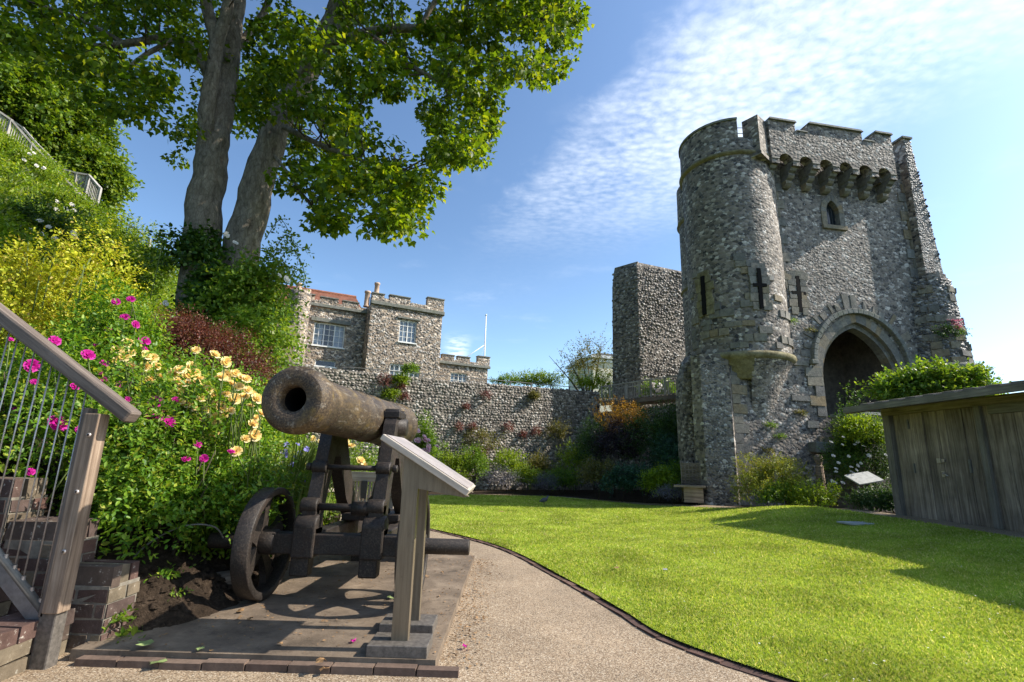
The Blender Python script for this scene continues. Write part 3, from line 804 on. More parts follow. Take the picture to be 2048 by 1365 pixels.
# ---- brick edging along the lawn, one run of bricks
def edging():
    rs = random.Random(2); b = MB(); pts = EDGE_L + EDGE_F[1:]
    P = [Vector((p[0], p[1], 0)) for p in pts]
    acc = 0.; seg = 0; pos = P[0]
    lens = [(P[i + 1] - P[i]).length for i in range(len(P) - 1)]; tot = sum(lens); s = 0.
    while s < tot - .25:
        def pt(q):
            for i, l in enumerate(lens):
                if q <= l: return P[i].lerp(P[i + 1], q / l)
                q -= l
            return P[-1]
        a, e = pt(s), pt(s + .205); t = (e - a).normalized(); n = Vector((-t.y, t.x, 0)); c = (a + e) / 2 + n * .026
        z = float(hz(c.x, c.y)); rot = Matrix((t, n, Vector((0, 0, 1)))).transposed()
        rz = Matrix.Rotation(rs.uniform(-.03, .03), 3, 'Z')
        b.box((c.x, c.y, z - .060 + rs.uniform(-.005, .003)), (.2095, .058, .1), rot @ rz, 0, .985, .004); s += .2105
    o = b.build('brick_edging', 'edging'); tag(o, 'line of red bricks laid end to end between gravel path and lawn', 'edging')
    b = MB(); x = -2.05
    while x < -.24:
        b.box((x + .1, 2.735 + rs.uniform(-.006, .006), -.040 + rs.uniform(-.003, .004)), (.202, .055, .1), Matrix.Rotation(rs.uniform(-.02, .02), 3, 'Z'), 0, .97); x += .205
    o = b.build('brick_edging', 'oldedging'); tag(o, 'short straight row of red bricks along the front of the gun slab', 'edging')
edging()

# ---- stone slab under the gun
sb = MB(); sb.prism([(-2.12, 2.77), (-.33, 2.76), (-.32, 5.5), (-2.2, 5.5)], .12, (0, 0, .032), (1, 0, 0), (0, 1, 0))
o = sb.build('stone_slab', 'slab', bevel=.012); tag(o, 'worn brown stone slab under the old gun', 'slab')

# ================================================================== FLINT WALL
WALLTOP = [(-9.0, 3.62), (-7.4, 3.62), (-6.2, 3.53), (-4.2, 3.5), (-2.2, 3.46), (0, 3.5), (2.2, 3.52), (3.66, 3.54)]
t = thing('garden_wall', 'long coursed flint garden wall below the house with red valerian growing on it', 'wall', WO, PHW); far(t)
b = MB(); b.prism([(-9, -.4), (3.66, -.4)] + WALLTOP[::-1], .7, (0, 0, 0), (1, 0, 0), (0, 0, 1))
wall = b.build('wall', 'flint', t)
rs = np.random.RandomState(21)
u, v = courses(-8.9, 3.62, .15, 3.56, .082, .105, rs, lambda u, v: v < np.interp(u, [p[0] for p in WALLTOP], [p[1] for p in WALLTOP]) - .01, .16)
P = np.stack([u, np.full(len(u), -.005), v], -1); T = np.tile([1., 0, 0], (len(u), 1)); N = np.tile([0., -1, 0], (len(u), 1))
c1 = cobbles('cobble', P, T, N, .046 * rs.uniform(.75, 1.25, len(u)), 'cobble', t, rs, .58)
u2 = np.arange(-8.9, 3.6, .1) + rs.uniform(-.03, .03, 125); q = rs.uniform(.05, .6, (3, 125))
P = np.concatenate([np.stack([u2, np.full(125, .08 + .22 * k) + rs.uniform(-.03, .03, 125), np.interp(u2, [p[0] for p in WALLTOP], [p[1] for p in WALLTOP])], -1) for k in range(3)])
n = len(P); c2 = cobbles('cobble', P, np.tile([1., 0, 0], (n, 1)), np.tile([0., 0, 1], (n, 1)), .05 * rs.uniform(.7, 1.3, n), 'cobble', t, rs, 1.0)
join_into(wall, c1, c2)
# low metal rail on top of the wall
t = thing('handrail', 'low grey metal handrail along the top of the flint garden wall', 'railing', wl(-5.7, .25, 3.5), PHW); t.scale = (1.2, 1.2, 1.2)
b = MB(); b.tube([(0, 0, .02), (.08, 0, .14), (.3, 0, .17)] + [(x, 0, .17 + .002 * x) for x in np.arange(1, 9.3, 1)], .014, 6); b.build('top_rail', 'darkmetal', t)
for x in (1.0, 2.6, 4.2, 5.8, 6.6, 7.4, 8.2, 9.0):
    b = MB(); b.beam((x, 0, -.1), (x, 0, .17), .03, .03, (0, 1, 0)); b.build('post', 'darkmetal', t)

# ================================================================== BARBICAN
TO = Vector((6.3, 14.3, 0)); PHT = math.radians(10)
tw = thing('gatehouse', 'tall battlemented flint gatehouse with round turret and pointed archway', 'gatehouse', TO, PHT)
def arch(cx, spring, half, rise, n=10, base=None):
    """pointed arch outline, counter-clockwise starting bottom right"""
    R = (half * half + rise * rise) / (2 * half); pts = []
    if base is not None: pts.append((cx + half, base))
    c = cx + half - R; a1 = math.atan2(rise, cx - c) if R > 0 else 1
    for k in range(n + 1):
        a = math.atan2(rise, half - R if False else (cx - c)) * k / n
        pts.append((c + R * math.cos(a), spring + R * math.sin(a)))
    c2 = cx - half + R
    for k in range(n - 1, -1, -1):
        a = math.atan2(rise, cx - c) * k / n
        pts.append((c2 - R * math.cos(a), spring + R * math.sin(a)))
    if base is not None: pts.append((cx - half, base))
    return pts
ACX = 4.42
ARCH = arch(ACX, 3.6, 1.42, 1.84, 12, 2.42)
WIN = arch(4.07, 9.1, .24, .42, 5, 8.62)
def cross_loop(cx, top, bot, arm, cz, w=.055, aw=.05):
    return [(cx - w, bot), (cx + w, bot), (cx + w, cz - aw), (cx + arm, cz - aw), (cx + arm, cz + aw), (cx + w, cz + aw), (cx + w, top), (cx - w, top), (cx - w, cz + aw), (cx - arm, cz + aw), (cx - arm, cz - aw), (cx - w, cz - aw)]
LOOP = cross_loop(2.5, 6.75, 5.6, .2, 6.2)
b = MB(); FACE = [(0, -.4), (7.05, -.4), (7.05, 11.3), (0, 11.3)]
b.prism(FACE, .3, (0, 0, 0), (1, 0, 0), (0, 0, 1), 0, [ARCH, WIN, LOOP], back=True)
b.box((4.35, 2.75, 5.45), (6.2, .3, 11.7)); b.box((1.4, 1.5, 5.45), (.5, 2.4, 11.7)); b.box((7.2, 1.5, 5.45), (.6, 2.4, 11.7))
b.box((4.3, 1.45, 11.2), (5.6, 2.4, .25))
wall = b.build('wall', 'flint', tw)
rs = np.random.RandomState(33)
def tok(u, v):
    k = ~in_poly(u, v, arch(ACX, 3.85, 1.85, 2.1, 12, 2.3)) & ~in_poly(u, v, arch(4.07, 9.1, .42, .62, 5, 8.48)) & ~in_poly(u, v, [(2.2, 5.5), (2.8, 5.5), (2.8, 6.95), (2.2, 6.95)])
    k &= ~((u > 2.0) & (u < 3.0) & (v > 2.3) & (v < 3.9) & (u > 2.75 - .25 * (np.floor(v / .3) % 2)))
    q = .25 + .18 * (np.floor(v / .27) % 2)
    k &= ~((u < q) & (v < 4.3)); k &= ~((u > 1.95) & (u < 2.0 + .2 * (np.floor(v / .3) % 2)) & (v > 7)); k &= ~((u > 6.95 - .22 * (np.floor(v / .34) % 2)) & (v > 5.5))
    return k
u, v = courses(.05, 7.0, .05, 11.2, .056, .07, rs, tok, .2)
n = len(u); P = np.stack([u, np.full(n, -.004), v], -1); T = np.tile([1., 0, 0], (n, 1)); N = np.tile([0., -1, 0], (n, 1))
c1 = cobbles('cobble', P, T, N, .032 * rs.uniform(.7, 1.3, n), 'knapped', tw, rs, .22)
join_into(wall, c1)
# deep dark interior
b = MB(); b.box((ACX, 2.5, 4.0), (3.6, .2, 3.6)); b.box((ACX - 1.75, 1.35, 4.0), (.2, 2.1, 3.6)); b.box((ACX + 1.75, 1.35, 4.0), (.2, 2.1, 3.6)); b.box((ACX, 1.35, 5.75), (3.6, 2.1, .2)); b.box((ACX, 1.35, 2.3), (3.6, 2.1, .22))
b.build('passage', 'darkstone', tw)
# arch orders, hood mould and voussoirs
def arch_ring(bld, cx, spring, half, rise, wd, y0, y1, base, m=0, n=14, blocks=True):
    ip = arch(cx, spring, half, rise, n, base); op = arch(cx, spring, half + wd, rise + wd * 1.15, n, base)
    for i in range(len(ip) - 1):
        a, c_, d_, e = ip[i], ip[i + 1], op[i + 1], op[i]
        f = lambda p, y: (p[0], y, p[1])
        s = .985 if blocks else 1.
        vs = [f(a, y0), f(c_, y0), f(d_, y0), f(e, y0), f(a, y1), f(c_, y1), f(d_, y1), f(e, y1)]
        bld.add(vs, [(0, 1, 2, 3), (7, 6, 5, 4), (0, 4, 5, 1), (3, 2, 6, 7), (0, 3, 7, 4), (1, 5, 6, 2)], None, m)
b = MB(); arch_ring(b, ACX, 3.6, 1.27, 1.66, .16, .12, .42, 2.42); arch_ring(b, ACX, 3.6, 1.40, 1.82, .26, -.012, .15, 2.42)
b.build('arch_moulding', 'ashlar', tw)
b = MB(); arch_ring(b, ACX, 4.05, 1.60, 1.62, .14, -.14, .02, 4.05); b.box((ACX - 1.7, -.07, 4.05), (.22, .16, .14)); b.box((ACX + 1.72, -.07, 4.05), (.22, .16, .14)); b.build('hood_mould', 'coping', tw, .02)
b = MB()
for k in range(19):
    f = (k + .5) / 19; pts = arch(ACX, 4.05, 1.76, 1.80, 24); i = int(f * (len(pts) - 1)); p = pts[i]; q = pts[min(i + 1, len(pts) - 1)]
    tx, tz = q[0] - p[0], q[1] - p[1]; L = math.hypot(tx, tz); nx, nz = tz / L, -tx / L
    ln = random.uniform(.18, .5); ang = math.atan2(nz, nx)
    b.box((p[0] + nx * ln / 2, -.004, p[1] + nz * ln / 2), (ln, .05, random.choice((.12, .16, .2, .24))), Matrix.Rotation(-ang, 3, 'Y'), 0, None, .012)
b.build('voussoir_fan', 'ashlar', tw)
# quoins and dressed blocks
b = MB()
for k in range(15):
    z = -.05 + k * .275; l = .26 + .2 * (k % 2) + random.uniform(-.03, .04); b.box((l / 2 - .02, -.01, z + .13), (l, .06, .262), None, 0, None, .008)
for k in range(16):
    z = 6.3 + k * .3
    if z < 10.2: l = .13 + .17 * (k % 2); b.box((2.0 + l / 2, -.006, z + .14), (l, .05, .285), None, 0, None, .006)
for k in range(15):
    z = 5.4 + k * .34
    if z < 11: l = .12 + .2 * (k % 2); b.box((7.04 - l / 2, -.006, z + .16), (l, .05, .32), None, 0, None, .006)
for k in range(5):
    z = 2.45 + k * .3; l = .3 + .22 * (k % 2); b.box((3.0 - l / 2, -.012, z + .14), (l, .07, .285), None, 0, None, .01)
for x, z, l, h in ((2.35, 2.95, .9, .17), (2.7, 3.75, .55, .25), (2.3, 4.0, .5, .16), (2.75, 1.2, .6, .3), (2.9, 1.75, .5, .22), (2.5, 2.2, .35, .2)): b.box((x, -.012, z), (l, .06, h), None, 0, None, .012)
join_into(wall, b.build('quoin', 'ashlar', tw))
b = MB(); b.box((2.75, -.14, 1.55), (.95, .36, .26), None, 0, None, .03); b.box((3.05, -.1, 1.2), (.4, .3, .28), None, 0, None, .03); b.build('stone_ledge', 'coping', tw, .03)
# lancet window
b = MB(); arch_ring(b, 4.07, 9.1, .23, .42, .2, -.03, .14, 8.62, n=5); b.box((4.07, -.02, 8.55), (.9, .12, .14)); wf = b.build('window_surround', 'ashlar', tw, .012)
b = MB(); b.prism(arch(4.07, 9.1, .235, .43, 5, 8.62), .02, (0, .17, 0), (1, 0, 0), (0, 0, 1)); b.build('pane', 'glass', wf)
b = MB()
for k in range(5): b.beam((3.84 + k * .115, .15, 8.62), (3.84 + k * .115, .15, 9.3), .008, .008, (0, 1, 0))
b.build('lead_bar', 'darkmetal', wf)
def loop_frame(par, cx, cz0, cz1, y, w=.3):
    b = MB(); z = cz0
    while z < cz1:
        h = random.uniform(.2, .3)
        for sgn in (-1, 1):
            l = random.uniform(.16, .3); b.box((cx + sgn * (.075 + l / 2), y, z + h / 2), (l, .05, h - .012), None, 0, None, .012)
        z += h
    b.box((cx, y, cz1 + .09), (.42, .05, .17), None, 0, None, .012); return b
b = loop_frame(tw, 2.5, 5.5, 6.75, -.006); f = b.build('arrow_loop', 'ashlar', tw)
b = MB(); b.prism(cross_loop(2.5, 6.74, 5.61, .24, 6.2), .03, (0, -.034, 0), (1, 0, 0), (0, 0, 1)); b.build('slit', 'hole_shade', f)  # flat dark plate over the loop, shade of the slit put in its colour
# left battered mass below the turret
b = MB(); mass = [(.02, -.02), (-.02, 2.0), (-.3, 1.6), (-.95, .5), (-.88, .1), (-.12, -.14)]
fl = [(p[0], p[1], -.4) for p in mass] + [(p[0] * .97 + .0, p[1] + .04, 4.1) for p in mass]; k = len(mass)
b.add(fl, [tuple(reversed(range(k))), tuple(range(k, 2 * k))][:2] + [((i + 1) % k, i, k + i, k + (i + 1) % k) for i in range(k)])
mo = b.build('buttress', 'flint', tw)
rs = np.random.RandomState(8)
a_, e_ = np.array([-.88, .1]), np.array([-.12, -.14]); tt = (e_ - a_) / np.linalg.norm(e_ - a_); nn = np.array([tt[1], -tt[0]])
u, v = courses(.03, .72, .0, 3.9, .06, .075, rs, None, .4); n = len(u)
P = np.stack([a_[0] + tt[0] * u, a_[1] + tt[1] * u + .04 * v / 4.1, v], -1)
c1 = cobbles('cobble', P, np.tile([tt[0], tt[1], 0.], (n, 1)), np.tile([nn[0], nn[1], 0.], (n, 1)), .034 * rs.uniform(.6, 1.3, n), 'knapped', tw, rs, .4)
join_into(mo, c1)
# round turret
def turret(cx, cy, R, z0, zr, ztop, gap, name, a_min, a_max, blocks=False):
    b = MB(); n = 40
    b.lathe([(R, z0), (R, zr)], n, (cx, cy, 0), x0=(1, 0, 0), smooth=True)
    b.lathe([(R + .045, zr + .06), (R + .03, ztop - .62)], n, (cx, cy, 0), x0=(1, 0, 0), smooth=True)
    # battlements: inner and outer face segments
    step = 2 * math.pi / n
    for i in range(n):
        a = i * step; am = math.degrees(a + step / 2) % 360
        if any(g0 <= am <= g1 for g0, g1 in gap): zt = ztop - .62
        else: zt = ztop
        if zt > ztop - .6:
            q = []
            for rr in (R + .03, R - .32):
                for aa in (a, a + step):
                    q += [(cx + rr * math.cos(aa), cy + rr * math.sin(aa))]
            z1 = ztop - .62
            b.add([(*q[0], z1), (*q[1], z1), (*q[3], z1), (*q[2], z1), (*q[0], zt), (*q[1], zt), (*q[3], zt), (*q[2], zt)], [(0, 1, 5, 4), (1, 2, 6, 5), (2, 3, 7, 6), (3, 0, 4, 7), (4, 5, 6, 7)])
    b.lathe([(R + .03, ztop - .62), (R - .32, ztop - .62), (R - .32, ztop - 1.4), (.01, ztop - 1.4)], n, (cx, cy, 0), x0=(1, 0, 0))
    o = b.build(name, 'flint', tw)
    rs = np.random.RandomState(int(cx * 10) + 3)
    ua, va = courses(math.radians(a_min) * R, math.radians(a_max) * R, z0 + .05, ztop - .66, .056, .072, rs, None, .35)
    keep = np.abs(va - zr - .02) > .08
    if blocks:
        keep &= ~((va < 6.3) & (np.sin(ua * 3.1 + 2) * np.sin(va * 5.3) > .62))
    ua, va = ua[keep], va[keep]
    ang = ua / R; rr = np.where(va > zr, R + .035, R)
    P = np.stack([cx + rr * np.cos(ang), cy + rr * np.sin(ang), va], -1); N = np.stack([np.cos(ang), np.sin(ang), 0 * ang], -1); T = np.stack([-np.sin(ang), np.cos(ang), 0 * ang], -1)
    c = cobbles('cobble', P, T, N, .032 * rs.uniform(.6, 1.35, len(P)), 'knapped', tw, rs, .22)
    join_into(o, c)
    return o
TCX, TCY, TR_ = .95, .86, 1.42
tu = turret(TCX, TCY, TR_, 4.1, 10.45, 11.6, [(255, 275), (60, 110)], 'turret', 150, 372, True)
b = MB(); prof = [(TR_, 10.40), (TR_ + .09, 10.44), (TR_ + .10, 10.50), (TR_ + .045, 10.54)]
b.lathe(prof, 48, (TCX, TCY, 0), x0=(1, 0, 0)); b.build('string_course', 'moss_stone', tu)
b = MB(); b.lathe([(1.08, 3.40), (1.18, 3.45), (1.19, 3.58), (1.29, 3.63), (1.30, 3.77), (1.40, 3.83), (1.41, 3.93), (TR_ + .1, 3.98), (TR_ + .13, 4.06), (TR_ + .11, 4.14), (TR_ - .01, 4.18)], 44, (TCX, TCY, 0), x0=(1, 0, 0), a0=math.radians(150), a1=math.radians(250))
b.lathe([(TR_ - .01, 3.95), (TR_ + .06, 3.98), (TR_ + .11, 4.06), (TR_ + .09, 4.14), (TR_ - .01, 4.18)], 44, (TCX, TCY, 0), x0=(1, 0, 0), a0=math.radians(250), a1=math.radians(362))
b.build('corbel_moulding', 'moss_stone', tu)
b = MB(); b.lathe([(.86, 2.3), (1.07, 3.2), (1.26, 3.68), (TR_ + .01, 3.97)], 30, (TCX, TCY, 0), x0=(1, 0, 0), a0=math.radians(248), a1=math.radians(362)); cc = b.build('corbel_course', 'flint', tu)
rs = np.random.RandomState(6); ua, va = courses(math.radians(250) * 1.3, math.radians(355) * 1.3, 2.4, 3.95, .06, .08, rs, None, .3); ang = ua / 1.3; rr = np.interp(va, [2.3, 3.2, 3.68, 3.97], [.86, 1.07, 1.26, 1.43])
join_into(cc, cobbles('cobble', np.stack([TCX + rr * np.cos(ang), TCY + rr * np.sin(ang), va], -1), np.stack([-np.sin(ang), np.cos(ang), 0 * ang], -1), np.stack([np.cos(ang), np.sin(ang), 0 * ang], -1), .032 * rs.uniform(.7, 1.3, len(ua)), 'knapped', tw, rs, .3))
# coping on the turret merlons
b = MB(); n = 40; step = 2 * math.pi / n
for i in range(n):
    a = i * step; am = math.degrees(a + step / 2) % 360
    if 255 <= am <= 275 or 60 <= am <= 110: continue
    q = [(TCX + rr * math.cos(aa), TCY + rr * math.sin(aa)) for rr in (TR_ + .07, TR_ - .35) for aa in (a, a + step)]
    b.add([(*q[0], 11.6), (*q[1], 11.6), (*q[3], 11.6), (*q[2], 11.6), (*q[0], 11.67), (*q[1], 11.67), (*q[3], 11.7), (*q[2], 11.7)], [(0, 1, 5, 4), (1, 2, 6, 5), (2, 3, 7, 6), (3, 0, 4, 7), (4, 5, 6, 7), (3, 2, 1, 0)])
b.build('coping', 'coping', tu)
b = MB()
for z in (11.2, 11.4): b.tube([(TCX + (TR_ - .1) * math.cos(math.radians(a)), TCY + (TR_ - .1) * math.sin(math.radians(a)), z) for a in (252, 265, 278)], .012, 5)
b.build('guard_rail', 'darkmetal', tu)
# dressed blocks set round the lower turret, and its two loops
b = MB(); rb = random.Random(4); zs = 4.25
while zs < 6.95:
    h = rb.uniform(.16, .24); a = 170
    while a < 352:
        l = rb.uniform(.2, .42); da = math.degrees(l / TR_)
        pr = .36 if zs < 5.0 else .15
        if rb.random() < pr:
            am = math.radians(a + da / 2); rot = Matrix.Rotation(am + math.pi / 2, 3, 'Z')
            b.box((TCX + (TR_ + .002) * math.cos(am), TCY + (TR_ + .002) * math.sin(am), zs + h / 2), (l * .96, .066, h * .94), rot, 0, None, .012)
        a += da
    zs += h
join_into(tu, b.build('dressed_block', 'ashlar', tu))
for adeg, nm, mat_ in ((262, 'cross', 'ashlar'), (198, 'plain', 'moss_stone')):
    am = math.radians(adeg); rot = Matrix.Rotation(am + math.pi / 2, 3, 'Z')
    lb = loop_frame(tu, 0, 5.35, 6.6, 0); sb_ = MB()
    sb_.prism(cross_loop(0, 6.62, 5.4, .2 if nm == 'cross' else .09, 6.1, .05 if nm == 'cross' else .07), .03, (0, -.052, 0), (1, 0, 0), (0, 0, 1))  # turret has no hole here: dark plate painted as the slit's shade
    f = lb.build('arrow_loop', mat_, tu); g = sb_.build('slit', 'hole_shade', tu)
    for o_ in (f, g):
        o_.location = (TCX + (TR_ + .015) * math.cos(am), TCY + (TR_ + .015) * math.sin(am), 0); o_.rotation_euler = (0, 0, am + math.pi / 2)
# rear turret on the far corner, seen past the front one
rt = turret(1.57, 2.57, 1.3, -.3, 9.6, 11.05, [(200, 214), (60, 100)], 'rear_turret', 150, 300)
b = MB(); b.lathe([(1.3, 9.55), (1.38, 9.6), (1.35, 9.7)], 40, (1.57, 2.57, 0), x0=(1, 0, 0)); b.build('string_course', 'moss_stone', rt); b = MB(); b.lathe([(1.3, 6.95), (1.37, 7.0), (1.3, 7.1)], 40, (1.57, 2.57, 0), x0=(1, 0, 0)); b.build('string_course', 'moss_stone', rt)
# machicolated parapet
b = MB(); px0, px1, PD = 1.55, 6.12, .6
top = [(px0, 10.35)]
x = px0; pitch = (px1 - px0 - .25) / 6
arc = []
for k in range(6):
    xa = px0 + .25 + k * pitch + .02; xb = xa + pitch - .25 + .0
    c = (xa + xb) / 2; r = (xb - xa) / 2
    arc += [(xa, 10.2)] + [(c - r * math.cos(math.pi * j / 8), 10.35 + r * .95 * math.sin(math.pi * j / 8)) for j in range(9)] + [(xb, 10.2)]
poly = [(px0, 10.2)] + arc + [(px1, 10.2), (px1, 11.82), (5.55, 11.84), (5.42, 11.45), (5.05, 11.43), (5.0, 11.78), (2.98, 11.78), (2.98, 11.46), (2.5, 11.44), (2.5, 11.75), (px0, 11.72)]
poly2 = [(px0, 10.2)] + arc + [(px1, 10.2), (px1, 11.82), (5.5, 11.84), (5.5, 11.5), (4.98, 11.48), (4.98, 11.78), (2.98, 11.78), (2.98, 11.47), (2.5, 11.45), (2.5, 11.75), (px0, 11.72)]
b.prism(poly2, .34, (0, -PD, 0), (1, 0, 0), (0, 0, 1))
pm = b.build('parapet', 'flint', tw)
rs = np.random.RandomState(12)
u, v = courses(px0, px1, 10.2, 11.8, .056, .07, rs, lambda u, v: in_poly(u, v, poly2) & ~((v < 10.9) & in_poly(u, v, [(px0, 10), (px1, 10), (px1, 10.83), (px0, 10.83)])), .2); n = len(u)
c1 = cobbles('cobble', np.stack([u, np.full(n, -PD - .003), v], -1), np.tile([1., 0, 0], (n, 1)), np.tile([0., -1, 0], (n, 1)), .032 * rs.uniform(.75, 1.25, n), 'knapped', tw, rs, .22)
join_into(pm, c1)
b = MB()
for x0, x1, z, dz in ((px0, 2.53, 11.75, .075), (2.95, 5.01, 11.80, .075), (5.47, px1 + .03, 11.86, .075), (2.54, 2.94, 11.47, .05), (5.02, 5.46, 11.5, .05)):
    b = MB(); b.box(((x0 + x1) / 2, -PD + .16, z + .01), (x1 - x0, .46 if dz > .06 else .38, dz), None, 0, .93); b.build('coping', 'coping', pm)
# return walls of the projecting parapet
b = MB(); b.box((px0 + .17, -.14, 11.0), (.34, .27, 1.4)); b.build('parapet_return', 'flint', pm); b = MB(); b.box((px1 - .17, -.14, 11.0), (.34, .27, 1.5)); b.build('parapet_return', 'flint', pm)
b = MB(); b.box((1.28, -.36, 11.05), (.8, .5, 1.3), Matrix.Rotation(.5, 3, 'Z')); b.box((1.25, -.36, 10.33), (.9, .62, .14), Matrix.Rotation(.5, 3, 'Z'), 0, None, .02); b.build('parapet_splay', 'flint', pm)
for k in range(7):
    cx = px0 + .125 + k * pitch; b = MB()
    prof_ = [(-.003, 9.15), (-.17, 9.2)]
    for j, (pj, z0, z1) in enumerate(((.22, 9.72, 9.92), (.36, 9.92, 10.10), (.50, 10.10, 10.28), (.61, 10.27, 10.42))):
        pts = [(.05, z0 - .02), (.05, z1), (-pj, z1)] + [(-pj + .02 - .0 * q, z1) for q in range(0)] + [(-pj - .015, z1 - .06), (-pj - .01, z0 + .08), (-pj + .05, z0 + .02), (-pj + .14, z0 - .02)]
        b.prism([(p[0], p[1]) for p in pts][::-1], .225 + rb.uniform(-.015, .015), (cx + .11, 0, 0), (0, 1, 0), (0, 0, 1))
    b.build('corbel', 'ashlar', tw, .018)
# flat dark soffit behind the corbels is the wall itself; right pier and ruined turret
b = MB(); pier = [(7.0, -.3), (7.62, -.3), (7.62, 3.3), (7.0, 3.3)]
fl = [(7.0, -.30, -.4), (8.0, -.30, -.4), (8.0, 2.6, -.4), (7.0, 2.6, -.4), (7.0, -.28, 7.1), (7.70, -.28, 7.1), (7.70, 2.6, 7.1), (7.0, 2.6, 7.1), (7.02, -.26, 12.1), (7.28, -.26, 12.1), (7.28, 2.6, 12.1), (7.02, 2.6, 12.1)]
b.add(fl, [(3, 2, 1, 0), (8, 9, 10, 11)] + [(i, (i + 1) % 4, 4 + (i + 1) % 4, 4 + i) for i in range(4)] + [(4 + i, 4 + (i + 1) % 4, 8 + (i + 1) % 4, 8 + i) for i in range(4)])
pr = b.build('pier', 'flint', tw)
rs = np.random.RandomState(14)
u, v = courses(7.0, 8.2, 0, 12.0, .058, .075, rs, lambda u, v: (u < np.where(v > 7.1, np.interp(v, [7.1, 12.1], [7.68, 7.27]), np.interp(v, [-.4, 7.1], [8.0, 7.7]))) & (u > 7.03), .25); n = len(u)
c1 = cobbles('cobble', np.stack([u, np.full(n, -.285), v], -1), np.tile([1., 0, 0], (n, 1)), np.tile([0., -1, 0], (n, 1)), .034 * rs.uniform(.75, 1.25, n), 'knapped', tw, rs, .22)
yy, v = courses(-.28, .9, 7.1, 12.0, .085, .11, rs, None, .25); n = len(yy)
c2 = cobbles('cobble', np.stack([np.interp(v, [7.1, 12.1], [7.70, 7.28]), yy, v], -1), np.tile([0., 1, 0], (n, 1)), np.tile([1., 0, 0.1], (n, 1)), .045 * rs.uniform(.75, 1.3, n), 'knapped', tw, rs, .9)
join_into(pr, c1, c2)
b = MB(); b.box((7.14, 1.13, 12.13), (.40, 2.9, .07)); b.build('coping', 'coping', pr)
b = MB(); RCX, RCY, RR = 7.38, .18, .78
b.lathe([(RR + .25, -.4), (RR + .2, 4.0)], 36, (RCX, RCY, 0), x0=(1, 0, 0))
for i in range(36):
    a = i * math.pi / 18; zt = 7.05 + .12 * math.sin(a * 3 + 1) + rb.uniform(-.06, .06) - (.25 if 300 < math.degrees(a) < 345 else 0)
    q = [(RCX + rr * math.cos(aa), RCY + rr * math.sin(aa)) for rr in (RR + .08, .2) for aa in (a, a + math.pi / 18)]
    q2 = [(RCX + rr * math.cos(aa), RCY + rr * math.sin(aa)) for rr in (RR - .1, .2) for aa in (a, a + math.pi / 18)]
    b.add([(*q[0], 4.0), (*q[1], 4.0), (*q2[1], zt), (*q2[0], zt), (*q2[2], zt + .05), (*q2[3], zt + .05)], [(0, 1, 2, 3), (3, 2, 5, 4)])
rtu = b.build('ruined_turret', 'flint', tw)
rs = np.random.RandomState(15)
ua, va = courses(math.radians(170), math.radians(390), .2, 6.9, .075, .1, rs, None, .3); ang = ua; rr = np.where(va > 4.0, np.interp(va, [4, 7.05], [RR + .08, RR - .1]), RR + .22)
k = rs.uniform(0, 1, len(ua)) < .8; ua, va, ang, rr = ua[k], va[k], ang[k], rr[k]
P = np.stack([RCX + rr * np.cos(ang), RCY + rr * np.sin(ang), va], -1); N = np.stack([np.cos(ang), np.sin(ang), 0 * ang], -1); T = np.stack([-np.sin(ang), np.cos(ang), 0 * ang], -1)
c1 = cobbles('cobble', P, T, N, .048 * rs.uniform(.7, 1.4, len(P)), 'knapped', tw, rs, .8)
join_into(rtu, c1)
b = MB()
for k in range(46):
    z = rb.choice([4.25, 4.5, 4.75, 5.0, 5.3, 5.6, 5.95, 6.3, 6.6]); am = math.radians(rb.uniform(195, 372)); l = rb.uniform(.22, .48); h = rb.uniform(.16, .24)
    r_ = float(np.interp(z, [4, 7.05], [RR + .08, RR - .1])) - .01
    b.box((RCX + r_ * math.cos(am), RCY + r_ * math.sin(am), z), (l, .12, h), Matrix.Rotation(am + math.pi / 2, 3, 'Z'), 0, None, .02)
join_into(rtu, b.build('dressed_block', 'ashlar', rtu))
b = MB(); b.lathe([(RR + .2, 3.9), (RR + .3, 3.98), (RR + .34, 4.08), (RR + .28, 4.16), (RR + .08, 4.2)], 36, (RCX, RCY, 0), x0=(1, 0, 0)); b.build('corbel_moulding', 'coping', rtu)
b = MB(); rs2 = random.Random(9)
for k in range(12):
    b.box((7.0 + rs2.uniform(-.16, .12), -.3, 4.7 + k * .2 + rs2.uniform(-.04, .04)), (rs2.uniform(.1, .26), .1, rs2.uniform(.1, .22)), None, 0, None, .03)
join_into(rtu, b.build('crumbled_joint', 'darkstone', rtu))
# low stub wall below the arch
t = thing('stub_wall', 'low grey rubble wall standing below the gatehouse archway beside the shed', 'wall', TO, PHT)
b = MB(); b.box((3.55, -.75, 1.0), (1.25, 1.0, 2.86), None, 0, .985, .02); b.build('wall', 'darkstone', t); b = MB(); b.box((3.55, -.75, 2.45), (1.3, 1.05, .08), None, 0, .97, .01); b.build('coping', 'coping', t)
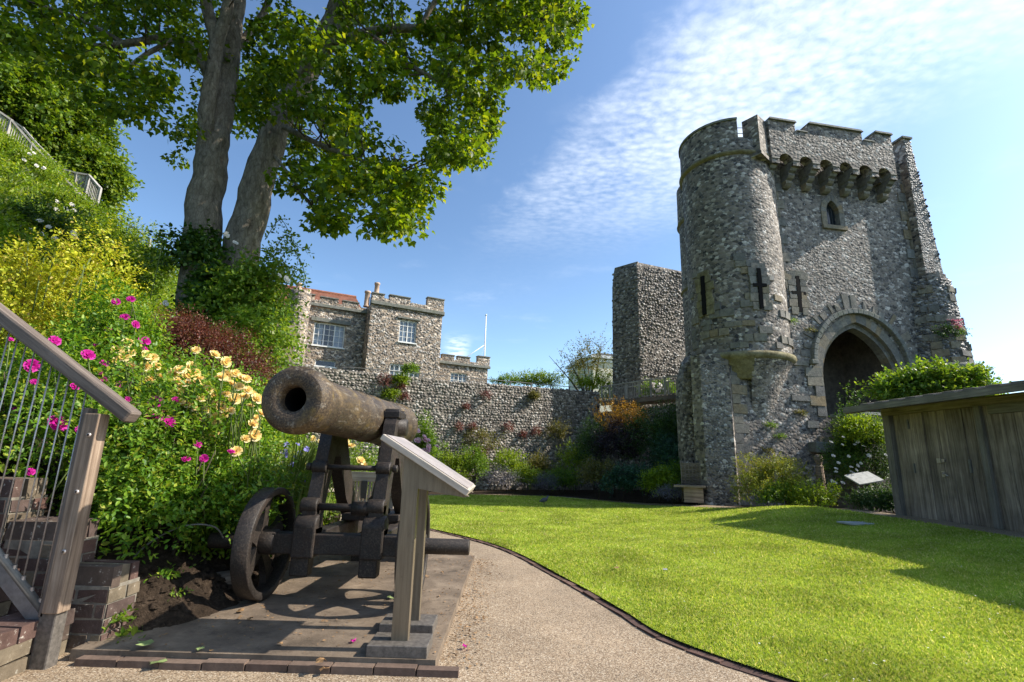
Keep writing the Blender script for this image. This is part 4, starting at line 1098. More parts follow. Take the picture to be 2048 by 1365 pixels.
# sloping wall behind the buttress at the end of the bridge
t = thing('abutment_wall', 'steep topped flint wall stub between bridge and gatehouse turret', 'wall', TO, PHT)
b = MB(); b.prism([(-.86, -.3), (.3, -.3), (.3, 4.3), (-.5, 4.3), (-.68, 4.05), (-.82, 3.55), (-.88, 2.9)], .4, (0, 1.2, 0), (1, 0, 0), (0, 0, 1)); aw = b.build('wall', 'flint', t)
rs = np.random.RandomState(19)
u, v = courses(-.86, .2, .0, 4.2, .08, .1, rs, lambda u, v: in_poly(u, v, [(-.84, -.3), (.3, -.3), (.3, 4.3), (-.5, 4.25), (-.67, 4.0), (-.8, 3.55), (-.86, 2.9)]), .3); n = len(u)
join_into(aw, cobbles('cobble', np.stack([u, np.full(n, 1.196), v], -1), np.tile([1., 0, 0], (n, 1)), np.tile([0., -1, 0], (n, 1)), .045 * rs.uniform(.7, 1.3, n), 'cobble', t, rs, .6))

# ================================================================== RUIN, BRIDGE
t = thing('ruined_wall', 'tall freestanding ruined flint wall stub behind the wooden footbridge', 'ruin', (5.4, 20.5, 2.2)); far(t, 1.073)
rs = np.random.RandomState(41)
pl_ = [(-.98, 1.1), (-.10, -.04), (0.05, 0), (3.2, 1.0), (3.0, 2.2), (-.4, 1.8)]
b = MB(); lev = [(0, 1.06), (1.5, 1.04), (3.0, 1.02), (4.6, .99), (6.4, .96), (7.05, .93), (7.28, .84)]; k = len(pl_)
vs = []
for z, s_ in lev:
    for i, p in enumerate(pl_):
        vs.append((p[0] * s_ - (1 - s_) * .1 + rs.normal(0, .015), p[1] * s_ + rs.normal(0, .015), z + (rs.normal(0, .03) if z > 7 else 0) - (.15 if (z > 7 and i in (3, 4)) else 0)))
fs = []
for l in range(len(lev) - 1): fs += [(l * k + i, l * k + (i + 1) % k, (l + 1) * k + (i + 1) % k, (l + 1) * k + i) for i in range(k)]
fs.append(tuple((len(lev) - 1) * k + i for i in range(k)))
b.add(vs, fs); rw = b.build('wall', 'flint', t)
cs = []
for (i0, i1) in ((0, 1), (1, 2), (2, 3)):
    p0, p1 = np.array(pl_[i0]), np.array(pl_[i1]); L = np.linalg.norm(p1 - p0); tt = (p1 - p0) / L; nn = np.array([tt[1], -tt[0]])
    u, v = courses(0, L, .0, 7.0, .1, .13, rs, None, .3); n = len(u); s_ = np.interp(v, [l[0] for l in lev], [l[1] for l in lev])
    P = np.stack([(p0[0] + tt[0] * u) * s_ - (1 - s_) * .1, (p0[1] + tt[1] * u) * s_, v], -1)
    cs.append(cobbles('cobble', P, np.tile([tt[0], tt[1], 0.], (n, 1)), np.tile([nn[0], nn[1], 0.], (n, 1)), .055 * rs.uniform(.7, 1.35, n), 'cobble', t, rs, .85))
join_into(rw, *cs)

t = thing('footbridge', 'grey timber footbridge with slatted railing between garden wall and gatehouse', 'bridge')
A_ = V3(at(1204, 808, 22.6)); B_ = V3(at(1360, 793, 18.4)); dv = (B_ - A_).normalized(); sdv = Vector((-dv.y, dv.x, 0))
if sdv.y < 0: sdv = -sdv
b = MB(); b.beam(A_, B_, .1, .16); b.beam(A_ + sdv * .9, B_ + sdv * .9, .1, .16)
for k in range(22):
    p = A_.lerp(B_, (k + .5) / 22) + Vector((0, 0, .1)); b.beam(p - sdv * .02, p + sdv * .95, .125, .03)
b.build('deck', 'log', t)
L_ = (B_ - A_).length; npst = 7
for off in (0., .9):
    fr = (0, .12, .36, .53, .68, .84, .99)
    for k in fr:
        p = A_.lerp(B_, k) + sdv * off; b = MB(); b.beam(p, p + Vector((0, 0, .76)), .065, .065, (0, 1, 0)); b.build('post', 'grey_timber', t)
    b = MB(); b.beam(A_ + sdv * off + Vector((0, 0, .77)), B_ + sdv * off + Vector((0, 0, .77)), .07, .045); b.build('top_rail', 'grey_timber', t)
    b = MB()
    for k in range(46):
        p = A_.lerp(B_, (k + .5) / 46) + sdv * off + Vector((0, 0, .08)); b.beam(p, p + Vector((0, 0, .68)), .014, .014, (0, 1, 0))
    b.beam(A_ + sdv * off + Vector((0, 0, .13)), B_ + sdv * off + Vector((0, 0, .13)), .035, .03)
    b.build('slat', 'grey_timber', t)

# cream building beyond
t = thing('distant_house', 'pale cream building with cornice half hidden behind the ruined wall', 'building', (7.4, 44, 3.2), .25); far(t, 1.1)
b = MB(); b.box((3, 3, 3.2), (6.4, 6, 7.0)); b.build('wall', 'cream', t); b = MB(); b.box((3, 3, 6.85), (6.9, 6.5, .25)); b.box((3, 3, 6.5), (6.6, 6.2, .2)); b.box((3, 3, 4.2), (6.52, 6.1, .12)); b.build('cornice', 'whitepaint', t)
b = MB(); b.add([(-.4, -.2, 7.0), (6.4, -.2, 7.0), (6.4, 6.2, 7.0), (-.4, 6.2, 7.0), (1.5, 2.5, 7.8), (4.5, 2.5, 7.8)], [(0, 1, 5, 4), (1, 2, 5), (2, 3, 4, 5), (3, 0, 4)]); b.build('roof', 'lead', t)

# ================================================================== HOUSE
PHH = math.radians(28.5)
hs = thing('flint_house', 'battlemented flint house with red tiled roof standing above the garden wall', 'house', (-7.6, 26, 0), PHH); far(hs)
def holed_wall(name, x0, x1, z0, z1, y, wins, mat='flint_house', d=.35):
    b = MB(); b.prism([(x0, z0), (x1, z0), (x1, z1), (x0, z1)], d, (0, y, 0), (1, 0, 0), (0, 0, 1), 0, [[(a, c), (b_, c), (b_, e), (a, e)] for a, b_, c, e in wins]); return b
W1 = (1.62, 2.6, 7.05, 8.3); W2 = (1.27, 2.93, 4.7, 5.82); WW = (-2.6, -1.02, 6.5, 7.74); WS = (-2.36, -1.32, 5.42, 5.78); WL = (5.35, 6.45, 5.1, 5.95)
b = holed_wall('w', 0, 4.05, 2.9, 8.92, 0, [W1, W2]); b.box((.15, 2.4, 5.9), (.3, 4.1, 6.04)); b.box((3.9, 2.4, 5.9), (.3, 4.1, 6.04)); b.box((2, 4.2, 5.9), (4, .3, 6.04)); b.box((2, 2, 8.8), (3.9, 4, .1))
wo = b.build('bay', 'flint_house', hs)
rs = np.random.RandomState(51)
u, v = courses(.02, 4.03, 3.4, 8.9, .11, .12, rs, lambda u, v: ~((u > W1[0] - .06) & (u < W1[1] + .06) & (v > W1[2] - .06) & (v < W1[3] + .16)) & ~((u > W2[0] - .05) & (u < W2[1] + .05) & (v > W2[2]) & (v < W2[3] + .06)), .6); n = len(u)
join_into(wo, cobbles('cobble', np.stack([u, np.full(n, -.003), v], -1), np.tile([1., 0, 0], (n, 1)), np.tile([0., -1, 0], (n, 1)), .055 * rs.uniform(.6, 1.4, n), 'cobble', hs, rs, .42))
def parapet(par, x0, x1, y, z0, mer, ztop, mat='flint_house', d=.3):
    poly = [(x0, z0), (x1, z0)]; poly2 = []
    for a, c, zt in mer[::-1]: poly2 += [(c, z0 + .28 if False else ztop), (c, zt), (a, zt), (a, ztop)]
    poly = [(x0, z0), (x1, z0), (x1, ztop)] + [p for p in poly2] + [(x0, ztop)]
    o = []
    for p in poly:
        if not o or (abs(p[0] - o[-1][0]) + abs(p[1] - o[-1][1])) > 1e-4: o.append(p)
    b = MB(); b.prism(o, d, (0, y, 0), (1, 0, 0), (0, 0, 1)); po = b.build('parapet', mat, par)
    rs = np.random.RandomState(int((x0 + 20) * 7)); u, v = courses(x0, x1, z0, max(m_[2] for m_ in mer), .1, .11, rs, lambda u, v: in_poly(u, v, o), .5); n = len(u)
    join_into(po, cobbles('cobble', np.stack([u, np.full(n, y - .003), v], -1), np.tile([1., 0, 0], (n, 1)), np.tile([0., -1, 0], (n, 1)), .05 * rs.uniform(.6, 1.4, n), 'cobble', par, rs, .42))
    b = MB()
    for a, c, zt in mer: b = MB(); b.box(((a + c) / 2, y + d / 2 - .02, zt + .025), (c - a + .05, d + .08, .05)); b.build('coping', 'coping', po)
parapet(wo, 0, 4.1, -.05, 9.1, [(0, .65, 9.5), (.95, 2.1, 9.55), (3.1, 4.1, 9.8)], 9.32)
b = MB(); b.box((2.05, -.03, 9.0), (4.2, .2, .2)); b.box((4.12, 2.0, 9.0), (.15, 4.0, .2)); b.build('string_course', 'coping', wo, .02)
b = MB(); b.box((4.02, 1.9, 9.4), (.28, 3.4, .7)); b.build('parapet_side', 'flint_house', wo)
b = holed_wall('w', -4.0, 0, 2.9, 8.55, 1.05, [WW, WS]); wi = b.build('wing', 'flint_house', hs)
u, v = courses(-3.9, -.02, 3.4, 8.5, .11, .12, rs, lambda u, v: ~((u > WW[0] - .06) & (u < WW[1] + .06) & (v > WW[2] - .06) & (v < WW[3] + .26)) & ~((u > WS[0] - .05) & (u < WS[1] + .05) & (v > WS[2] - .05) & (v < WS[3] + .06)), .6); n = len(u)
join_into(wi, cobbles('cobble', np.stack([u, np.full(n, 1.047), v], -1), np.tile([1., 0, 0], (n, 1)), np.tile([0., -1, 0], (n, 1)), .055 * rs.uniform(.6, 1.4, n), 'cobble', hs, rs, .42))
parapet(wi, -3.05, .0, 1.02, 8.74, [(-3.05, -2.75, 9.15), (-2.45, -1.55, 9.12), (-1.3, -.45, 9.1)], 8.9)
b = MB(); b.box((-1.5, 1.0, 8.65), (3.1, .2, .17)); b.build('string_course', 'coping', wi, .02)
b = MB(); b.box((-1.8, 1.02, 7.88), (2.0, .14, .2)); b.build('lintel', 'coping', wi, .01); b = MB(); b.box((2.1, -.03, 8.4), (1.3, .12, .1)); b.build('lintel', 'coping', wo, .01)
# roof
b = MB(); b.add([(-9, 1.5, 8.3), (.1, 1.5, 8.55), (.1, 5.0, 10.62), (-9, 5.0, 10.5), (-9, 8.5, 8.3), (.1, 8.5, 8.3)], [(0, 1, 2, 3), (3, 2, 5, 4)]); b.add([(-9, 1.5, 8.22), (.1, 1.5, 8.47), (.1, 5, 10.54), (-9, 5, 10.42)], [(3, 2, 1, 0)]); b.tube([(-9, 5, 10.53), (.1, 5, 10.65)], .09, 8); b.build('roof', 'tiles', hs)
b = MB(); b.box((-6.6, 2.0, 5.6), (4.9, .3, 5.4)); b.build('west_wall', 'brickwall', hs)
b = MB(); b.lathe([(.62, 2.9), (.58, 6), (.55, 8.9), (.52, 9.15), (.3, 9.2), (.01, 9.2)], 20, (-3.5, .75, 0)); cs_ = b.build('chimney_stack', 'flint_house', hs)
ua, va = courses(math.radians(180), math.radians(370), 3.4, 9.1, .11, .22, rs, None, .5); n = len(ua); r_ = np.interp(va, [2.9, 6, 8.9], [.62, .58, .55])
join_into(cs_, cobbles('cobble', np.stack([-3.5 + r_ * np.cos(ua), .75 + r_ * np.sin(ua), va], -1), np.stack([-np.sin(ua), np.cos(ua), 0 * ua], -1), np.stack([np.cos(ua), np.sin(ua), 0 * ua], -1), .055 * rs.uniform(.6, 1.4, n), 'cobble', hs, rs, .42))
def pot(par, x, y, z, h, r=.13):
    b = MB(); b.lathe([(r * 1.2, 0), (r * 1.2, .06), (r, .09), (r * .92, h - .12), (r * 1.15, h - .1), (r * 1.15, h), (r * .7, h), (r * .7, h - .2)], 14, (x, y, z)); b.build('chimney_pot', 'terracotta', par)
pot(cs_, -3.6, .75, 9.15, .42, .15); pot(cs_, -3.12, .95, 8.95, .42, .13)
b = MB(); b.box((.55, 1.5, 9.3), (.5, .6, 1.0)); b.box((.55, 1.5, 9.78), (.46, .5, .14)); st2 = b.build('chimney_stack', 'brick', hs); pot(st2, .55, 1.5, 9.85, .78, .14); pot(st2, .05, 1.45, 9.1, .92, .15)
def window(par, W, y, nx, ny, mull=(), gothic=False, curtain=False):
    x0, x1, z0, z1 = W; b = MB(); fr = .055; yy = y + .12
    for x in (x0 + fr / 2, x1 - fr / 2): b.box((x, yy, (z0 + z1) / 2), (fr, .07, z1 - z0))
    for z in (z0 + fr / 2, z1 - fr / 2): b.box(((x0 + x1) / 2, yy + .001, z), (x1 - x0 - 2 * fr, .066, fr))
    for k in range(1, nx):
        x = x0 + (x1 - x0) * k / nx; wd = .05 if k in mull else .022
        b.box((x, yy + .006, (z0 + z1) / 2), (wd, .05, z1 - z0 - 2 * fr))
    for k in range(1, ny):
        z = z0 + (z1 - z0) * k / ny; b.box(((x0 + x1) / 2, yy + .009, z), (x1 - x0 - 2 * fr, .04, .022))
    if gothic:
        pw = (x1 - x0) / nx; zt = z1 - fr; hh = (z1 - z0) / ny
        for k in range(nx):
            cx = x0 + pw * (k + .5)
            for s_ in (-1, 1):
                pts = [(cx + s_ * pw * .5 * math.cos(a), yy + .0, zt - hh * .62 + hh * .6 * math.sin(a)) for a in np.linspace(0, math.pi / 2, 5)]
                for p, q in zip(pts, pts[1:]): b.beam(p, q, .02, .03, (0, 1, 0))
    b.box(((x0 + x1) / 2, y - .0, z0 - .03), (x1 - x0 + .1, .16, .06))
    f = b.build('window', 'whitepaint', par)
    g = MB(); g.add([(x0, yy + .025, z0), (x1, yy + .025, z0), (x1, yy + .025, z1), (x0, yy + .025, z1)], [(0, 1, 2, 3)]); g.box(((x0 + x1) / 2, y + .55, (z0 + z1) / 2), (x1 - x0 + .3, .02, z1 - z0 + .3), None, 1); g.build('pane', ['winglass', 'hole_shade'], f)
    if curtain:
        g = MB()
        for xa, xb in ((x0 + .03, x0 + (x1 - x0) * (.3 if curtain != 2 else .46)), (x1 - (x1 - x0) * (.3 if curtain != 2 else .46), x1 - .03)):
            n_ = 14; P_ = [(xa + (xb - xa) * i / n_, y + .26 + .03 * (i % 2), 0) for i in range(n_ + 1)]
            for i in range(n_): g.add([(P_[i][0], P_[i][1], z0), (P_[i + 1][0], P_[i + 1][1], z0), (P_[i + 1][0], P_[i + 1][1], z1), (P_[i][0], P_[i][1], z1)], [(0, 1, 2, 3)])
        g.build('curtain', 'curtain', f)
def m_winglass():
    m = MT('clear_pane'); gl = m.n('ShaderNodeBsdfGlossy', {'Color': (.8, .85, .9, 1), 'Roughness': .03}); tr = m.n('ShaderNodeBsdfTransparent', {'Color': (.75, .8, .82, 1)})
    mx = m.n('ShaderNodeMixShader', {0: .07, 1: tr.outputs[0], 2: gl.outputs[0]}); m.nt.links.new(mx.outputs[0], m.o.inputs['Surface']); return m.m
MAT['winglass'] = m_winglass()
window(wo, W1, 0, 4, 4, (2,), True, 2); window(wo, W2, 0, 6, 3, (2, 4), True, 2); window(wi, WW, 1.05, 6, 4, (2, 4), False, 1); window(wi, WS, 1.05, 1, 1)
b = holed_wall('w', 4.05, 7.8, 2.9, 6.4, 1.5, [WL]); b.box((7.65, 3.4, 4.65), (.3, 3.5, 3.5)); lo = b.build('low_range', 'flint_house', hs)
u, v = courses(4.1, 7.78, 4.2, 6.35, .11, .12, rs, lambda u, v: ~((u > WL[0] - .05) & (u < WL[1] + .05) & (v > WL[2]) & (v < WL[3] + .1)), .6); n = len(u)
join_into(lo, cobbles('cobble', np.stack([u, np.full(n, 1.497), v], -1), np.tile([1., 0, 0], (n, 1)), np.tile([0., -1, 0], (n, 1)), .055 * rs.uniform(.6, 1.4, n), 'cobble', hs, rs, .42))
parapet(lo, 4.05, 7.9, 1.46, 6.56, [(4.05, 4.5, 6.95), (4.75, 5.5, 6.95), (5.75, 6.55, 6.95), (7.1, 7.9, 7.12)], 6.72)
b = MB(); b.box((5.95, 1.45, 6.48), (3.95, .2, .16)); b.build('string_course', 'coping', lo, .02)
window(lo, WL, 1.5, 4, 2, (2,), False, 1)
hR = Matrix.Rotation(PHH, 3, 'Z')
p = hR @ Vector((8.25, 3.0, 0)) + Vector((-7.6, 26, 0))
t = thing('flagpole', 'thin white bare flagpole with a stay rising beside the low flint range', 'flagpole', (p.x, p.y, 3.3)); far(t)
b = MB(); b.tube([(0, 0, 0), (0, 0, 6.98)], [.055, .035], 10); b.build('pole', 'whitepaint', t); b = MB(); b.lathe([(.01, 6.98), (.07, 7.0), (.07, 7.04), (.01, 7.1)], 10, (0, 0, 0)); b.build('finial', 'whitepaint', t)
b = MB(); b.tube([(0, 0, 5.0), (-1.75, -.8, 3.5)], .022, 6); b.tube([(0, 0, 5.0), (-.5, .3, 3.4)], .008, 5); b.build('stay', 'whitepaint', t)

# ================================================================== SHED
st = thing('timber_shed', 'dark weathered board shed with deep eaves at the edge of the lawn', 'shed', (7.0, 9.42, .18), math.radians(-88))
# local x runs towards the camera along the front, local y points away from the lawn, z up
SL = 4.3
b = MB(); rb = random.Random(11); x = .16
while x < SL - .1:
    wd = rb.choice((.14, .17, .2, .15)); zt = 1.86 - .0 * x
    b.beam((x + wd / 2, rb.uniform(-.012, .008), 0.0), (x + wd / 2, rb.uniform(-.012, .008), zt), wd - .006, .03, (0, 1, 0)); x += wd
b.build('cladding_board', 'cladding', st)
b = MB(); b.box((SL / 2, .1, .93), (SL, .12, 1.84)); b.box((.06, 1.0, .93), (.1, 1.8, 1.84)); b.build('wall', 'lead', st)
b = MB(); x = .06
while x < 1.9:
    b.beam((-.0, x + .07, 0), (-.0, x + .07, 1.95 + x * .1), .14, .03, (1, 0, 0)); x += .15
b.build('end_board', 'cladding', st)
b = MB(); b.beam((.07, -.02, -.05), (.07, -.02, 1.9), .15, .13, (0, 1, 0)); b.build('corner_post', 'fascia', st)
b = MB(); b.beam((1.84, -.045, 0), (1.84, -.045, 1.86), .09, .05, (0, 1, 0)); b.beam((2.0, -.03, 1.72), (SL, -.03, 1.72), .05, .14, (0, 0, 1)); b.build('door_post', 'fascia', st)
# door in the boards with hinges and lock
b = MB(); rb = random.Random(5); x = 2.06
while x < 3.0:
    b.beam((x + .075, -.03, .03), (x + .075, -.03, 1.64), .145, .035, (0, 1, 0)); x += .152
dr = b.build('door', 'cladding', st)
b = MB(); b.box((1.02, -.035, .98), (.07, .02, .07)); b.box((1.1, -.035, .98), (.05, .02, .05)); b.tube([(1.05, -.04, .79), (1.1, -.055, .77), (1.16, -.05, .74)], .012, 6); b.box((1.06, -.03, .77), (.05, .02, .09)); b.build('lock', 'steel', st)
b = MB(); b.box((1.55, -.03, .9), (.03, .02, .2)); b.box((.5, -.03, 1.6), (.025, .02, .16)); b.box((.5, -.03, .85), (.025, .02, .16)); b.build('hinge', 'darkmetal', st)
# roof: slopes up away from the lawn, with a long fascia and stepped shingle ends
b = MB()
b.add([(-.12, -.66, 1.86), (SL, -.66, 1.86), (SL, 2.2, 2.28), (-.12, 2.2, 2.28), (-.12, -.66, 1.93), (SL, -.66, 1.93), (SL, 2.2, 2.35), (-.12, 2.2, 2.35)], [(3, 2, 1, 0), (4, 5, 6, 7), (0, 1, 5, 4), (1, 2, 6, 5), (2, 3, 7, 6), (3, 0, 4, 7)])
b.build('roof', 'lead', st)
b = MB(); b.beam((-.16, -.69, 1.875), (SL, -.69, 1.875), .035, .10); fb = b.build('fascia', 'fascia', st); b = MB(); b.beam((-.14, -.68, 1.87), (-.14, 2.2, 2.30), .03, .13); b.build('barge_board', 'fascia', st)
b = MB(); b.beam((0, -.05, 1.84), (SL, -.05, 1.84), .1, .12); b.build('wall_plate', 'cladding', st)
x = .25; kk = 0
while x < SL:
    b = MB(); b.add([(x, -.66, 1.93), (x + .2, -.66, 1.93), (x + .2, -.66, 1.955), (x, -.66, 1.965), (x, .6, 2.11), (x + .2, .6, 2.11), (x + .2, .6, 2.125), (x, .6, 2.135)], [(0, 1, 2, 3), (3, 2, 6, 7), (0, 3, 7, 4), (1, 5, 6, 2), (4, 7, 6, 5)]); b.build('roof_batten', 'fascia', st); x += .34
# taller outbuilding beside it, wholly out of view, sized for its shade on the lawn
t = thing('outbuilding', 'taller outbuilding out of view beside the shed, placed for its shade on the lawn', 'building', (7.1, 5.05, .3), math.radians(-90))
b = MB(); b.box((2.4, 1.9, 1.25), (4.6, 3.4, 2.6)); b.build('wall', 'cladding', t)
b = MB(); b.add([(-.1, -.2, 2.5), (5, -.2, 2.5), (5, 2.0, 3.5), (-.1, 2.0, 3.5), (-.1, 4.2, 2.5), (5, 4.2, 2.5), (-.1, -.2, 2.42), (-.1, 4.2, 2.42)], [(0, 1, 2, 3), (3, 2, 5, 4), (6, 0, 3), (3, 4, 7), (6, 3, 7)]); b.build('roof', 'lead', t)

# ================================================================== CANNON
cn = thing('cannon', 'rusty iron cannon on a spoked wheel carriage pointing over the slab', 'cannon', (-1.085, 3.52, .03)); far(cn, 1.054)
def C_(x, y, z): return (x + 1.085, y - 3.52, z - .03)
ax0 = C_(-1.085, 2.52, 1.262); AXD = (0, 1, .004)
prof = [(.064, .95), (.064, .012), (.072, 0.0), (.144, 0.0), (.148, .003), (.153, .012), (.163, .02), (.170, .035), (.173, .06), (.173, .10), (.166, .125), (.1645, .13), (.1645, .142), (.158, .146), (.154, .19), (.150, .24), (.1465, .30), (.1505, .306), (.1505, .326), (.1475, .332), (.152, .55), (.157, .80), (.160, .98), (.166, .984), (.166, 1.01), (.161, 1.016), (.166, 1.25), (.169, 1.30), (.175, 1.305), (.175, 1.34), (.172, 1.346), (.179, 1.6), (.186, 1.9), (.188, 1.93), (.196, 1.935), (.196, 1.975), (.190, 1.985), (.196, 2.25), (.212, 2.27), (.214, 2.34), (.205, 2.37), (.17, 2.41), (.11, 2.45), (.06, 2.47), (.05, 2.52), (.085, 2.56), (.09, 2.61), (.06, 2.66), (.001, 2.68)]
b = MB(); b.lathe(prof, 72, ax0, AXD, (1, 0, 0)); br_ = b.build('barrel', 'barrel', cn)
b = MB(); b.lathe([(.001, .93), (.0635, .93)], 24, ax0, AXD, (1, 0, 0)); b.lathe([(.0636, .93), (.0636, .06)], 24, ax0, AXD, (1, 0, 0)); b.build('bore', 'hole_shade', br_)
b = MB(); b.tube([C_(-1.4, 3.84, 1.205), C_(-.77, 3.84, 1.205)], .062, 18); b.build('trunnion', 'iron', br_)
XL, XR = -1.305, -.865
for X in (XL, XR):
    # cheek: tapering front leg, swept rear leg, bearing at the top
    b = MB(); w_ = .085
    outl = [(3.47, .40), (3.60, .40), (3.72, .80), (3.78, .98), (3.90, .98), (3.98, .86), (4.14, .66), (4.36, .50), (4.56, .42), (4.72, .42), (4.72, .50), (4.52, .58), (4.30, .74), (4.12, .98), (4.03, 1.12), (4.0, 1.24), (3.955, 1.27), (3.73, 1.27), (3.69, 1.22), (3.66, 1.1), (3.58, .8)]
    b.prism([(C_(0, p[0], p[1])[1], C_(0, p[0], p[1])[2]) for p in outl], w_, (C_(X + w_ / 2, 0, 0)[0], 0, 0), (0, 1, 0), (0, 0, 1)); ck = b.build('cheek', 'iron', cn, .008)
    b = MB(); b.box(C_(X, 3.845, 1.292), (.12, .25, .05)); b.tube([C_(X - .055, 3.76, 1.315), C_(X + .055, 3.76, 1.315)], .022, 10); b.tube([C_(X - .055, 3.93, 1.315), C_(X + .055, 3.93, 1.315)], .022, 10); b.build('cap_square', 'iron', ck, .006)
    # bracket that clasps the axle, and its foot
    b = MB(); b.box(C_(X, 3.52, .44), (.145, .15, .19)); b.tube([C_(X - .0725, 3.52, .535), C_(X + .0725, 3.52, .535)], .075, 20); b.box(C_(X - .02, 3.53, .30), (.12, .10, .14)); b.build('axle_bracket', 'iron', ck, .012)
    b = MB(); b.tube([C_(X - .062, 3.535, .66), C_(X + .05, 3.535, .66)], .052, 18); b.box(C_(X, 3.545, .62), (.10, .10, .12)); b.build('collar', 'iron', ck, .008)
    b = MB(); b.tube([C_(X - .05, 3.625, .91), C_(X + .05, 3.625, .91)], .045, 16); b.tube([C_(X + (.06 if X > -1 else -.06), 3.625, .91), C_(X + (.095 if X > -1 else -.095), 3.625, .91)], .028, 6); b.build('boss', 'iron', ck, .006)
    b = MB(); b.beam(C_(X, 3.6, .43), C_(X, 5.0, .40), .10, .12); b.box(C_(X, 4.95, .22), (.14, .3, .36)); b.build('side_rail', 'iron', cn, .008)
b = MB(); b.tube([C_(-1.3, 3.625, .91), C_(-.87, 3.625, .91)], .018, 10); b.build('tie_rod', 'iron', cn)
b = MB(); b.tube([C_(-1.3, 3.535, .655), C_(-.87, 3.535, .655)], .024, 10); b.tube([C_(-1.03, 3.535, .65), C_(-.87, 3.535, .65)], .045, 12); b.build('tie_rod', 'iron', cn)
b = MB(); b.box(C_(-1.085, 3.52, .43), (.86, .115, .125)); b.tube([C_(-1.93, 3.52, .43), C_(-.24, 3.52, .43)], .049, 20); b.build('axle', 'iron', cn, .008)
b = MB(); b.beam(C_(-1.3, 4.35, .52), C_(-.85, 4.35, .52), .34, .05); b.build('transom', 'iron', cn, .006); b = MB(); b.beam(C_(-1.3, 4.9, .45), C_(-.85, 4.9, .45), .1, .14); b.build('transom', 'iron', cn, .006)
b = MB(); b.lathe([(.10, 0), (.10, .03), (.075, .045), (.07, .07), (.085, .085), (.085, .105), (.06, .13), (.05, .2), (.036, .28), (.036, .34), (.05, .355), (.05, .375), (.036, .39), (.034, .52)], 18, C_(-1.055, 4.33, .545)); b.build('elevating_screw', 'iron', cn)
b = MB(); b.box(C_(-.86, 3.55, .045), (.36, .16, .018)); b.build('foot_plate', 'iron', cn)
for X, sg in ((-1.568, -1), (-.602, 1)):
    whl = MB(); R_ = .342; cx, cy, cz = C_(X, 3.52, .43)
    whl.lathe([(R_, -.046), (R_, .046), (R_ - .006, .05), (R_ - .042, .05), (R_ - .046, .044), (R_ - .046, -.044), (R_ - .042, -.05), (R_ - .006, -.05), (R_, -.046)], 64, (cx, cy, cz), (1, 0, 0), (0, 1, 0)); wh = whl.build('wheel', 'iron', cn)
    b = MB(); b.lathe([(.05, -.075), (.07, -.075), (.078, -.065), (.078, .065), (.07, .075), (.05, .075)], 28, (cx, cy, cz), (1, 0, 0), (0, 1, 0)); b.build('hub', 'iron', wh)
    for k in range(5):
        a = 2 * math.pi * (k + .22) / 5; b = MB(); dr_ = Vector((0, math.cos(a), math.sin(a))); tn = Vector((0, -math.sin(a), math.cos(a))); c0 = Vector((cx, cy, cz))
        sp = [(.06, .05), (.11, .036), (.17, .032), (.235, .038), (.30, .07)]
        q = [(r_, h_) for r_, h_ in sp] + [(r_, -h_) for r_, h_ in sp[::-1]]
        b.prism([(p[0], p[1]) for p in q][::-1], .04, c0 + Vector((-.02, 0, 0)), tuple(dr_), tuple(tn)); b.build('spoke', 'iron', wh, .004)

# ================================================================== LECTERN
lt = thing('lectern', 'sloping information lectern with pale panel on two bronze posts by the gun', 'lectern', (-.53, 2.86, .03))
def Lc(x, y, z): return (x + .53, y - 2.86, z - .03)
lo_, hi_ = Vector(Lc(-.205, 2.8, .825)), Vector(Lc(-.69, 2.8, 1.11)); sl_ = (hi_ - lo_).normalized(); nrm_ = Vector((0, 1, 0)).cross(sl_)
if nrm_.z < 0: nrm_ = -nrm_
b = MB(); c_ = (lo_ + hi_) / 2 + Vector((0, .255, 0)); L_ = (hi_ - lo_).length
rotp = Matrix((sl_, Vector((0, 1, 0)), sl_.cross(Vector((0, 1, 0))))).transposed()
b.beam(lo_ + Vector((0, .255, 0)) - nrm_ * .012, hi_ + Vector((0, .255, 0)) - nrm_ * .012, .51, .034, (0, 0, 1)); pn = b.build('panel', 'panel_side', lt, .004)
b = MB(); b.box(c_ + nrm_ * .0065, (L_ - .03, .48, .006), rotp); b.build('printed_face', 'panel_face', pn)
b = MB(); b.box(c_ - nrm_ * .034, (L_ - .06, .45, .008), rotp); b.build('back_sheet', 'bronze', pn)
for y in (2.87, 3.2):
    ga = [(-.572, .05), (-.487, .05), (-.487, .83), (-.40, .815), (-.235, .79), (-.21, .795), (-.572, 1.005)]
    b = MB(); b.prism([Lc(p[0], 0, p[1])[0::2] for p in ga], .055, (0, Lc(0, y - .0275, 0)[1], 0), (1, 0, 0), (0, 0, 1)); b.build('post', 'bronze', lt, .003)
b = MB(); b.box(Lc(-.525, 2.87, .058), (.30, .2, .055)); b.build('base_plate', 'plate', lt, .004)
b = MB(); b.box(Lc(-.545, 3.2, .058), (.30, .2, .055)); b.build('base_plate', 'plate', lt, .004)

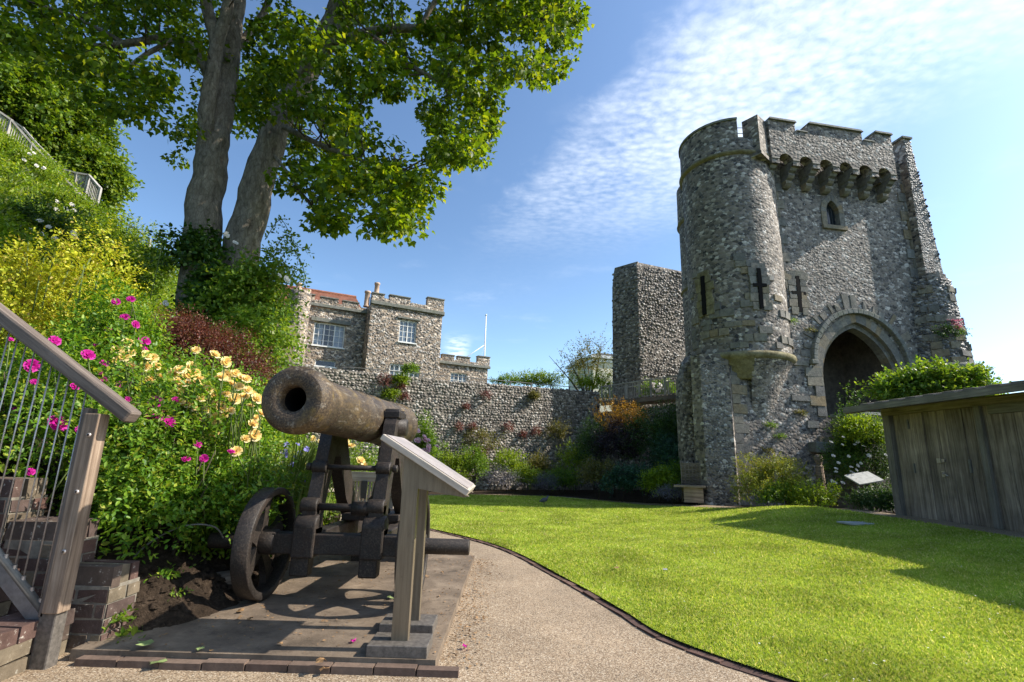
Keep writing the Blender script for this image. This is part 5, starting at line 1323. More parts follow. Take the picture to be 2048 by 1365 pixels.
# ================================================================== STEPS, HANDRAIL
RY = 2.70
hr = thing('handrail', 'oak handrail with steel rods on a leaning newel post beside brick steps', 'handrail', (-2.15, RY, 0))
def H_(x, z, y=RY): return (x + 2.15, y - RY, z)
b = MB(); b.beam(H_(-1.985, 1.155), H_(-3.75, 2.30), .085, .072, (0, 0, 1)); b.build('top_rail', 'oak_rail', hr, .014)
b = MB(); b.beam(H_(-2.165, .22, 2.685), H_(-2.165, 1.17, 2.685), .078, .075, (0, 1, 0)); nw = b.build('newel_post', 'oak', hr, .005)
b = MB(); b.beam(H_(-2.219, .2, 2.70), H_(-2.219, 1.2, 2.70), .026, .07, (0, 1, 0)); b.build('side_batten', 'oak_rail', nw, .004)
b = MB(); b.box(H_(-2.185, .1, 2.70), (.085, .07, .26)); b.build('stone_foot', 'plate', nw, .008)
for z in (1.06, .78, .50):
    b = MB(); b.lathe([(.011, 0), (.011, .006), (.006, .009)], 8, H_(-2.155, z, 2.648), (0, -1, 0)); b.build('bolt', 'steel', nw)
for k in range(24):
    x = -2.262 - k * .0545; zt = 1.155 + (-1.985 - x) * .649 - .03; zb = .22 + (-2.24 - x) * .90 + .01
    b = MB(); b.tube([H_(x, zb), H_(x, zt)], .0035, 8); b.lathe([(.009, 0), (.009, .02)], 8, H_(x, zb + .005)); b.build('rod', 'steel', hr)
b = MB(); b.tube([H_(-2.235, .215), H_(-3.6, 1.44)], .019, 10); b.build('bottom_rail', 'darkmetal', hr)
b = MB(); b.beam(H_(-2.235, .165, RY - .01), H_(-3.6, 1.39, RY - .01), .012, .06, (0, 0, 1)); b.build('flat_bar', 'flatbar', hr)

stp = thing('brick_steps', 'old brick steps with stepped side wall climbing past the oak handrail', 'steps', (-2.2, 2.9, 0))
def bricks(bld, x0, x1, y0, y1, z0, n, hh=.072, jt=.011, seed=1, on_edge_top=True):
    """laid brick block: courses of single bricks on the faces that show"""
    r = random.Random(seed); z = z0
    for c in range(n):
        h = hh if not (on_edge_top and c == n - 1) else .105
        off = (c % 2) * .11
        x = x0 - off
        if on_edge_top and c == n - 1:
            y = y0
            while y < y1 - .02:
                wd = min(.07, y1 - y); bld.box(((x0 + x1) / 2 + r.uniform(-.006, .006), y + wd / 2, z + h / 2 + r.uniform(-.003, .003)), (x1 - x0, wd - jt, h), None, 0, .98, .004); y += .072
        else:
            xs = []; x = x0 - off
            while x < x1 - .01:
                a, e = max(x, x0), min(x + .215, x1)
                if e - a > .03:
                    for yc in (y0 + .05, y1 - .05): bld.box(((a + e) / 2, yc + r.uniform(-.003, .003), z + h / 2), (e - a - jt, .1, h - jt), None, 0, .985, .003)
                x += .22
            y = y0 - off * .8
            while y < y1 - .01:
                a, e = max(y, y0), min(y + .215, y1)
                if e - a > .04: bld.box((x1 - .045, (a + e) / 2, z + h / 2), (.1 + r.uniform(-.003, .004), e - a - jt, h - jt), None, 0, .985, .003)
                y += .22
        z += h
    return z
def S_(b_): return b_
b = MB()
for (x0, x1, n, sd) in ((-.145, .13, 5, 1), (-.49, -.15, 8, 2), (-.84, -.495, 11, 3), (-1.3, -.845, 15, 4)):
    bricks(b, x0, x1, -.02, .21, -.01, n, .072, .011, sd)
b.build('side_wall', 'brick', stp)
b = MB()
for (x0, x1, z) in ((-.13, .123, .36), (-.475, -.155, .575), (-.825, -.5, .79), (-1.29, -.85, 1.08)): b.box(((x0 + x1) / 2 + .003, .095, z / 2 - .06), (x1 - x0 + .004, .222, z - .02))
b.build('mortar_core', 'mortar', stp)
b = MB(); r = random.Random(3)
for k in range(4):
    xr = -.02 - k * .33; zt = .185 + k * .18
    y = -1.3
    while y < -.05:
        b.box((xr - .11, y + .055, zt - .035), (.22, .1, .07), None, 0, .985, .004); y += .108
    y = -1.3
    while y < -.05:
        for c in range(2): b.box((xr - .05, y + .105, zt - .105 - c * .075), (.1, .2, .068), None, 0, .985, .004)
        y += .212
b.build('tread', 'brick', stp)
b = MB()
for k in range(4): b.box((-.04 - k * .33 - .8, -.68, .15 + k * .18 - .1), (1.5, 1.2, .2))
b.build('mortar_core', 'mortar', stp)

# ================================================================== BENCHES AND SMALL THINGS
bn = thing('garden_bench', 'silvery slatted wooden garden bench with a dark plaque behind the gun', 'bench', (-1.62, 6.15, 0), math.radians(-12))
for x in (-.36, .5):
    b = MB(); b.beam((x, 0, 0), (x, .05, .78), .06, .06, (0, 1, 0)); b.build('leg', 'bench', bn); b = MB(); b.beam((x, -.45, 0), (x, -.45, .6), .06, .06, (0, 1, 0)); b.build('leg', 'bench', bn)
    b = MB(); b.beam((x, -.5, .6), (x, .03, .6), .07, .035); b.beam((x, -.47, .3), (x, .03, .3), .03, .05); b.build('armrest', 'bench', bn)
b = MB()
for k in range(5): b.beam((-.38, -.42 + k * .1, .4), (.52, -.42 + k * .1, .4), .08, .025)
b.build('seat', 'bench', bn)
b = MB(); b.beam((-.36, .05, .745), (.5, .05, .745), .04, .11); b.beam((-.36, .02, .44), (.5, .02, .44), .04, .06)
for k in range(19): b.beam((-.31 + k * .042, .035, .47), (-.31 + k * .042, .045, .69), .024, .015, (0, 1, 0))
bk = b.build('backrest', 'bench', bn); b = MB(); b.box((-.08, .02, .6), (.07, .012, .2)); b.build('plaque', 'lead', bk)

p = at(1400, 1000, 14.6)
ws = thing('woven_seat', 'woven willow backed seat tucked between dark shrubs and gatehouse', 'seat', (5.15, 14.55, -.02), math.radians(-20))
b = MB()
for k in range(24):
    z = .25 + k * .034; ph = (k % 2) * math.pi
    b.tube([(-.3 + i * .05, .015 * math.sin(i * math.pi / 2 + ph), z) for i in range(13)], .017, 5)
for i in range(7): b.tube([(-.3 + i * .1, 0, 0), (-.3 + i * .1, 0, 1.1)], .016, 5)
b.build('backrest', 'log', ws); b = MB(); b.beam((-.5, -.25, .42), (.32, -.25, .42), .34, .05); b.build('seat', 'cladding', ws); b = MB(); b.box((0, -.2, .2), (.5, .25, .4)); b.build('base', 'cladding', ws)

bd = thing('pigeon', 'small grey pigeon standing on the shaded far lawn', 'bird', (1.0, 14.5, float(hz(1.0, 14.5))), .6)
me = bpy.data.meshes.new('body'); bm = bmesh.new(); sk = bm.verts.layers.skin.verify()
chain = [((-.17, 0, .10), .012), ((-.09, 0, .115), .035), ((0, 0, .13), .062), ((.07, 0, .15), .052), ((.11, 0, .20), .028), ((.135, 0, .235), .028), ((.17, 0, .23), .008)]
pv = None
for co, r_ in chain:
    v_ = bm.verts.new(co); v_[sk].radius = (r_, r_)
    if co[0] == 0: v_[sk].use_root = True
    if pv: bm.edges.new((pv, v_))
    pv = v_
bm.to_mesh(me); bm.free(); me.materials.append(MAT['birdgrey']); o = link('body', me, bd); o.modifiers.new('skin', 'SKIN'); o.modifiers.new('sub', 'SUBSURF').levels = 2; o.modifiers['sub'].render_levels = 2
b = MB(); 
for y in (-.025, .025): b.tube([(.0, y, .09), (.01, y, .0)], .006, 5)
b.build('leg', 'edging', bd)

b = MB(); b.box((5.25, 7.95, float(hz(5.25, 7.95)) + .01), (.45, .3, .025), Matrix.Rotation(.1, 3, 'Z')); o = b.build('drain_cover', 'stonewhite', None, .004); tag(o, 'pale flat drain cover set in the shaded lawn by the shed', 'drain cover')

# carved posts, log and sign at the gatehouse foot
pb = (8.0, 13.35, .02); t = thing('carved_post', 'tall slim carved oak post standing before the gatehouse wall', 'post', pb)
b = MB(); b.lathe([(.11, 0), (.105, .6), (.09, .95), (.095, 1.0), (.06, 1.05), (.075, 1.1), (.1, 1.16), (.1, 1.24), (.06, 1.3), (.01, 1.31)], 10, (0, 0, 0), smooth=False); b.build('shaft', 'oak', t)
t = thing('carved_post', 'short carved oak post with rounded head beside the sloping sign', 'post', (8.05, 12.0, .1))
b = MB(); b.lathe([(.13, 0), (.12, .3), (.07, .42), (.06, .5), (.12, .53), (.13, .6), (.1, .66), (.01, .68)], 10, (0, 0, 0), smooth=False); b.build('shaft', 'log', t)
t = thing('old_beam', 'old squared oak beam lying at the foot of the gatehouse bed', 'beam', (7.35, 12.35, .08), math.radians(-38))
b = MB(); b.beam((-.75, 0, .08), (.75, 0, .1), .16, .17); b.build('timber', 'log', t, .02); b = MB()
for x in (-.5, -.1, .3): b.box((x, -.083, .12), (.1, .01, .05))
b.build('mortice', 'hole_shade', t)  # thin dark plates on the beam, shade of the sockets put in colour
t = thing('sloping_sign', 'small pale sloping information sign on thin legs beside the shed', 'sign', (7.75, 11.35, .12), .25)
b = MB(); b.box((0, 0, .68), (.62, .4, .025), Matrix.Rotation(.45, 3, 'X') @ Matrix.Rotation(-.18, 3, 'Y')); b.build('panel', 'stonewhite', t)
for x in (-.18, .18):
    b = MB(); b.tube([(x, .02, 0), (x, .02, .67)], .014, 6); b.build('leg', 'bronze', t)

# ================================================================== FLINT CROSS WALL UNDER THE BRIDGE
t = thing('cross_wall', 'shaded flint wall under the footbridge behind the dark shrubs', 'wall', (3.75, 23.3, -.2), math.atan2(18.2 - 23.3, 6.4 - 3.75))
b = MB(); b.box((2.75, .3, 1.6), (5.9, .4, 3.5)); b.build('wall', 'flint', t)

# ================================================================== SYCAMORES
def limb(bld, pts, r0, r1, n=10, k=7):
    P = spline(pts, k); q = len(P); R = [r0 + (r1 - r0) * (i / (q - 1)) ** .85 for i in range(q)]
    P = [p + Vector((random.uniform(-1, 1), random.uniform(-1, 1), 0)) * R[i] * .10 for i, p in enumerate(P)]
    bld.tube(P, R, n)
    return P
def A3(u, v, Y): return V3(at(u, v, Y))
def noise2(u, v, rs, k=7, f=.022):
    r = np.zeros(len(u))
    for _ in range(k):
        a = rs.uniform(0, 6.28); q = f * rs.uniform(.5, 1.6); r += np.sin((u * math.cos(a) + v * math.sin(a)) * q + rs.uniform(0, 6.28))
    return r / math.sqrt(k)
TWIGS = []
def crown(name, parent, origin, poly, holes, nblob, per, Yf, seed, size=(.12, .21), rad=.42, limbs=()):
    rs = np.random.RandomState(seed); us = [p[0] for p in poly]; vs = [p[1] for p in poly]
    u = rs.uniform(min(us), max(us), nblob * 6); v = rs.uniform(min(vs), max(vs), nblob * 6)
    k = in_poly(u, v, poly) & ((noise2(u, v, rs) > -.55) | (u > 930) | ((u < 330) & (v > -60)))
    for h in holes: k &= ~in_poly(u, v, h)
    u, v = u[k][:nblob], v[k][:nblob]; m = len(u)
    B = np.array([at(a, c, Yf(a, c, rs)) for a, c in zip(u, v)])
    # twigs from the nearest limb to every leaf clump
    tb_ = MB(); LP = np.array([list(p) for p in limbs])
    for i in range(0, m, 2):
        d_ = np.linalg.norm(LP - B[i] - np.array([0, 0, -.4]), axis=1); q = LP[d_.argmin()]
        if d_.min() < 1.7:
            md = (q + B[i]) / 2 + rs.normal(0, .16, 3) + np.array([0, 0, .16])
            P5 = spline([q - np.array(origin), md - np.array(origin), B[i] - np.array(origin)], 4); tb_.tube(P5, list(np.linspace(.022, .004, len(P5))), 4)
    TWIGS.append((parent, tb_.build('twig', 'twig', parent)))
    br = rad * rs.uniform(.55, 1.25, m)
    idx = np.repeat(np.arange(m), per); n = len(idx)
    U = unit(n, rs) * (rs.uniform(.1, 1, n) ** .5)[:, None] * br[idx][:, None] * np.array([1.15, 1.15, .75])
    P = B[idx] + U
    D = nrm(U) * .8 + rs.normal(0, .55, (n, 3)) + np.array([0, 0, -.45])
    N = nrm(U) * .35 + np.array([0, 0, .75]) + rs.normal(0, .45, (n, 3))
    S_ = rs.uniform(size[0], size[1], n)
    return leaves(name, P - np.array(origin), D, N, S_, MAPLE, 'syc', parent, 1.0, rs)

TL = (-7.0, 10.6, 1.7)
t1 = thing('sycamore_tree', 'tall sycamore with grey forked trunk, darker and further left of the pair', 'tree', TL)
o3 = lambda *p: [q - Vector(TL) for q in p]
b = MB(); L1 = []
L1 += limb(b, o3(A3(395, 720, 10.5), A3(398, 600, 10.5), A3(404, 480, 10.5), A3(420, 330, 10.5), A3(438, 230, 10.6), A3(458, 110, 10.8), A3(472, -20, 11), A3(490, -200, 11.2)), .48, .20, 18)
L1 += limb(b, o3(A3(424, 345, 10.5), A3(414, 270, 10.3), A3(413, 215, 10.15), A3(424, 150, 10.1), A3(432, 90, 10.1), A3(415, 20, 10.0), A3(402, -60, 9.9)), .21, .12, 12)
L1 += limb(b, o3(A3(432, 95, 10.1), A3(452, 30, 10.0), A3(470, -60, 9.9)), .15, .11, 10)
L1 += limb(b, o3(A3(438, 210, 10.5), A3(390, 95, 10.2), A3(330, 78, 10.0), A3(250, 88, 9.8), A3(165, 98, 9.6)), .13, .07, 9)
L1 += limb(b, o3(A3(350, 80, 10.0), A3(300, 105, 9.7), A3(250, 140, 9.5)), .07, .04, 7)
L1 += limb(b, o3(A3(250, 88, 9.8), A3(160, 40, 9.6), A3(80, 10, 9.4)), .06, .03, 6)
L1 += limb(b, o3(A3(458, 110, 10.8), A3(520, 40, 11.4), A3(560, -60, 11.8)), .13, .07, 8)
b.build('trunk', 'bark', t1)
POLY1 = [(-260, -420), (540, -420), (560, 60), (530, 200), (500, 330), (470, 300), (462, 210), (430, 215), (405, 260), (390, 310), (350, 322), (362, 270), (330, 235), (290, 228), (258, 236), (220, 215), (190, 195), (160, 215), (130, 170), (90, 140), (40, 110), (10, 90), (-60, 40), (-260, 40)]
H1 = [[(0, 0), (40, 10), (30, 70), (5, 60)], [(405, 0), (440, 5), (436, 40), (415, 60)], [(380, 165), (412, 120), (410, 190)], [(450, 235), (478, 260), (470, 380), (440, 400)]]
crown('crown', t1, TL, POLY1, H1, 520, 74, lambda a, c, r: float(np.clip(r.normal(10.4, 1.5), 7.6, 13.5)) if not (370 < a < 500 and -40 < c < 330 and r.uniform() < (.6 if c < 190 else 1)) else float(r.uniform(11.6, 13.8)), 5, (.085, .148), .40, limbs=[list(p + Vector(TL)) for p in L1])

TRr = (-5.9, 10.8, 1.7)
t2 = thing('sycamore_tree', 'sycamore with leaning trunk and bright sunlit crown spreading towards the gatehouse', 'tree', TRr)
o4 = lambda *p: [q - Vector(TRr) for q in p]
b = MB(); L2 = []
L2 += limb(b, o4(A3(468, 740, 10.8), A3(472, 600, 10.8), A3(488, 480, 10.8), A3(522, 350, 10.8), A3(562, 235, 10.9), A3(622, 130, 11.1), A3(672, 20, 11.3), A3(720, -150, 11.6)), .48, .20, 18)
L2 += limb(b, o4(A3(590, 165, 10.9), A3(650, 100, 10.5), A3(735, 66, 10.2), A3(840, 58, 9.9), A3(925, 82, 9.7)), .17, .07, 10)
L2 += limb(b, o4(A3(735, 66, 10.2), A3(800, 118, 9.8), A3(885, 168, 9.5)), .09, .04, 7)
L2 += limb(b, o4(A3(840, 58, 9.9), A3(860, 20, 9.8), A3(905, -60, 9.6)), .08, .05, 7)
L2 += limb(b, o4(A3(560, 250, 10.8), A3(640, 290, 10.2), A3(720, 320, 9.8), A3(790, 350, 9.5)), .08, .03, 7)
L2 += limb(b, o4(A3(650, 100, 11.1), A3(780, -80, 11.2), A3(930, -220, 11)), .16, .08, 8)
L2 += limb(b, o4(A3(925, 82, 9.7), A3(1000, 60, 9.6), A3(1080, 40, 9.4)), .06, .03, 6)
L2 += limb(b, o4(A3(540, 300, 10.8), A3(600, 380, 10.2), A3(640, 440, 9.9)), .05, .02, 6)
b.build('trunk', 'bark', t2)
POLY2 = [(480, -420), (1120, -420), (1165, -100), (1158, 40), (1140, 100), (1118, 160), (1066, 168), (1030, 110), (1008, 130), (1000, 210), (1004, 250), (970, 300), (935, 322), (900, 310), (892, 345), (905, 378), (860, 395), (832, 440), (800, 476), (765, 455), (735, 440), (700, 455), (672, 455), (640, 486), (622, 455), (640, 395), (600, 400), (570, 420), (552, 400), (570, 350), (590, 290), (565, 270), (545, 200), (520, 180), (500, 100)]
H2 = [[(800, 200), (860, 190), (850, 260), (800, 235)], [(720, 225), (770, 215), (765, 250), (720, 250)], [(900, 270), (930, 250), (925, 290)], [(640, 30), (680, 10), (690, 60), (650, 90)], [(600, 150), (640, 110), (660, 140), (620, 190)]]
crown('crown', t2, TRr, POLY2, H2, 640, 84, lambda a, c, r: float(np.clip(r.normal(10.2 - max(0, c - 200) * .002, 1.3), 7.8, 13.5)) if not (500 < a < 680 and 0 < c < 330 and r.uniform() < (.5 if c < 230 else 1)) else float(r.uniform(11.6, 13.8)), 6, (.085, .148), .38, limbs=[list(p + Vector(TRr)) for p in L2])

for pa, tg in TWIGS: join_into([c for c in pa.children if c.name.startswith('trunk')][0], tg)
# ================================================================== PLANTS ON THE LEFT BANK
def bloom_mesh(name, r, petals, mat, seed, ruffle=.25):
    rs = np.random.RandomState(seed); b = MB()
    for ring, (cnt, rr, tilt) in enumerate(petals):
        for k in range(cnt):
            a = 2 * math.pi * (k + .5 * ring) / cnt + rs.normal(0, .12); ca, sa = math.cos(a), math.sin(a); wd = rr * 2.5 / cnt * 1.15
            prof_ = [(.08, 0), (.55, .5), (1.0, 1.0)]; vs = []
            for f, h in prof_:
                x = r * rr * f * math.cos(tilt) ; z = r * (.15 + rr * f * math.sin(tilt)) - (r * .12 * f * f * rr)
                wv = r * wd * (.35 + .75 * f - .25 * f * f)
                for sgn in (-1, 0, 1):
                    zz = z + (abs(sgn) * .12 * r * f) + rs.normal(0, ruffle * .12 * r)
                    vs.append((ca * x - sa * wv * sgn, sa * x + ca * wv * sgn, zz))
            b.add(vs, [(0, 1, 4, 3), (1, 2, 5, 4), (3, 4, 7, 6), (4, 5, 8, 7)], None, 0, True)
    me_o = b.build(name, mat); me = me_o.data; bpy.data.objects.remove(me_o); return me
YROSE = [bloom_mesh('bloom', .05, ((7, 1.0, .25), (6, .85, .7), (5, .6, 1.05), (4, .35, 1.3)), 'yellow_petal', s_) for s_ in (1, 2, 3)]
MROSE = [bloom_mesh('bloom', .05, ((6, 1.0, .2), (6, .8, .55), (5, .5, .9)), 'magenta_petal', s_, .6) for s_ in (4, 5)]
WROSE = [bloom_mesh('bloom', .05, ((5, 1.0, .3), (5, .7, .8)), 'white_petal', s_) for s_ in (6,)]
PROSE = [bloom_mesh('bloom', .05, ((5, 1.0, .3), (5, .7, .8)), 'pink_petal', s_) for s_ in (7,)]
BLUEF = [bloom_mesh('bloom', .05, ((5, 1.0, .35),), 'blue_petal', 8)]
def blooms(t, pts, meshes, size, rs, tilt=.6, face=None):
    base = Vector(t.location)
    for i, p in enumerate(pts):
        o = link('bloom', meshes[i % len(meshes)], t); o.location = Vector(p) - base; s_ = size * rs.uniform(.75, 1.2); o.scale = (s_ / .05,) * 3
        d_ = (CV - Vector(p)).normalized() * tilt + Vector((.35, 0, .8)) * (1 - tilt * .4) + Vector(rs.normal(0, .25, 3).tolist()); o.rotation_euler = d_.to_track_quat('Z', 'Y').to_euler()
def stalks(t, pts, rs, r=.004, drop=.45, mat='greenstem'):
    b = MB(); base = Vector(t.location)
    for p in pts:
        p = Vector(p) - base; e = p + Vector((rs.normal(0, .06), rs.normal(0, .06) + .05, -drop * rs.uniform(.6, 1.2))); b.tube([e, (p + e) / 2 + Vector((rs.normal(0, .02), .02, 0)), p], [r * 1.4, r * 1.1, r], 4)
    b.build('stem', mat, t)

def bush(name, label, cat, u, v, Y, ru, rv, zbase, n, L, nl, size, mat, depth=None, **k):
    """plant whose crown is centred on a sight line at distance Y; ru, rv are half sizes in photo pixels."""
    c = at(u, v, Y); sc_ = Y / FPX
    rad = (ru * sc_, (depth if depth else min(ru, rv) * 1.0) * (1 if depth else sc_), rv * sc_)
    return shrub(name, label, cat, (c[0], c[1], zbase), rad, n, L, nl, size, mat, mid=c[2] - zbase, **k)

bush('golden_shrub', 'golden yellow leaved shrub towering over the roses behind the oak handrail', 'shrub', 75, 630, 4.9, 150, 130, .9, 3000, .18, 8, .04, 'golden', seed=1, up=.2, stems=9, amp=.3, wid=1.3, spread=.6)
# young golden shoots standing above it
t = thing('golden_shoots', 'fresh upright golden shoots with larger leaves above the golden shrub', 'shrub', tuple(at(110, 560, 4.6)))
rs = np.random.RandomState(2); bp = []; dd = []
for (u, v) in ((40, 520), (65, 515), (100, 530), (150, 520), (165, 560), (120, 540), (30, 545), (190, 580), (80, 545)): bp.append(at(u, v + 20, 4.6 + rs.uniform(-.2, .2)) - np.array(t.location)); dd.append([rs.normal(.1, .2), rs.normal(0, .2), 1])
l = sprig_leaves(np.array(bp), np.array(dd), .26, 12, .085, rs, .1, .5, .85); leaves('foliage', *l, OVAL, 'golden', t, .8, rs)
b = MB()
for p, q in zip(bp, dd): b.tube([Vector(p) - Vector((0, 0, .3)), Vector(p) + Vector(q).normalized() * .25], .006, 5)
b.build('stem', 'greenstem', t)

mb, *_ = bush('magenta_rose_bush', 'large leafy rose bush with ragged magenta blooms between newel post and gun', 'rose bush', 335, 985, 3.75, 175, 150, .08, 3400, .16, 7, .048, 'rose_leaf', seed=3, stems=10, depth=.62, up=.55)
rs = np.random.RandomState(9)
pts = [at(u, v, Y) for u, v, Y in ((322, 832, 3.5), (312, 806, 3.5), (335, 846, 3.45), (300, 828, 3.55), (395, 890, 3.55), (372, 920, 3.5), (408, 918, 3.5), (270, 810, 3.6), (350, 800, 3.6), (462, 905, 3.6), (255, 800, 3.6))]
blooms(mb, pts[:4], MROSE, .055, rs, .8); blooms(mb, pts[4:], MROSE, .024, rs, .8); stalks(mb, pts, rs)
mb, *_ = bush('magenta_rose_bush', 'magenta flowered rose bush growing behind the steel rods of the handrail', 'rose bush', 90, 850, 3.55, 165, 150, .4, 2300, .16, 7, .05, 'rose_leaf', seed=4, stems=8, depth=.5, up=.5)
pts = [at(u, v, Y) for u, v, Y in ((112, 850, 3.2), (62, 732, 3.3), (108, 683, 3.35), (175, 712, 3.3), (170, 900, 3.2), (148, 775, 3.3), (35, 820, 3.25), (160, 860, 3.2), (20, 680, 3.35), (68, 765, 3.2), (60, 945, 3.1))]
blooms(mb, pts[:1], MROSE, .065, rs, .8); blooms(mb, pts[1:5], MROSE, .038, rs, .8); blooms(mb, pts[5:], MROSE, .024, rs, .8); stalks(mb, pts, rs)
mb, *_ = bush('magenta_rose_bush', 'tall rose bush with scattered magenta blooms in front of the red shrub', 'rose bush', 235, 690, 4.5, 95, 115, .7, 1500, .16, 7, .046, 'rose_leaf', seed=5, stems=7, depth=.4, up=.55)
pts = [at(u, v, Y) for u, v, Y in ((250, 636, 4.2), (232, 605, 4.2), (288, 684, 4.15), (262, 600, 4.25), (208, 728, 4.1), (205, 748, 4.1), (190, 692, 4.15), (208, 760, 4.1), (216, 660, 4.2), (288, 700, 4.2), (195, 740, 4.1), (270, 650, 4.2), (242, 770, 4.1))]
blooms(mb, pts[:3], MROSE, .042, rs, .8); blooms(mb, pts[3:], MROSE, .03, rs, .8); stalks(mb, pts, rs)
bush('barberry_shrub', 'dark red leaved barberry shrub between the roses and the ivied sycamores', 'shrub', 368, 700, 5.6, 78, 66, .9, 1800, .24, 8, .034, 'red_leaf', seed=6, stems=10, up=.75, depth=.55)
bush('barberry_shrub', 'sparse red leaved shrub under the ivy near the house turret', 'shrub', 480, 745, 6.2, 60, 55, .6, 800, .26, 8, .034, 'red_leaf', seed=7, stems=6, up=.4, depth=.4)
yb, *_ = bush('yellow_rose_bush', 'rose bush crowded with apricot yellow blooms left of the cannon muzzle', 'rose bush', 420, 860, 4.3, 130, 125, .4, 2200, .17, 7, .046, 'rose_leaf', seed=8, stems=10, depth=.5, up=.6)
yp = [(262, 706), (235, 702), (248, 716), (292, 712), (305, 718), (312, 735), (262, 735), (290, 735), (318, 755), (300, 760), (255, 688), (232, 722), (360, 742), (375, 752), (388, 748), (352, 765), (372, 770), (392, 765), (405, 775), (358, 785), (400, 760), (380, 735), (418, 780), (442, 758), (455, 752), (470, 748), (482, 757), (492, 760), (462, 770), (478, 775), (495, 782), (505, 790), (488, 795), (512, 800), (470, 800), (452, 790), (440, 815), (432, 808), (392, 702), (428, 712), (450, 725), (412, 822), (402, 836), (432, 838), (460, 822), (500, 815), (512, 838), (505, 850), (520, 830), (355, 806), (372, 812), (382, 818), (490, 880), (472, 905), (430, 872), (508, 872), (345, 750), (402, 800), (424, 795), (448, 832)]
pts = [at(u, v, 3.76 + rs.uniform(-.12, .12)) for u, v in yp]; blooms(yb, pts, YROSE, .043, rs, .6); stalks(yb, pts, rs, .004, .5)
yb2, *_ = bush('yellow_rose_bush', 'smaller yellow rose bush glimpsed under the cannon barrel', 'rose bush', 672, 948, 7.6, 95, 62, .0, 1300, .18, 7, .05, 'light', seed=9, stems=8, depth=.5, up=.6)
pts = [at(u, v, 7.0) for u, v in ((625, 878), (640, 885), (660, 880), (676, 892), (690, 885), (668, 905), (640, 900), (720, 924), (702, 895), (615, 930), (600, 940), (652, 940), (728, 935))]; blooms(yb2, pts, YROSE, .06, rs, .7); stalks(yb2, pts, rs)
bush('leafy_perennial', 'mixed green perennial clump filling the bed behind the left gun wheel', 'plant', 600, 1040, 5.8, 52, 48, .05, 1000, .2, 7, .05, 'light', seed=10, stems=6, depth=.5, up=.8)
bush('leafy_perennial', 'low pale green leaves along the soil beside the slab', 'plant', 470, 1075, 4.1, 75, 40, .1, 700, .14, 6, .045, 'light', seed=12, stems=4, depth=.3, up=.5)
# long iris leaves
def tuft(name, label, cat, base, n, ln, spread, mat, wd=.02, seed=0, lean=(0, 0)):
    rs = np.random.RandomState(seed); t = thing(name, label, cat, base); b = np.zeros((0, 3)); co = []; fc = []; k = 0
    for i in range(n):
        a = rs.uniform(0, 6.28); r = rs.uniform(0, spread); p0 = np.array([r * math.cos(a), r * math.sin(a), -.03]); d_ = np.array([math.cos(a) * .5 + lean[0], math.sin(a) * .5 + lean[1], 0]) + rs.normal(0, .15, 3); L = ln * rs.uniform(.6, 1.15); sd_ = np.array([-math.sin(a), math.cos(a), 0]); pts = []
        for j in range(6):
            f = j / 5; p = p0 + np.array([0, 0, 1]) * L * (f - .35 * f * f * rs.uniform(.4, 1.2)) + d_ * L * .55 * f * f; w_ = wd * (1 - f ** 2.2) * .5 + .0008; pts += [p - sd_ * w_, p + sd_ * w_]
        co += pts; fc += [[k + 2 * j, k + 2 * j + 1, k + 2 * j + 3, k + 2 * j + 2] for j in range(5)]; k += 12
    np_mesh('foliage', np.array(co), np.array(fc), mat, t); return t
it = tuft('iris_clump', 'clump of long arching grassy leaves behind the left gun wheel', 'plant', tuple(at(570, 1020, 4.9)), 520, .85, .42, 'blade', .016, 3, (.1, -.1))
pts = [at(u, v, 4.7) for u, v in ((568, 905), (575, 912), (582, 930), (590, 915), (598, 940), (578, 950), (605, 965), (600, 908), (560, 925), (612, 900), (572, 890), (595, 890), (585, 960))]; blooms(it, pts, BLUEF, .028, rs, .8)
t = tuft('iris_clump', 'second grassy clump with pink flowers beside the rose bush', 'plant', tuple(at(500, 1010, 4.5)), 320, .62, .38, 'blade', .013, 4)
pts = [at(u, v, 4.2) for u, v in ((500, 970), (480, 960), (520, 980), (455, 985), (535, 965), (470, 1000), (505, 1010), (440, 975), (525, 1000), (490, 940), (512, 950))]; blooms(t, pts, PROSE, .02, rs, .8)

# climbers round the foot of the sycamores
bush('ivy_thicket', 'dense dark ivy thicket swallowing the foot of the sycamore trunks', 'ivy', 430, 640, 9.5, 62, 118, 1.4, 2900, .26, 6, .12, 'ivy', seed=13, stems=0, depth=.7, up=.0, droop=.7, amp=.5, wid=1.5)
bush('ivy_thicket', 'ivy growing up the bark of the left sycamore trunk', 'ivy', 385, 510, 10.0, 48, 55, 3.6, 420, .28, 6, .12, 'ivy', wid=1.5, seed=14, stems=0, depth=.45, up=.3, amp=.4)
cr, *_ = bush('climbing_rose', 'loose light green climbing rose with long sprays beside the right trunk', 'climbing rose', 508, 605, 9.0, 50, 130, 1.5, 1300, .42, 7, .105, 'light', wid=1.25, seed=15, stems=8, depth=.55, up=.15, droop=.4, amp=.45)
bush('climbing_rose', 'trailing pale green rose below the ivy next to the house turret', 'climbing rose', 500, 705, 8.4, 52, 55, .9, 800, .32, 7, .095, 'light', wid=1.25, seed=16, stems=5, depth=.45, up=.1, droop=.5, amp=.4)
rs = np.random.RandomState(77)
pts = [at(u, v, 8.6) for u, v in ((572, 560), (452, 470), (330, 607), (470, 487), (558, 552))]; blooms(cr, pts, WROSE, .06, rs, .7)
t = thing('rose_spray', 'thin arching rose sprays against the sky right of the sycamore', 'climbing rose', tuple(at(540, 560, 8.8))); bp = []; dd = []; b = MB()
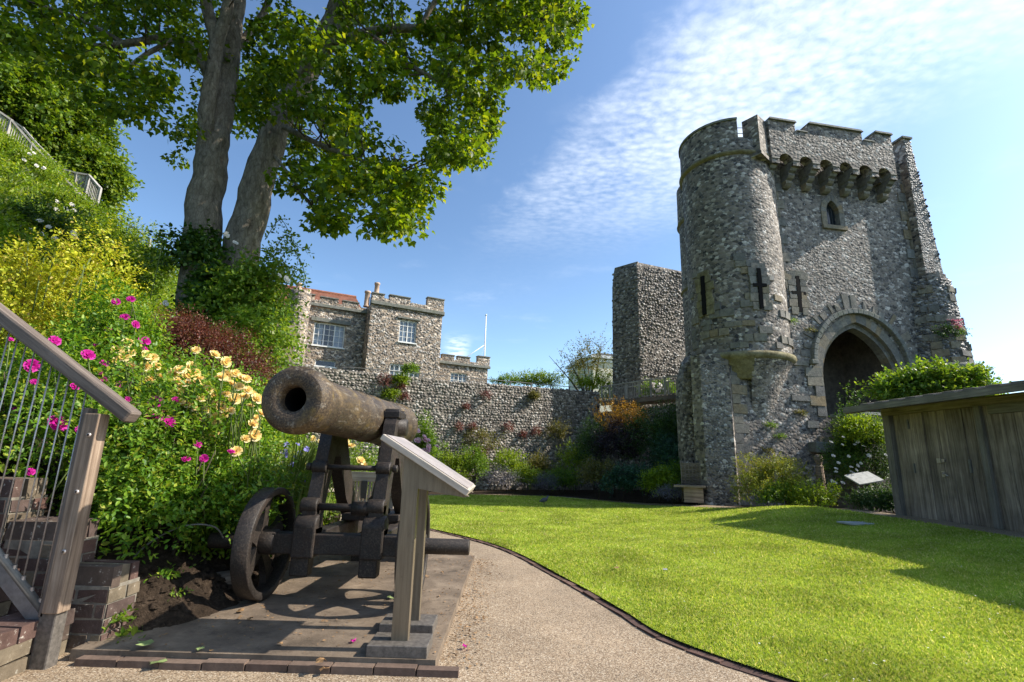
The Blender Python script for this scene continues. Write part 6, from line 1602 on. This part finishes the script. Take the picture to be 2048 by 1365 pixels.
for pl in (((540, 560), (575, 500), (600, 520), (612, 560)), ((540, 520), (570, 470), (590, 490), (610, 500)), ((530, 480), (560, 440), (580, 470)), ((560, 600), (590, 540), (605, 552)), ((300, 600), (318, 520), (325, 480))):
    P_ = spline([A3(u, v, 8.8) - Vector(t.location) for u, v in pl], 8); b.tube(P_, .007, 4)
    for i in range(1, len(P_)): bp.append(list(P_[i])); dd.append(list((P_[i] - P_[i - 1]).normalized() + Vector(rs.normal(0, .6, 3).tolist())))
b.build('stem', 'greenstem', t); l = sprig_leaves(np.array(bp), np.array(dd), .18, 4, .09, rs, .3); leaves('foliage', *l, OVAL, 'light', t, 1.2, rs)

# ================================================================== CASTLE MOUND
def mound():
    rs = np.random.RandomState(17); n = 15000
    x = rs.uniform(-31, -4.6, n * 4); y = rs.uniform(5, 23, n * 4)
    # only where the photo sees the slope, with more clumps where it is far and small
    q = x / y; k = (q > -1.35) & (q < -.40); x, y = x[k][:n], y[k][:n]
    z = bank(x, y) - .12; P = np.stack([x, y, z], -1); P[:, 2] += rs.uniform(0, .45, len(x)) ** 1.5 * (1 + .8 * np.sin(x * .9 + y) * np.sin(y * .7))
    D = np.stack([rs.normal(.45, .5, len(x)), rs.normal(-.2, .5, len(x)), np.ones(len(x))], -1)
    l = sprig_leaves(P, D, .4 * rs.uniform(.5, 1.3, len(x)), 7, .17, rs, .2, .6)
    o = leaves('hillside_plants', *l, OVAL, 'hillgreen', None, 1.0, rs); tag(o, 'bright green undergrowth covering the steep castle mound', 'undergrowth', kind='stuff')
    m = 9000; x = rs.uniform(-29, -9, m); y = rs.uniform(12, 22, m); P = np.stack([x, y, bank(x, y) - .1], -1)
    D = np.stack([rs.normal(.2, .5, m), rs.normal(0, .5, m), np.ones(m)], -1); N = rs.normal(0, 1, (m, 3))
    o = leaves('long_grass', P, D, N, rs.uniform(.25, .6, m), NARROW, 'blade', None, .55, rs); tag(o, 'pale seeding long grass on the upper slope of the mound', 'grass', kind='stuff')
    return
mound()
MH = lambda x, y: float(bank(x, y))
for i, (u, v, Y, ru, rv, m_, lb) in enumerate(((60, 470, 13.5, 120, 70, 'ivy', 'dark green bramble mass low on the shaded mound'), (200, 500, 14.5, 100, 60, 'hillgreen', 'rounded bright green bush on the mound left of the sycamores'), (30, 330, 17.5, 70, 40, 'hillgreen', 'leafy white flowered bush at the upper left of the mound'), (280, 545, 13, 60, 55, 'light', 'pale green bush on the mound just left of the ivied trunk'), (110, 420, 16.5, 80, 45, 'hillgreen', 'white flowered bramble on the mound below the stair railing'), (215, 560, 11.5, 70, 55, 'hillgreen', 'green bush above the golden shrub at the foot of the mound'))):
    c = at(u, v, Y); sc_ = Y / FPX; t, *_ = shrub('mound_bush', lb, 'bush', (c[0], c[1], c[2] - rv * sc_ * .8), (ru * sc_, ru * sc_ * .7, rv * sc_), 1300, .4, 7, .12, m_, seed=60 + i, stems=0, up=.4, amp=.35)
    if i in (2, 4, 0):
        pts = [at(u + rs.normal(0, ru * .5), v + rs.normal(0, rv * .4), Y - ru * sc_ * .5) for _ in range(16)]; blooms(t, pts, WROSE, .075, rs, .7)
# trees on top of the mound
def hill_tree(label, u, v, Y, ru, rv, seed, n=1900, mat='hilltree'):
    c = at(u, v, Y); sc_ = Y / FPX; rs = np.random.RandomState(seed); zb = MH(c[0], c[1]) - .3; t = thing('mound_tree', label, 'tree', (c[0], c[1], zb), 0, 'trees on the castle mound')
    P, U = crown_pts(n, (ru * sc_, ru * sc_ * .8, rv * sc_), rs, .4, .3, -.85); P += np.array([0, 0, c[2] - zb]); D = U * .7 + rs.normal(0, .4, P.shape) + np.array([0, 0, .15]); l = sprig_leaves(P, D, .7, 7, .30, rs, .3, .6); leaves('crown', *l, OVAL, mat, t, 1.25, rs)
    b = MB(); h = c[2] - zb; b.tube([(0, 0, -.3), (.1, 0, h * .5), (.2, 0, h + rv * sc_ * .5)], [.28, .2, .06], 9)
    for k in range(5): a = k * 1.26; b.tube([(.1, 0, h * .6), (math.cos(a) * ru * sc_ * .35, math.sin(a) * ru * sc_ * .35, h), (math.cos(a) * ru * sc_ * .65, math.sin(a) * ru * sc_ * .55, h + rv * sc_ * .3)], [.09, .06, .02], 5)
    b.build('trunk', 'bark', t)
hill_tree('light green bushy tree at the upper left edge behind the stair railing', 20, 195, 23, 90, 70, 81)
hill_tree('dark green tree crowning the castle mound behind the railing', 110, 235, 25, 85, 90, 82)
hill_tree('small feathery tree at the right end of the mound top', 190, 350, 24.5, 42, 62, 83, 1100)
hill_tree('dark tree behind the sycamore branches at the upper left', 10, 120, 27, 75, 60, 84)
hill_tree('middle green tree above the stair landing on the mound', 150, 290, 25.5, 60, 70, 85, 1300)
# stair railing up the mound
def rail_run(name, label, pts, nslat, hgt, mat='grey_timber', slat=.02):
    P = [V3(at(*p)) for p in pts]; t = thing(name, label, 'railing', P[0]); o_ = P[0]
    for i, p in enumerate(P):
        b = MB(); b.beam(p - o_ - Vector((0, 0, hgt + .3)), p - o_ + Vector((0, 0, .02)), .1, .1, (0, 1, 0)); b.build('post', mat, t)
    for a, c in zip(P, P[1:]):
        b = MB(); b.beam(a - o_, c - o_, .11, .07); b.build('top_rail', mat, t); b = MB(); b.beam(a - o_ - Vector((0, 0, hgt - .1)), c - o_ - Vector((0, 0, hgt - .1)), .06, .05)
        for k in range(nslat):
            q = a.lerp(c, (k + .5) / nslat) - o_; b.beam(q - Vector((0, 0, hgt - .1)), q, slat, slat, (0, 1, 0))
        b.build('slat', mat, t)
rail_run('stair_railing', 'silvery timber stair railing climbing the left edge of the mound', [(-30, 205, 18.2), (22, 240, 18.6), (64, 288, 19.0), (108, 335, 19.4), (150, 378, 19.8), (176, 404, 20.1)], 10, 1.05)
rail_run('stair_railing', 'second silvery stair railing running higher behind the first', [(4, 228, 20.5), (46, 256, 20.6), (74, 288, 20.7), (126, 340, 20.8)], 9, .95)
rail_run('landing_railing', 'short boxed timber railing round the stair landing on the mound', [(127, 340, 20.8), (154, 347, 20.9), (178, 351, 21.0), (201, 377, 20.3)], 9, .95)
rail_run('hill_handrail', 'low thin timber handrail dropping down the right slope of the mound', [(176, 404, 20.1), (186, 418, 20.1), (232, 437, 20.2), (271, 458, 20.3), (300, 480, 20.3)], 2, .6)
# low brick house wall left of the house turret
t = thing('brick_wall', 'old patched red brick wall below the house beside the climbing rose', 'wall', tuple(at(530, 760, 26)), PHH); b = MB(); b.box((-.6, 0, .9), (3.6, .4, 4.2), None, 0, None, .02); b.build('wall', 'brickwall', t)

# ================================================================== BORDER BELOW THE FLINT WALL AND GATEHOUSE
def bp_(name, label, u, v, Y, ru, rv, mat, n=420, L=.22, nl=7, size=.06, tm=OVAL, seed=0, cat='plant', up=.7, z=None, **k):
    c = at(u, v, Y); zb = float(hz(c[0], c[1])) if z is None else z
    return bush(name, label, cat, u, v, Y, ru, rv, zb, n, L, nl, size, mat, tmpl=tm, seed=seed, stems=3, up=up, **k)
BORDER = [
 ('leafy_perennial', 'tall mid green perennial at the left end of the wall border', 868, 925, 17.6, 26, 42, 'border', 600),
 ('leafy_perennial', 'bright green perennial right of the lectern panel', 905, 945, 17.0, 26, 34, 'brightborder', 560),
 ('pink_perennial', 'green perennial dotted with pink below the valerian on the wall', 950, 935, 17.2, 26, 38, 'border', 520),
 ('catmint_clump', 'grey violet catmint clump spilling on the far path, left of centre', 1003, 962, 16.2, 30, 18, 'catmint', 560),
 ('lime_shrub', 'rounded lime green shrub against the middle of the flint wall', 1018, 932, 17.8, 28, 26, 'brightborder', 560),
 ('leafy_perennial', 'lime green mound in front of the brownish shrub', 1052, 957, 16.8, 24, 20, 'brightborder', 450),
 ('brown_shrub', 'brownish green rounded shrub in the middle of the wall border', 1078, 938, 17.8, 24, 24, 'olive', 450),
 ('catmint_clump', 'smaller grey violet catmint beside the lime mound', 1092, 968, 16.4, 28, 14, 'catmint', 420),
 ('leafy_perennial', 'dark green perennials beside the big lime leaves', 1125, 962, 16.8, 34, 22, 'border', 520),
 ('large_leaf_shrub', 'big leaved lime green shrub near the right end of the flint wall', 1152, 925, 18.2, 34, 36, 'brightborder', 600),
 ('leafy_perennial', 'shaded olive perennial left of the dark elder', 1195, 952, 17.2, 28, 28, 'olive', 420),
 ('evergreen_shrub', 'dark evergreen against the shaded end of the flint wall', 1185, 895, 19.6, 30, 50, 'darkborder', 650),
 ('purple_elder', 'black purple leaved elder with faint pink flower heads', 1232, 890, 18.6, 44, 46, 'elder', 900),
 ('evergreen_shrub', 'tall dark evergreen in the middle of the shaded corner under the bridge', 1295, 885, 18.4, 44, 66, 'darkborder', 1200),
 ('evergreen_shrub', 'broad green shrub reaching the bridge against the gatehouse', 1352, 862, 17.6, 44, 48, 'darkborder', 1100),
 ('blue_green_shrub', 'blue green shrub under the bridge beside the woven seat', 1350, 925, 16.9, 42, 48, 'bluegreen', 1000),
 ('bluish_perennial', 'bluish green perennials in the shaded border front', 1240, 965, 16.6, 36, 26, 'bluegreen', 560),
 ('bluish_perennial', 'second bluish perennial clump right of the elder', 1285, 965, 16.2, 30, 28, 'bluegreen', 520),
 ('euphorbia', 'lime green euphorbia glowing in the shaded corner', 1322, 965, 15.4, 26, 24, 'brightborder', 480),
 ('catmint_clump', 'violet catmint in the shade near the woven seat', 1345, 990, 14.8, 40, 11, 'catmint', 480),
 ('leafy_perennial', 'upright green stems behind the euphorbia', 1358, 958, 15.6, 30, 34, 'border', 480),
]
for i, (nm, lb, u, v, Y, ru, rv, m_, n) in enumerate(BORDER):
    Y += 2.6 if u < 1175 else 0
    bp_(nm, lb, u, v, Y, ru * 1.05, rv, m_, n, .3 if rv > 30 else .24, 7, .085 if m_ not in ('catmint',) else .05, OVAL if m_ != 'catmint' else NARROW, 100 + i, 'shrub' if 'shrub' in nm or 'elder' in nm else 'plant')
az, *_ = bp_('amber_azalea', 'amber yellow azalea catching the sun under the footbridge', 1258, 848, 19.2, 52, 34, 'orange', 900, .26, 7, .08, OVAL, 140, 'shrub')
az, *_ = bp_('wall_rose', 'pink climbing rose at the left end of the flint wall by the cannon', 848, 890, 18.5, 22, 46, 'border', 700, .3, 7, .09, OVAL, 141, 'climbing rose')
rs = np.random.RandomState(78); pts = [at(848 + rs.normal(0, 12), 890 + rs.normal(0, 22), 17.9) for _ in range(12)]; blooms(az, pts, PROSE, .11, rs, .7)
# plants rooted in the wall
def walltuft(name, label, a, z, r, mat, n, seed, bl=None, h=1.0, group=None, size=.07):
    p = wl(a, -.12, z); t, *_ = shrub(name, label, 'wall plant', (p.x, p.y, p.z - r * .6), (r * 1.1, r * .6, r * h), n, .16, 6, size, mat, seed=seed, stems=0, up=.3, mid=r * .6, group=group); return t
G_ = 'red valerian rooted in the flint garden wall'
for i, (u, v, r, lb) in enumerate(((770, 765, .30, 'red valerian tuft near the top of the wall above the gun barrel'), (800, 775, .2, 'small red valerian tuft just right of the highest one'), (810, 795, .18, 'red valerian tuft below the wall top behind the barrel'), (972, 790, .2, 'lone red valerian tuft high on the wall'), (918, 855, .14, 'red valerian left in the middle row of the wall'), (946, 855, .16, 'second red valerian in the middle row of the wall'), (1016, 856, .24, 'leafy red valerian in the centre of the wall'), (1071, 864, .22, 'pinkish valerian left of the wall shrub'), (1047, 870, .13, 'tiny red valerian between two larger tufts'), (960, 905, .32, 'dusky red plant at the foot of the wall near the lectern'), (932, 815, .12, 'tiny pink valerian right of the barrel'))):
    d_ = ray(u, v); O_ = np.array(wl(0, -.1, 0)); N_ = np.array([math.sin(PHW), -math.cos(PHW), 0]); p = CAM + d_ * (((O_ - CAM) @ N_) / (d_ @ N_))
    shrub('red_valerian', lb, 'wall plant', (p[0], p[1], p[2] - r), (r * .9, r * .5, r * .8), int(40 + 300 * r), .16, 6, .055, 'valerian', seed=200 + i, stems=0, up=.3, mid=r, group=G_)
for i, (u, v, r, m_, nm, lb) in enumerate(((1110, 865, .5, 'olive', 'wall_shrub', 'brownish shrub jutting from the middle of the flint wall'), (780, 790, .22, 'brightborder', 'ivy_shoot', 'yellow green creeper tuft on the wall behind the barrel'), (955, 880, .62, 'olive', 'wall_creeper', 'dark trailing creeper low on the wall right of the lectern'), (820, 740, .24, 'border', 'wall_tuft', 'green tuft on top of the wall under the bay window'), (1068, 792, .16, 'olive', 'wall_tuft', 'dry tuft high on the flint wall'), (800, 760, .25, 'brightborder', 'ivy_shoot', 'second yellow green shoot beside the barrel'))):
    d_ = ray(u, v); O_ = np.array(wl(0, -.12, 0)); N_ = np.array([math.sin(PHW), -math.cos(PHW), 0]); p = CAM + d_ * (((O_ - CAM) @ N_) / (d_ @ N_))
    shrub(nm, lb, 'wall plant', (p[0], p[1], p[2] - r * .7), (r * 1.2, r * .7, r * .8), int(120 + 500 * r), .2, 6, .075, m_, seed=230 + i, stems=0, up=.3, mid=r * .7)
# terrace planting behind the wall
bp_('golden_hedge_shrub', 'golden green shrub on the terrace right of the house', 1075, 765, 26, 52, 16, 'brightborder', 700, .35, 7, .11, OVAL, 150, 'shrub', z=3.9)
bp_('terrace_shrub', 'low dark green shrub on the terrace by the low range', 1010, 765, 27, 30, 9, 'border', 300, .3, 7, .1, OVAL, 151, 'shrub', z=3.9)
t, *_ = bp_('terrace_tree', 'small open branched tree on the terrace beside the ruined wall', 1175, 735, 25, 62, 42, 'olive', 480, .6, 8, .12, OVAL, 152, 'tree', z=3.9, amp=.5)
b = MB(); c = np.array(t.location); rs = np.random.RandomState(5)
for (u, v) in ((1098, 712), (1110, 725), (1130, 705), (1160, 700), (1203, 686), (1195, 720), (1150, 740), (1220, 745), (1175, 715)):
    e = at(u, v, 25 + rs.uniform(-.6, .6)) - c; m_ = e * .5 + np.array([.1, 0, -.1]); b.tube([(0, 0, -.2), m_, e], [.06, .03, .008], 5)
b.build('branch', 'twig', t)
bp_('terrace_shrub', 'green shrub filling the terrace corner behind the bridge rail', 1190, 770, 24, 40, 15, 'brightborder', 500, .3, 7, .1, OVAL, 153, 'shrub', z=3.4)
bp_('terrace_shrub', 'dark shrub behind the left end of the footbridge railing', 1218, 800, 24.2, 26, 22, 'border', 380, .3, 7, .1, OVAL, 155, 'shrub', z=2.8)
wr, *_ = bp_('white_rose_shrub', 'white flowering shrub behind the footbridge railing', 1320, 785, 20.5, 40, 18, 'border', 500, .25, 7, .09, OVAL, 154, 'shrub', z=3.0)
pts = [at(1312 + rs.normal(0, 9), 782 + rs.normal(0, 8), 20) for _ in range(12)]; blooms(wr, pts, WROSE, .09, rs, .7)

# gatehouse foot
bp_('yellow_green_shrub', 'rounded yellow green shrub at the gatehouse corner', 1540, 968, 12.6, 64, 46, 'yellowgreen', 1900, .22, 8, .055, OVAL, 160, 'shrub', amp=.3)
bp_('leafy_perennial', 'bright green leaves low at the right of the gatehouse shrub', 1560, 995, 12.0, 40, 22, 'border', 500, .2, 7, .06, OVAL, 161)
bp_('leafy_perennial', 'fresh green clump in front of the tall carved post', 1628, 1000, 11.6, 42, 20, 'brightborder', 520, .2, 7, .06, OVAL, 162)
wr, *_ = bp_('white_rose_bush', 'large dark rose bush with small white roses between gatehouse and shed', 1722, 915, 12.4, 66, 92, 'ivy', 2600, .26, 8, .065, OVAL, 163, 'rose bush', amp=.3, depth=.5)
rs = np.random.RandomState(79); pts = [at(u + rs.normal(0, 3), v + rs.normal(0, 3), 11.75) for u, v in ((1672, 885), (1688, 890), (1668, 910), (1675, 925), (1670, 943), (1672, 934), (1695, 905), (1712, 892), (1720, 888), (1728, 898), (1738, 912), (1700, 942), (1708, 950), (1705, 932), (1718, 930), (1665, 960), (1675, 964), (1688, 962), (1668, 984), (1660, 984), (1676, 986), (1690, 870), (1770, 912), (1720, 925), (1712, 938))]; blooms(wr, pts, WROSE, .04, rs, .8)
bp_('lime_climber', 'sunlit lime green growth on top of the white rose bush under the shed eave', 1728, 868, 12.0, 44, 30, 'brightborder', 600, .24, 7, .075, OVAL, 164, 'climber')
bp_('daisy_clump', 'shaded low plant with tiny white flowers beside the shed corner', 1760, 1010, 10.4, 55, 24, 'darkborder', 700, .2, 7, .06, OVAL, 165)
bp_('leafy_perennial', 'dark leaves at the base of the shed corner post', 1790, 1015, 10.1, 24, 18, 'darkborder', 260, .2, 7, .08, OVAL, 166)
bp_('roof_climber', 'vigorous leafy climber piled on the shed roof', 1872, 780, 10.0, 88, 30, 'light', 1300, .3, 7, .11, OVAL, 167, 'climber', z=2.1, amp=.35, wid=1.2)
bp_('roof_climber', 'thin end of the climber creeping along the shed fascia', 1790, 802, 9.9, 22, 7, 'light', 160, .2, 6, .075, OVAL, 168, 'climber', z=2.0)
# pink valerian on the ruined turret, tufts on the gatehouse walls
def tower_p(a, b_, z): return TO + Matrix.Rotation(PHT, 3, 'Z') @ Vector((a, b_, z))
p = tower_p(7.15, -.62, 4.95); t, *_ = shrub('pink_valerian', 'pink flowering valerian growing from the ruined right turret', 'wall plant', p, (.38, .2, .2), 160, .22, 6, .08, 'darkborder', seed=170, stems=0, mid=.15)
rs = np.random.RandomState(4); l = sprig_leaves(np.array([[rs.normal(.22, .12), rs.normal(0, .08), rs.uniform(.3, .62)] for _ in range(70)]), rs.normal(0, 1, (70, 3)), .08, 6, .035, rs); leaves('bloom', *l, OVAL, 'pinkleaf', t, 1.4, rs)
for i, (a, z, lb) in enumerate(((2.05, 5.2, 'green tuft beside the arrow loop on the gatehouse turret edge'), (2.75, 4.95, 'small tuft on the gatehouse wall left of the arch'), (1.35, 1.75, 'tuft low on the gatehouse wall nearest the quoins'), (.95, 1.35, 'lower tuft beside the gatehouse corner stones'), (1.1, 2.05, 'upper tuft of the low group on the gatehouse wall'), (2.1, 2.45, 'single tuft on the gatehouse wall level with the arch sill'), (2.7, .9, 'dark tuft beside the stone ledge'))):
    p = tower_p(a, -.03, z); shrub('wall_tuft', lb, 'wall plant', p, (.16, .09, .11), 70, .1, 6, .045, 'olive' if i % 2 else 'border', seed=180 + i, stems=0, mid=.02)

# ================================================================== LITTER ON THE GROUND
def weed(label, u, v, n, size, seed, mat='light', zf=None):
    d_ = ray(u, v); zz = .06
    for _ in range(12):
        p = CAM + d_ * ((zz - 1) / d_[2]); zz = .5 * zz + .5 * max(float(soil_z(p[0], p[1])), .034)
    rs = np.random.RandomState(seed); t = thing('weed', label, 'weed', (p[0], p[1], zz)); B = rs.normal(0, size * .25, (n, 3)); B[:, 2] = 0; D = np.stack([rs.normal(0, 1, n), rs.normal(0, 1, n), rs.uniform(.1, .9, n)], -1)
    l = sprig_leaves(B, D, size * 1.1, 4, size * .55, rs, .3); leaves('foliage', *l, OVAL, mat, t, .8, rs)
weed('young green weed against the end of the brick side wall', 240, 1210, 14, .09, 1); weed('broad leaved weed at the slab corner near the newel post', 268, 1270, 9, .11, 2, 'light'); weed('spreading weed in the soil left of the gun wheel', 330, 1140, 16, .10, 3, 'rose_leaf'); weed('small weed in the crumbled soil beside the slab', 350, 1185, 8, .07, 4); weed('leafy weed between roses and gun wheel', 430, 1100, 22, .10, 5, 'rose_leaf'); weed('fern green weed right against the gun wheel', 452, 1090, 26, .10, 6, 'light'); weed('weed at the foot of the rose bush', 280, 1110, 16, .09, 7, 'rose_leaf')
def litter(label, u, v, size, mat, seed, z):
    d_ = ray(u, v); p = CAM + d_ * ((z - 1) / d_[2]); rs = np.random.RandomState(seed); b = MB(); n = 9; vs = [(0, 0, .012)]
    for k in range(n): a = 6.283 * k / n; r = size * (.5 + .5 * abs(math.cos(a * 2.5 + seed))) * rs.uniform(.8, 1.1); vs.append((r * math.cos(a), r * math.sin(a), rs.uniform(0, .018)))
    b.add(vs, [(0, 1 + k, 1 + (k + 1) % n) for k in range(n)]); o = b.build('fallen_leaf', mat, None, 0, p); tag(o, label, 'leaf'); o.rotation_euler = (0, 0, seed)
for i, (u, v, s_, m_, z, lb) in enumerate(((315, 1328, .05, 'leafgreen', .0, 'green fallen leaf on the gravel below the slab edging'), (400, 1300, .028, 'leafgreen', .04, 'small green leaf on the slab front edge'), (290, 1290, .05, 'leafgreen', .05, 'grey green fallen leaf at the slab corner'), (780, 1197, .03, 'leafgreen', .04, 'pale leaf lying under the lectern side of the slab'), (648, 1342, .03, 'leafbrown', .0, 'dry leaf on the front brick edging'), (560, 1290, .02, 'leafbrown', .035, 'brown leaf scrap in the panel shadow'), (500, 1240, .025, 'leafbrown', .035, 'curled brown leaf near the wheel shadow'), (480, 1225, .03, 'leafbrown', .035, 'brown leaf just below the gun wheel'), (640, 1325, .032, 'leafbrown', .035, 'tan leaf near the front edge of the slab'), (706, 1285, .02, 'magenta', .035, 'magenta petal fallen on the slab'), (20, 1330, .04, 'magenta', .0, 'magenta petal on the gravel at the lower left corner'), (725, 1130, .02, 'leafbrown', .035, 'dry scrap under the gun axle'), (850, 1155, .025, 'leafbrown', .035, 'brown leaf on the right side of the slab'), (1003, 1024, .05, 'leafbrown', -.04, 'brown leaf standing on the middle of the lawn'), (1232, 1137, .035, 'leafbrown', .02, 'brown leaf on the lawn beyond the path'), (1330, 1140, .03, 'stonewhite', .02, 'pale leaf lying on the sunny lawn'), (930, 1295, .02, 'magenta', -.01, 'red petal on the gravel beside the slab'), (920, 1050, .02, 'leafbrown', -.03, 'twig scrap on the path'))):
    litter(lb, u, v, s_, 'magenta_petal' if m_ == 'magenta' else m_, i + 1, z)
# debris, twigs and dry scraps strewn over slab and gravel edge
def debris():
    rs = np.random.RandomState(31); n = 1500; x = np.concatenate([rs.uniform(-2.1, -.3, 700), rs.normal(-.24, .07, 800)]); y = np.concatenate([rs.uniform(2.78, 5.4, 700), 2.8 + 2.8 * rs.uniform(0, 1, 800)]); z = np.where((x < -.34) & (y > 2.79), .036, -.016)
    D = np.stack([rs.normal(0, 1, n), rs.normal(0, 1, n), rs.normal(0, .12, n)], -1); N = np.stack([rs.normal(0, .4, n), rs.normal(0, .4, n), np.ones(n)], -1)
    o = leaves('leaf_litter', np.stack([x, y, z + .003], -1), D, N, rs.uniform(.006, .026, n) , OVAL, 'leafbrown', None, .9, rs); tag(o, 'tiny dry scraps scattered over slab and gravel edge', 'litter', kind='stuff')
    n = 2600; x = rs.uniform(-3.0, -1.85, n); y = rs.uniform(2.95, 4.9, n); r = rs.uniform(.008, .03, n)
    c = cobbles('soil_clods', np.stack([x, y, soil_z(x, y)], -1), np.tile([1., 0, 0], (n, 1)), np.tile([0., 0, 1], (n, 1)), r, 'soil', None, rs, .9); tag(c, 'loose crumbly clods of soil beside the slab', 'soil', kind='stuff')
debris()
g = at(440, 1185, 3.75); t = thing('log', 'short split log lying in the soil against the gun wheel', 'log', (-1.98, 3.72, .10), .5); b = MB(); b.tube([(-.18, 0, .02), (.02, .01, .03), (.2, .03, .05)], [.055, .06, .05], 9); b.build('timber', 'log', t)
t = thing('wire_hoop', 'thin bent plant support hoop in the soil by the gun wheel', 'plant support', tuple(at(330, 1140, 3.5))); o_ = Vector(t.location); b = MB(); b.tube([q - o_ for q in spline([A3(255, 1130, 3.4), A3(300, 1085, 3.45), A3(370, 1052, 3.5), (A3(430, 1055, 3.6)), A3(452, 1090, 3.7)], 6)], .006, 5); b.build('hoop', 'darkmetal', t)
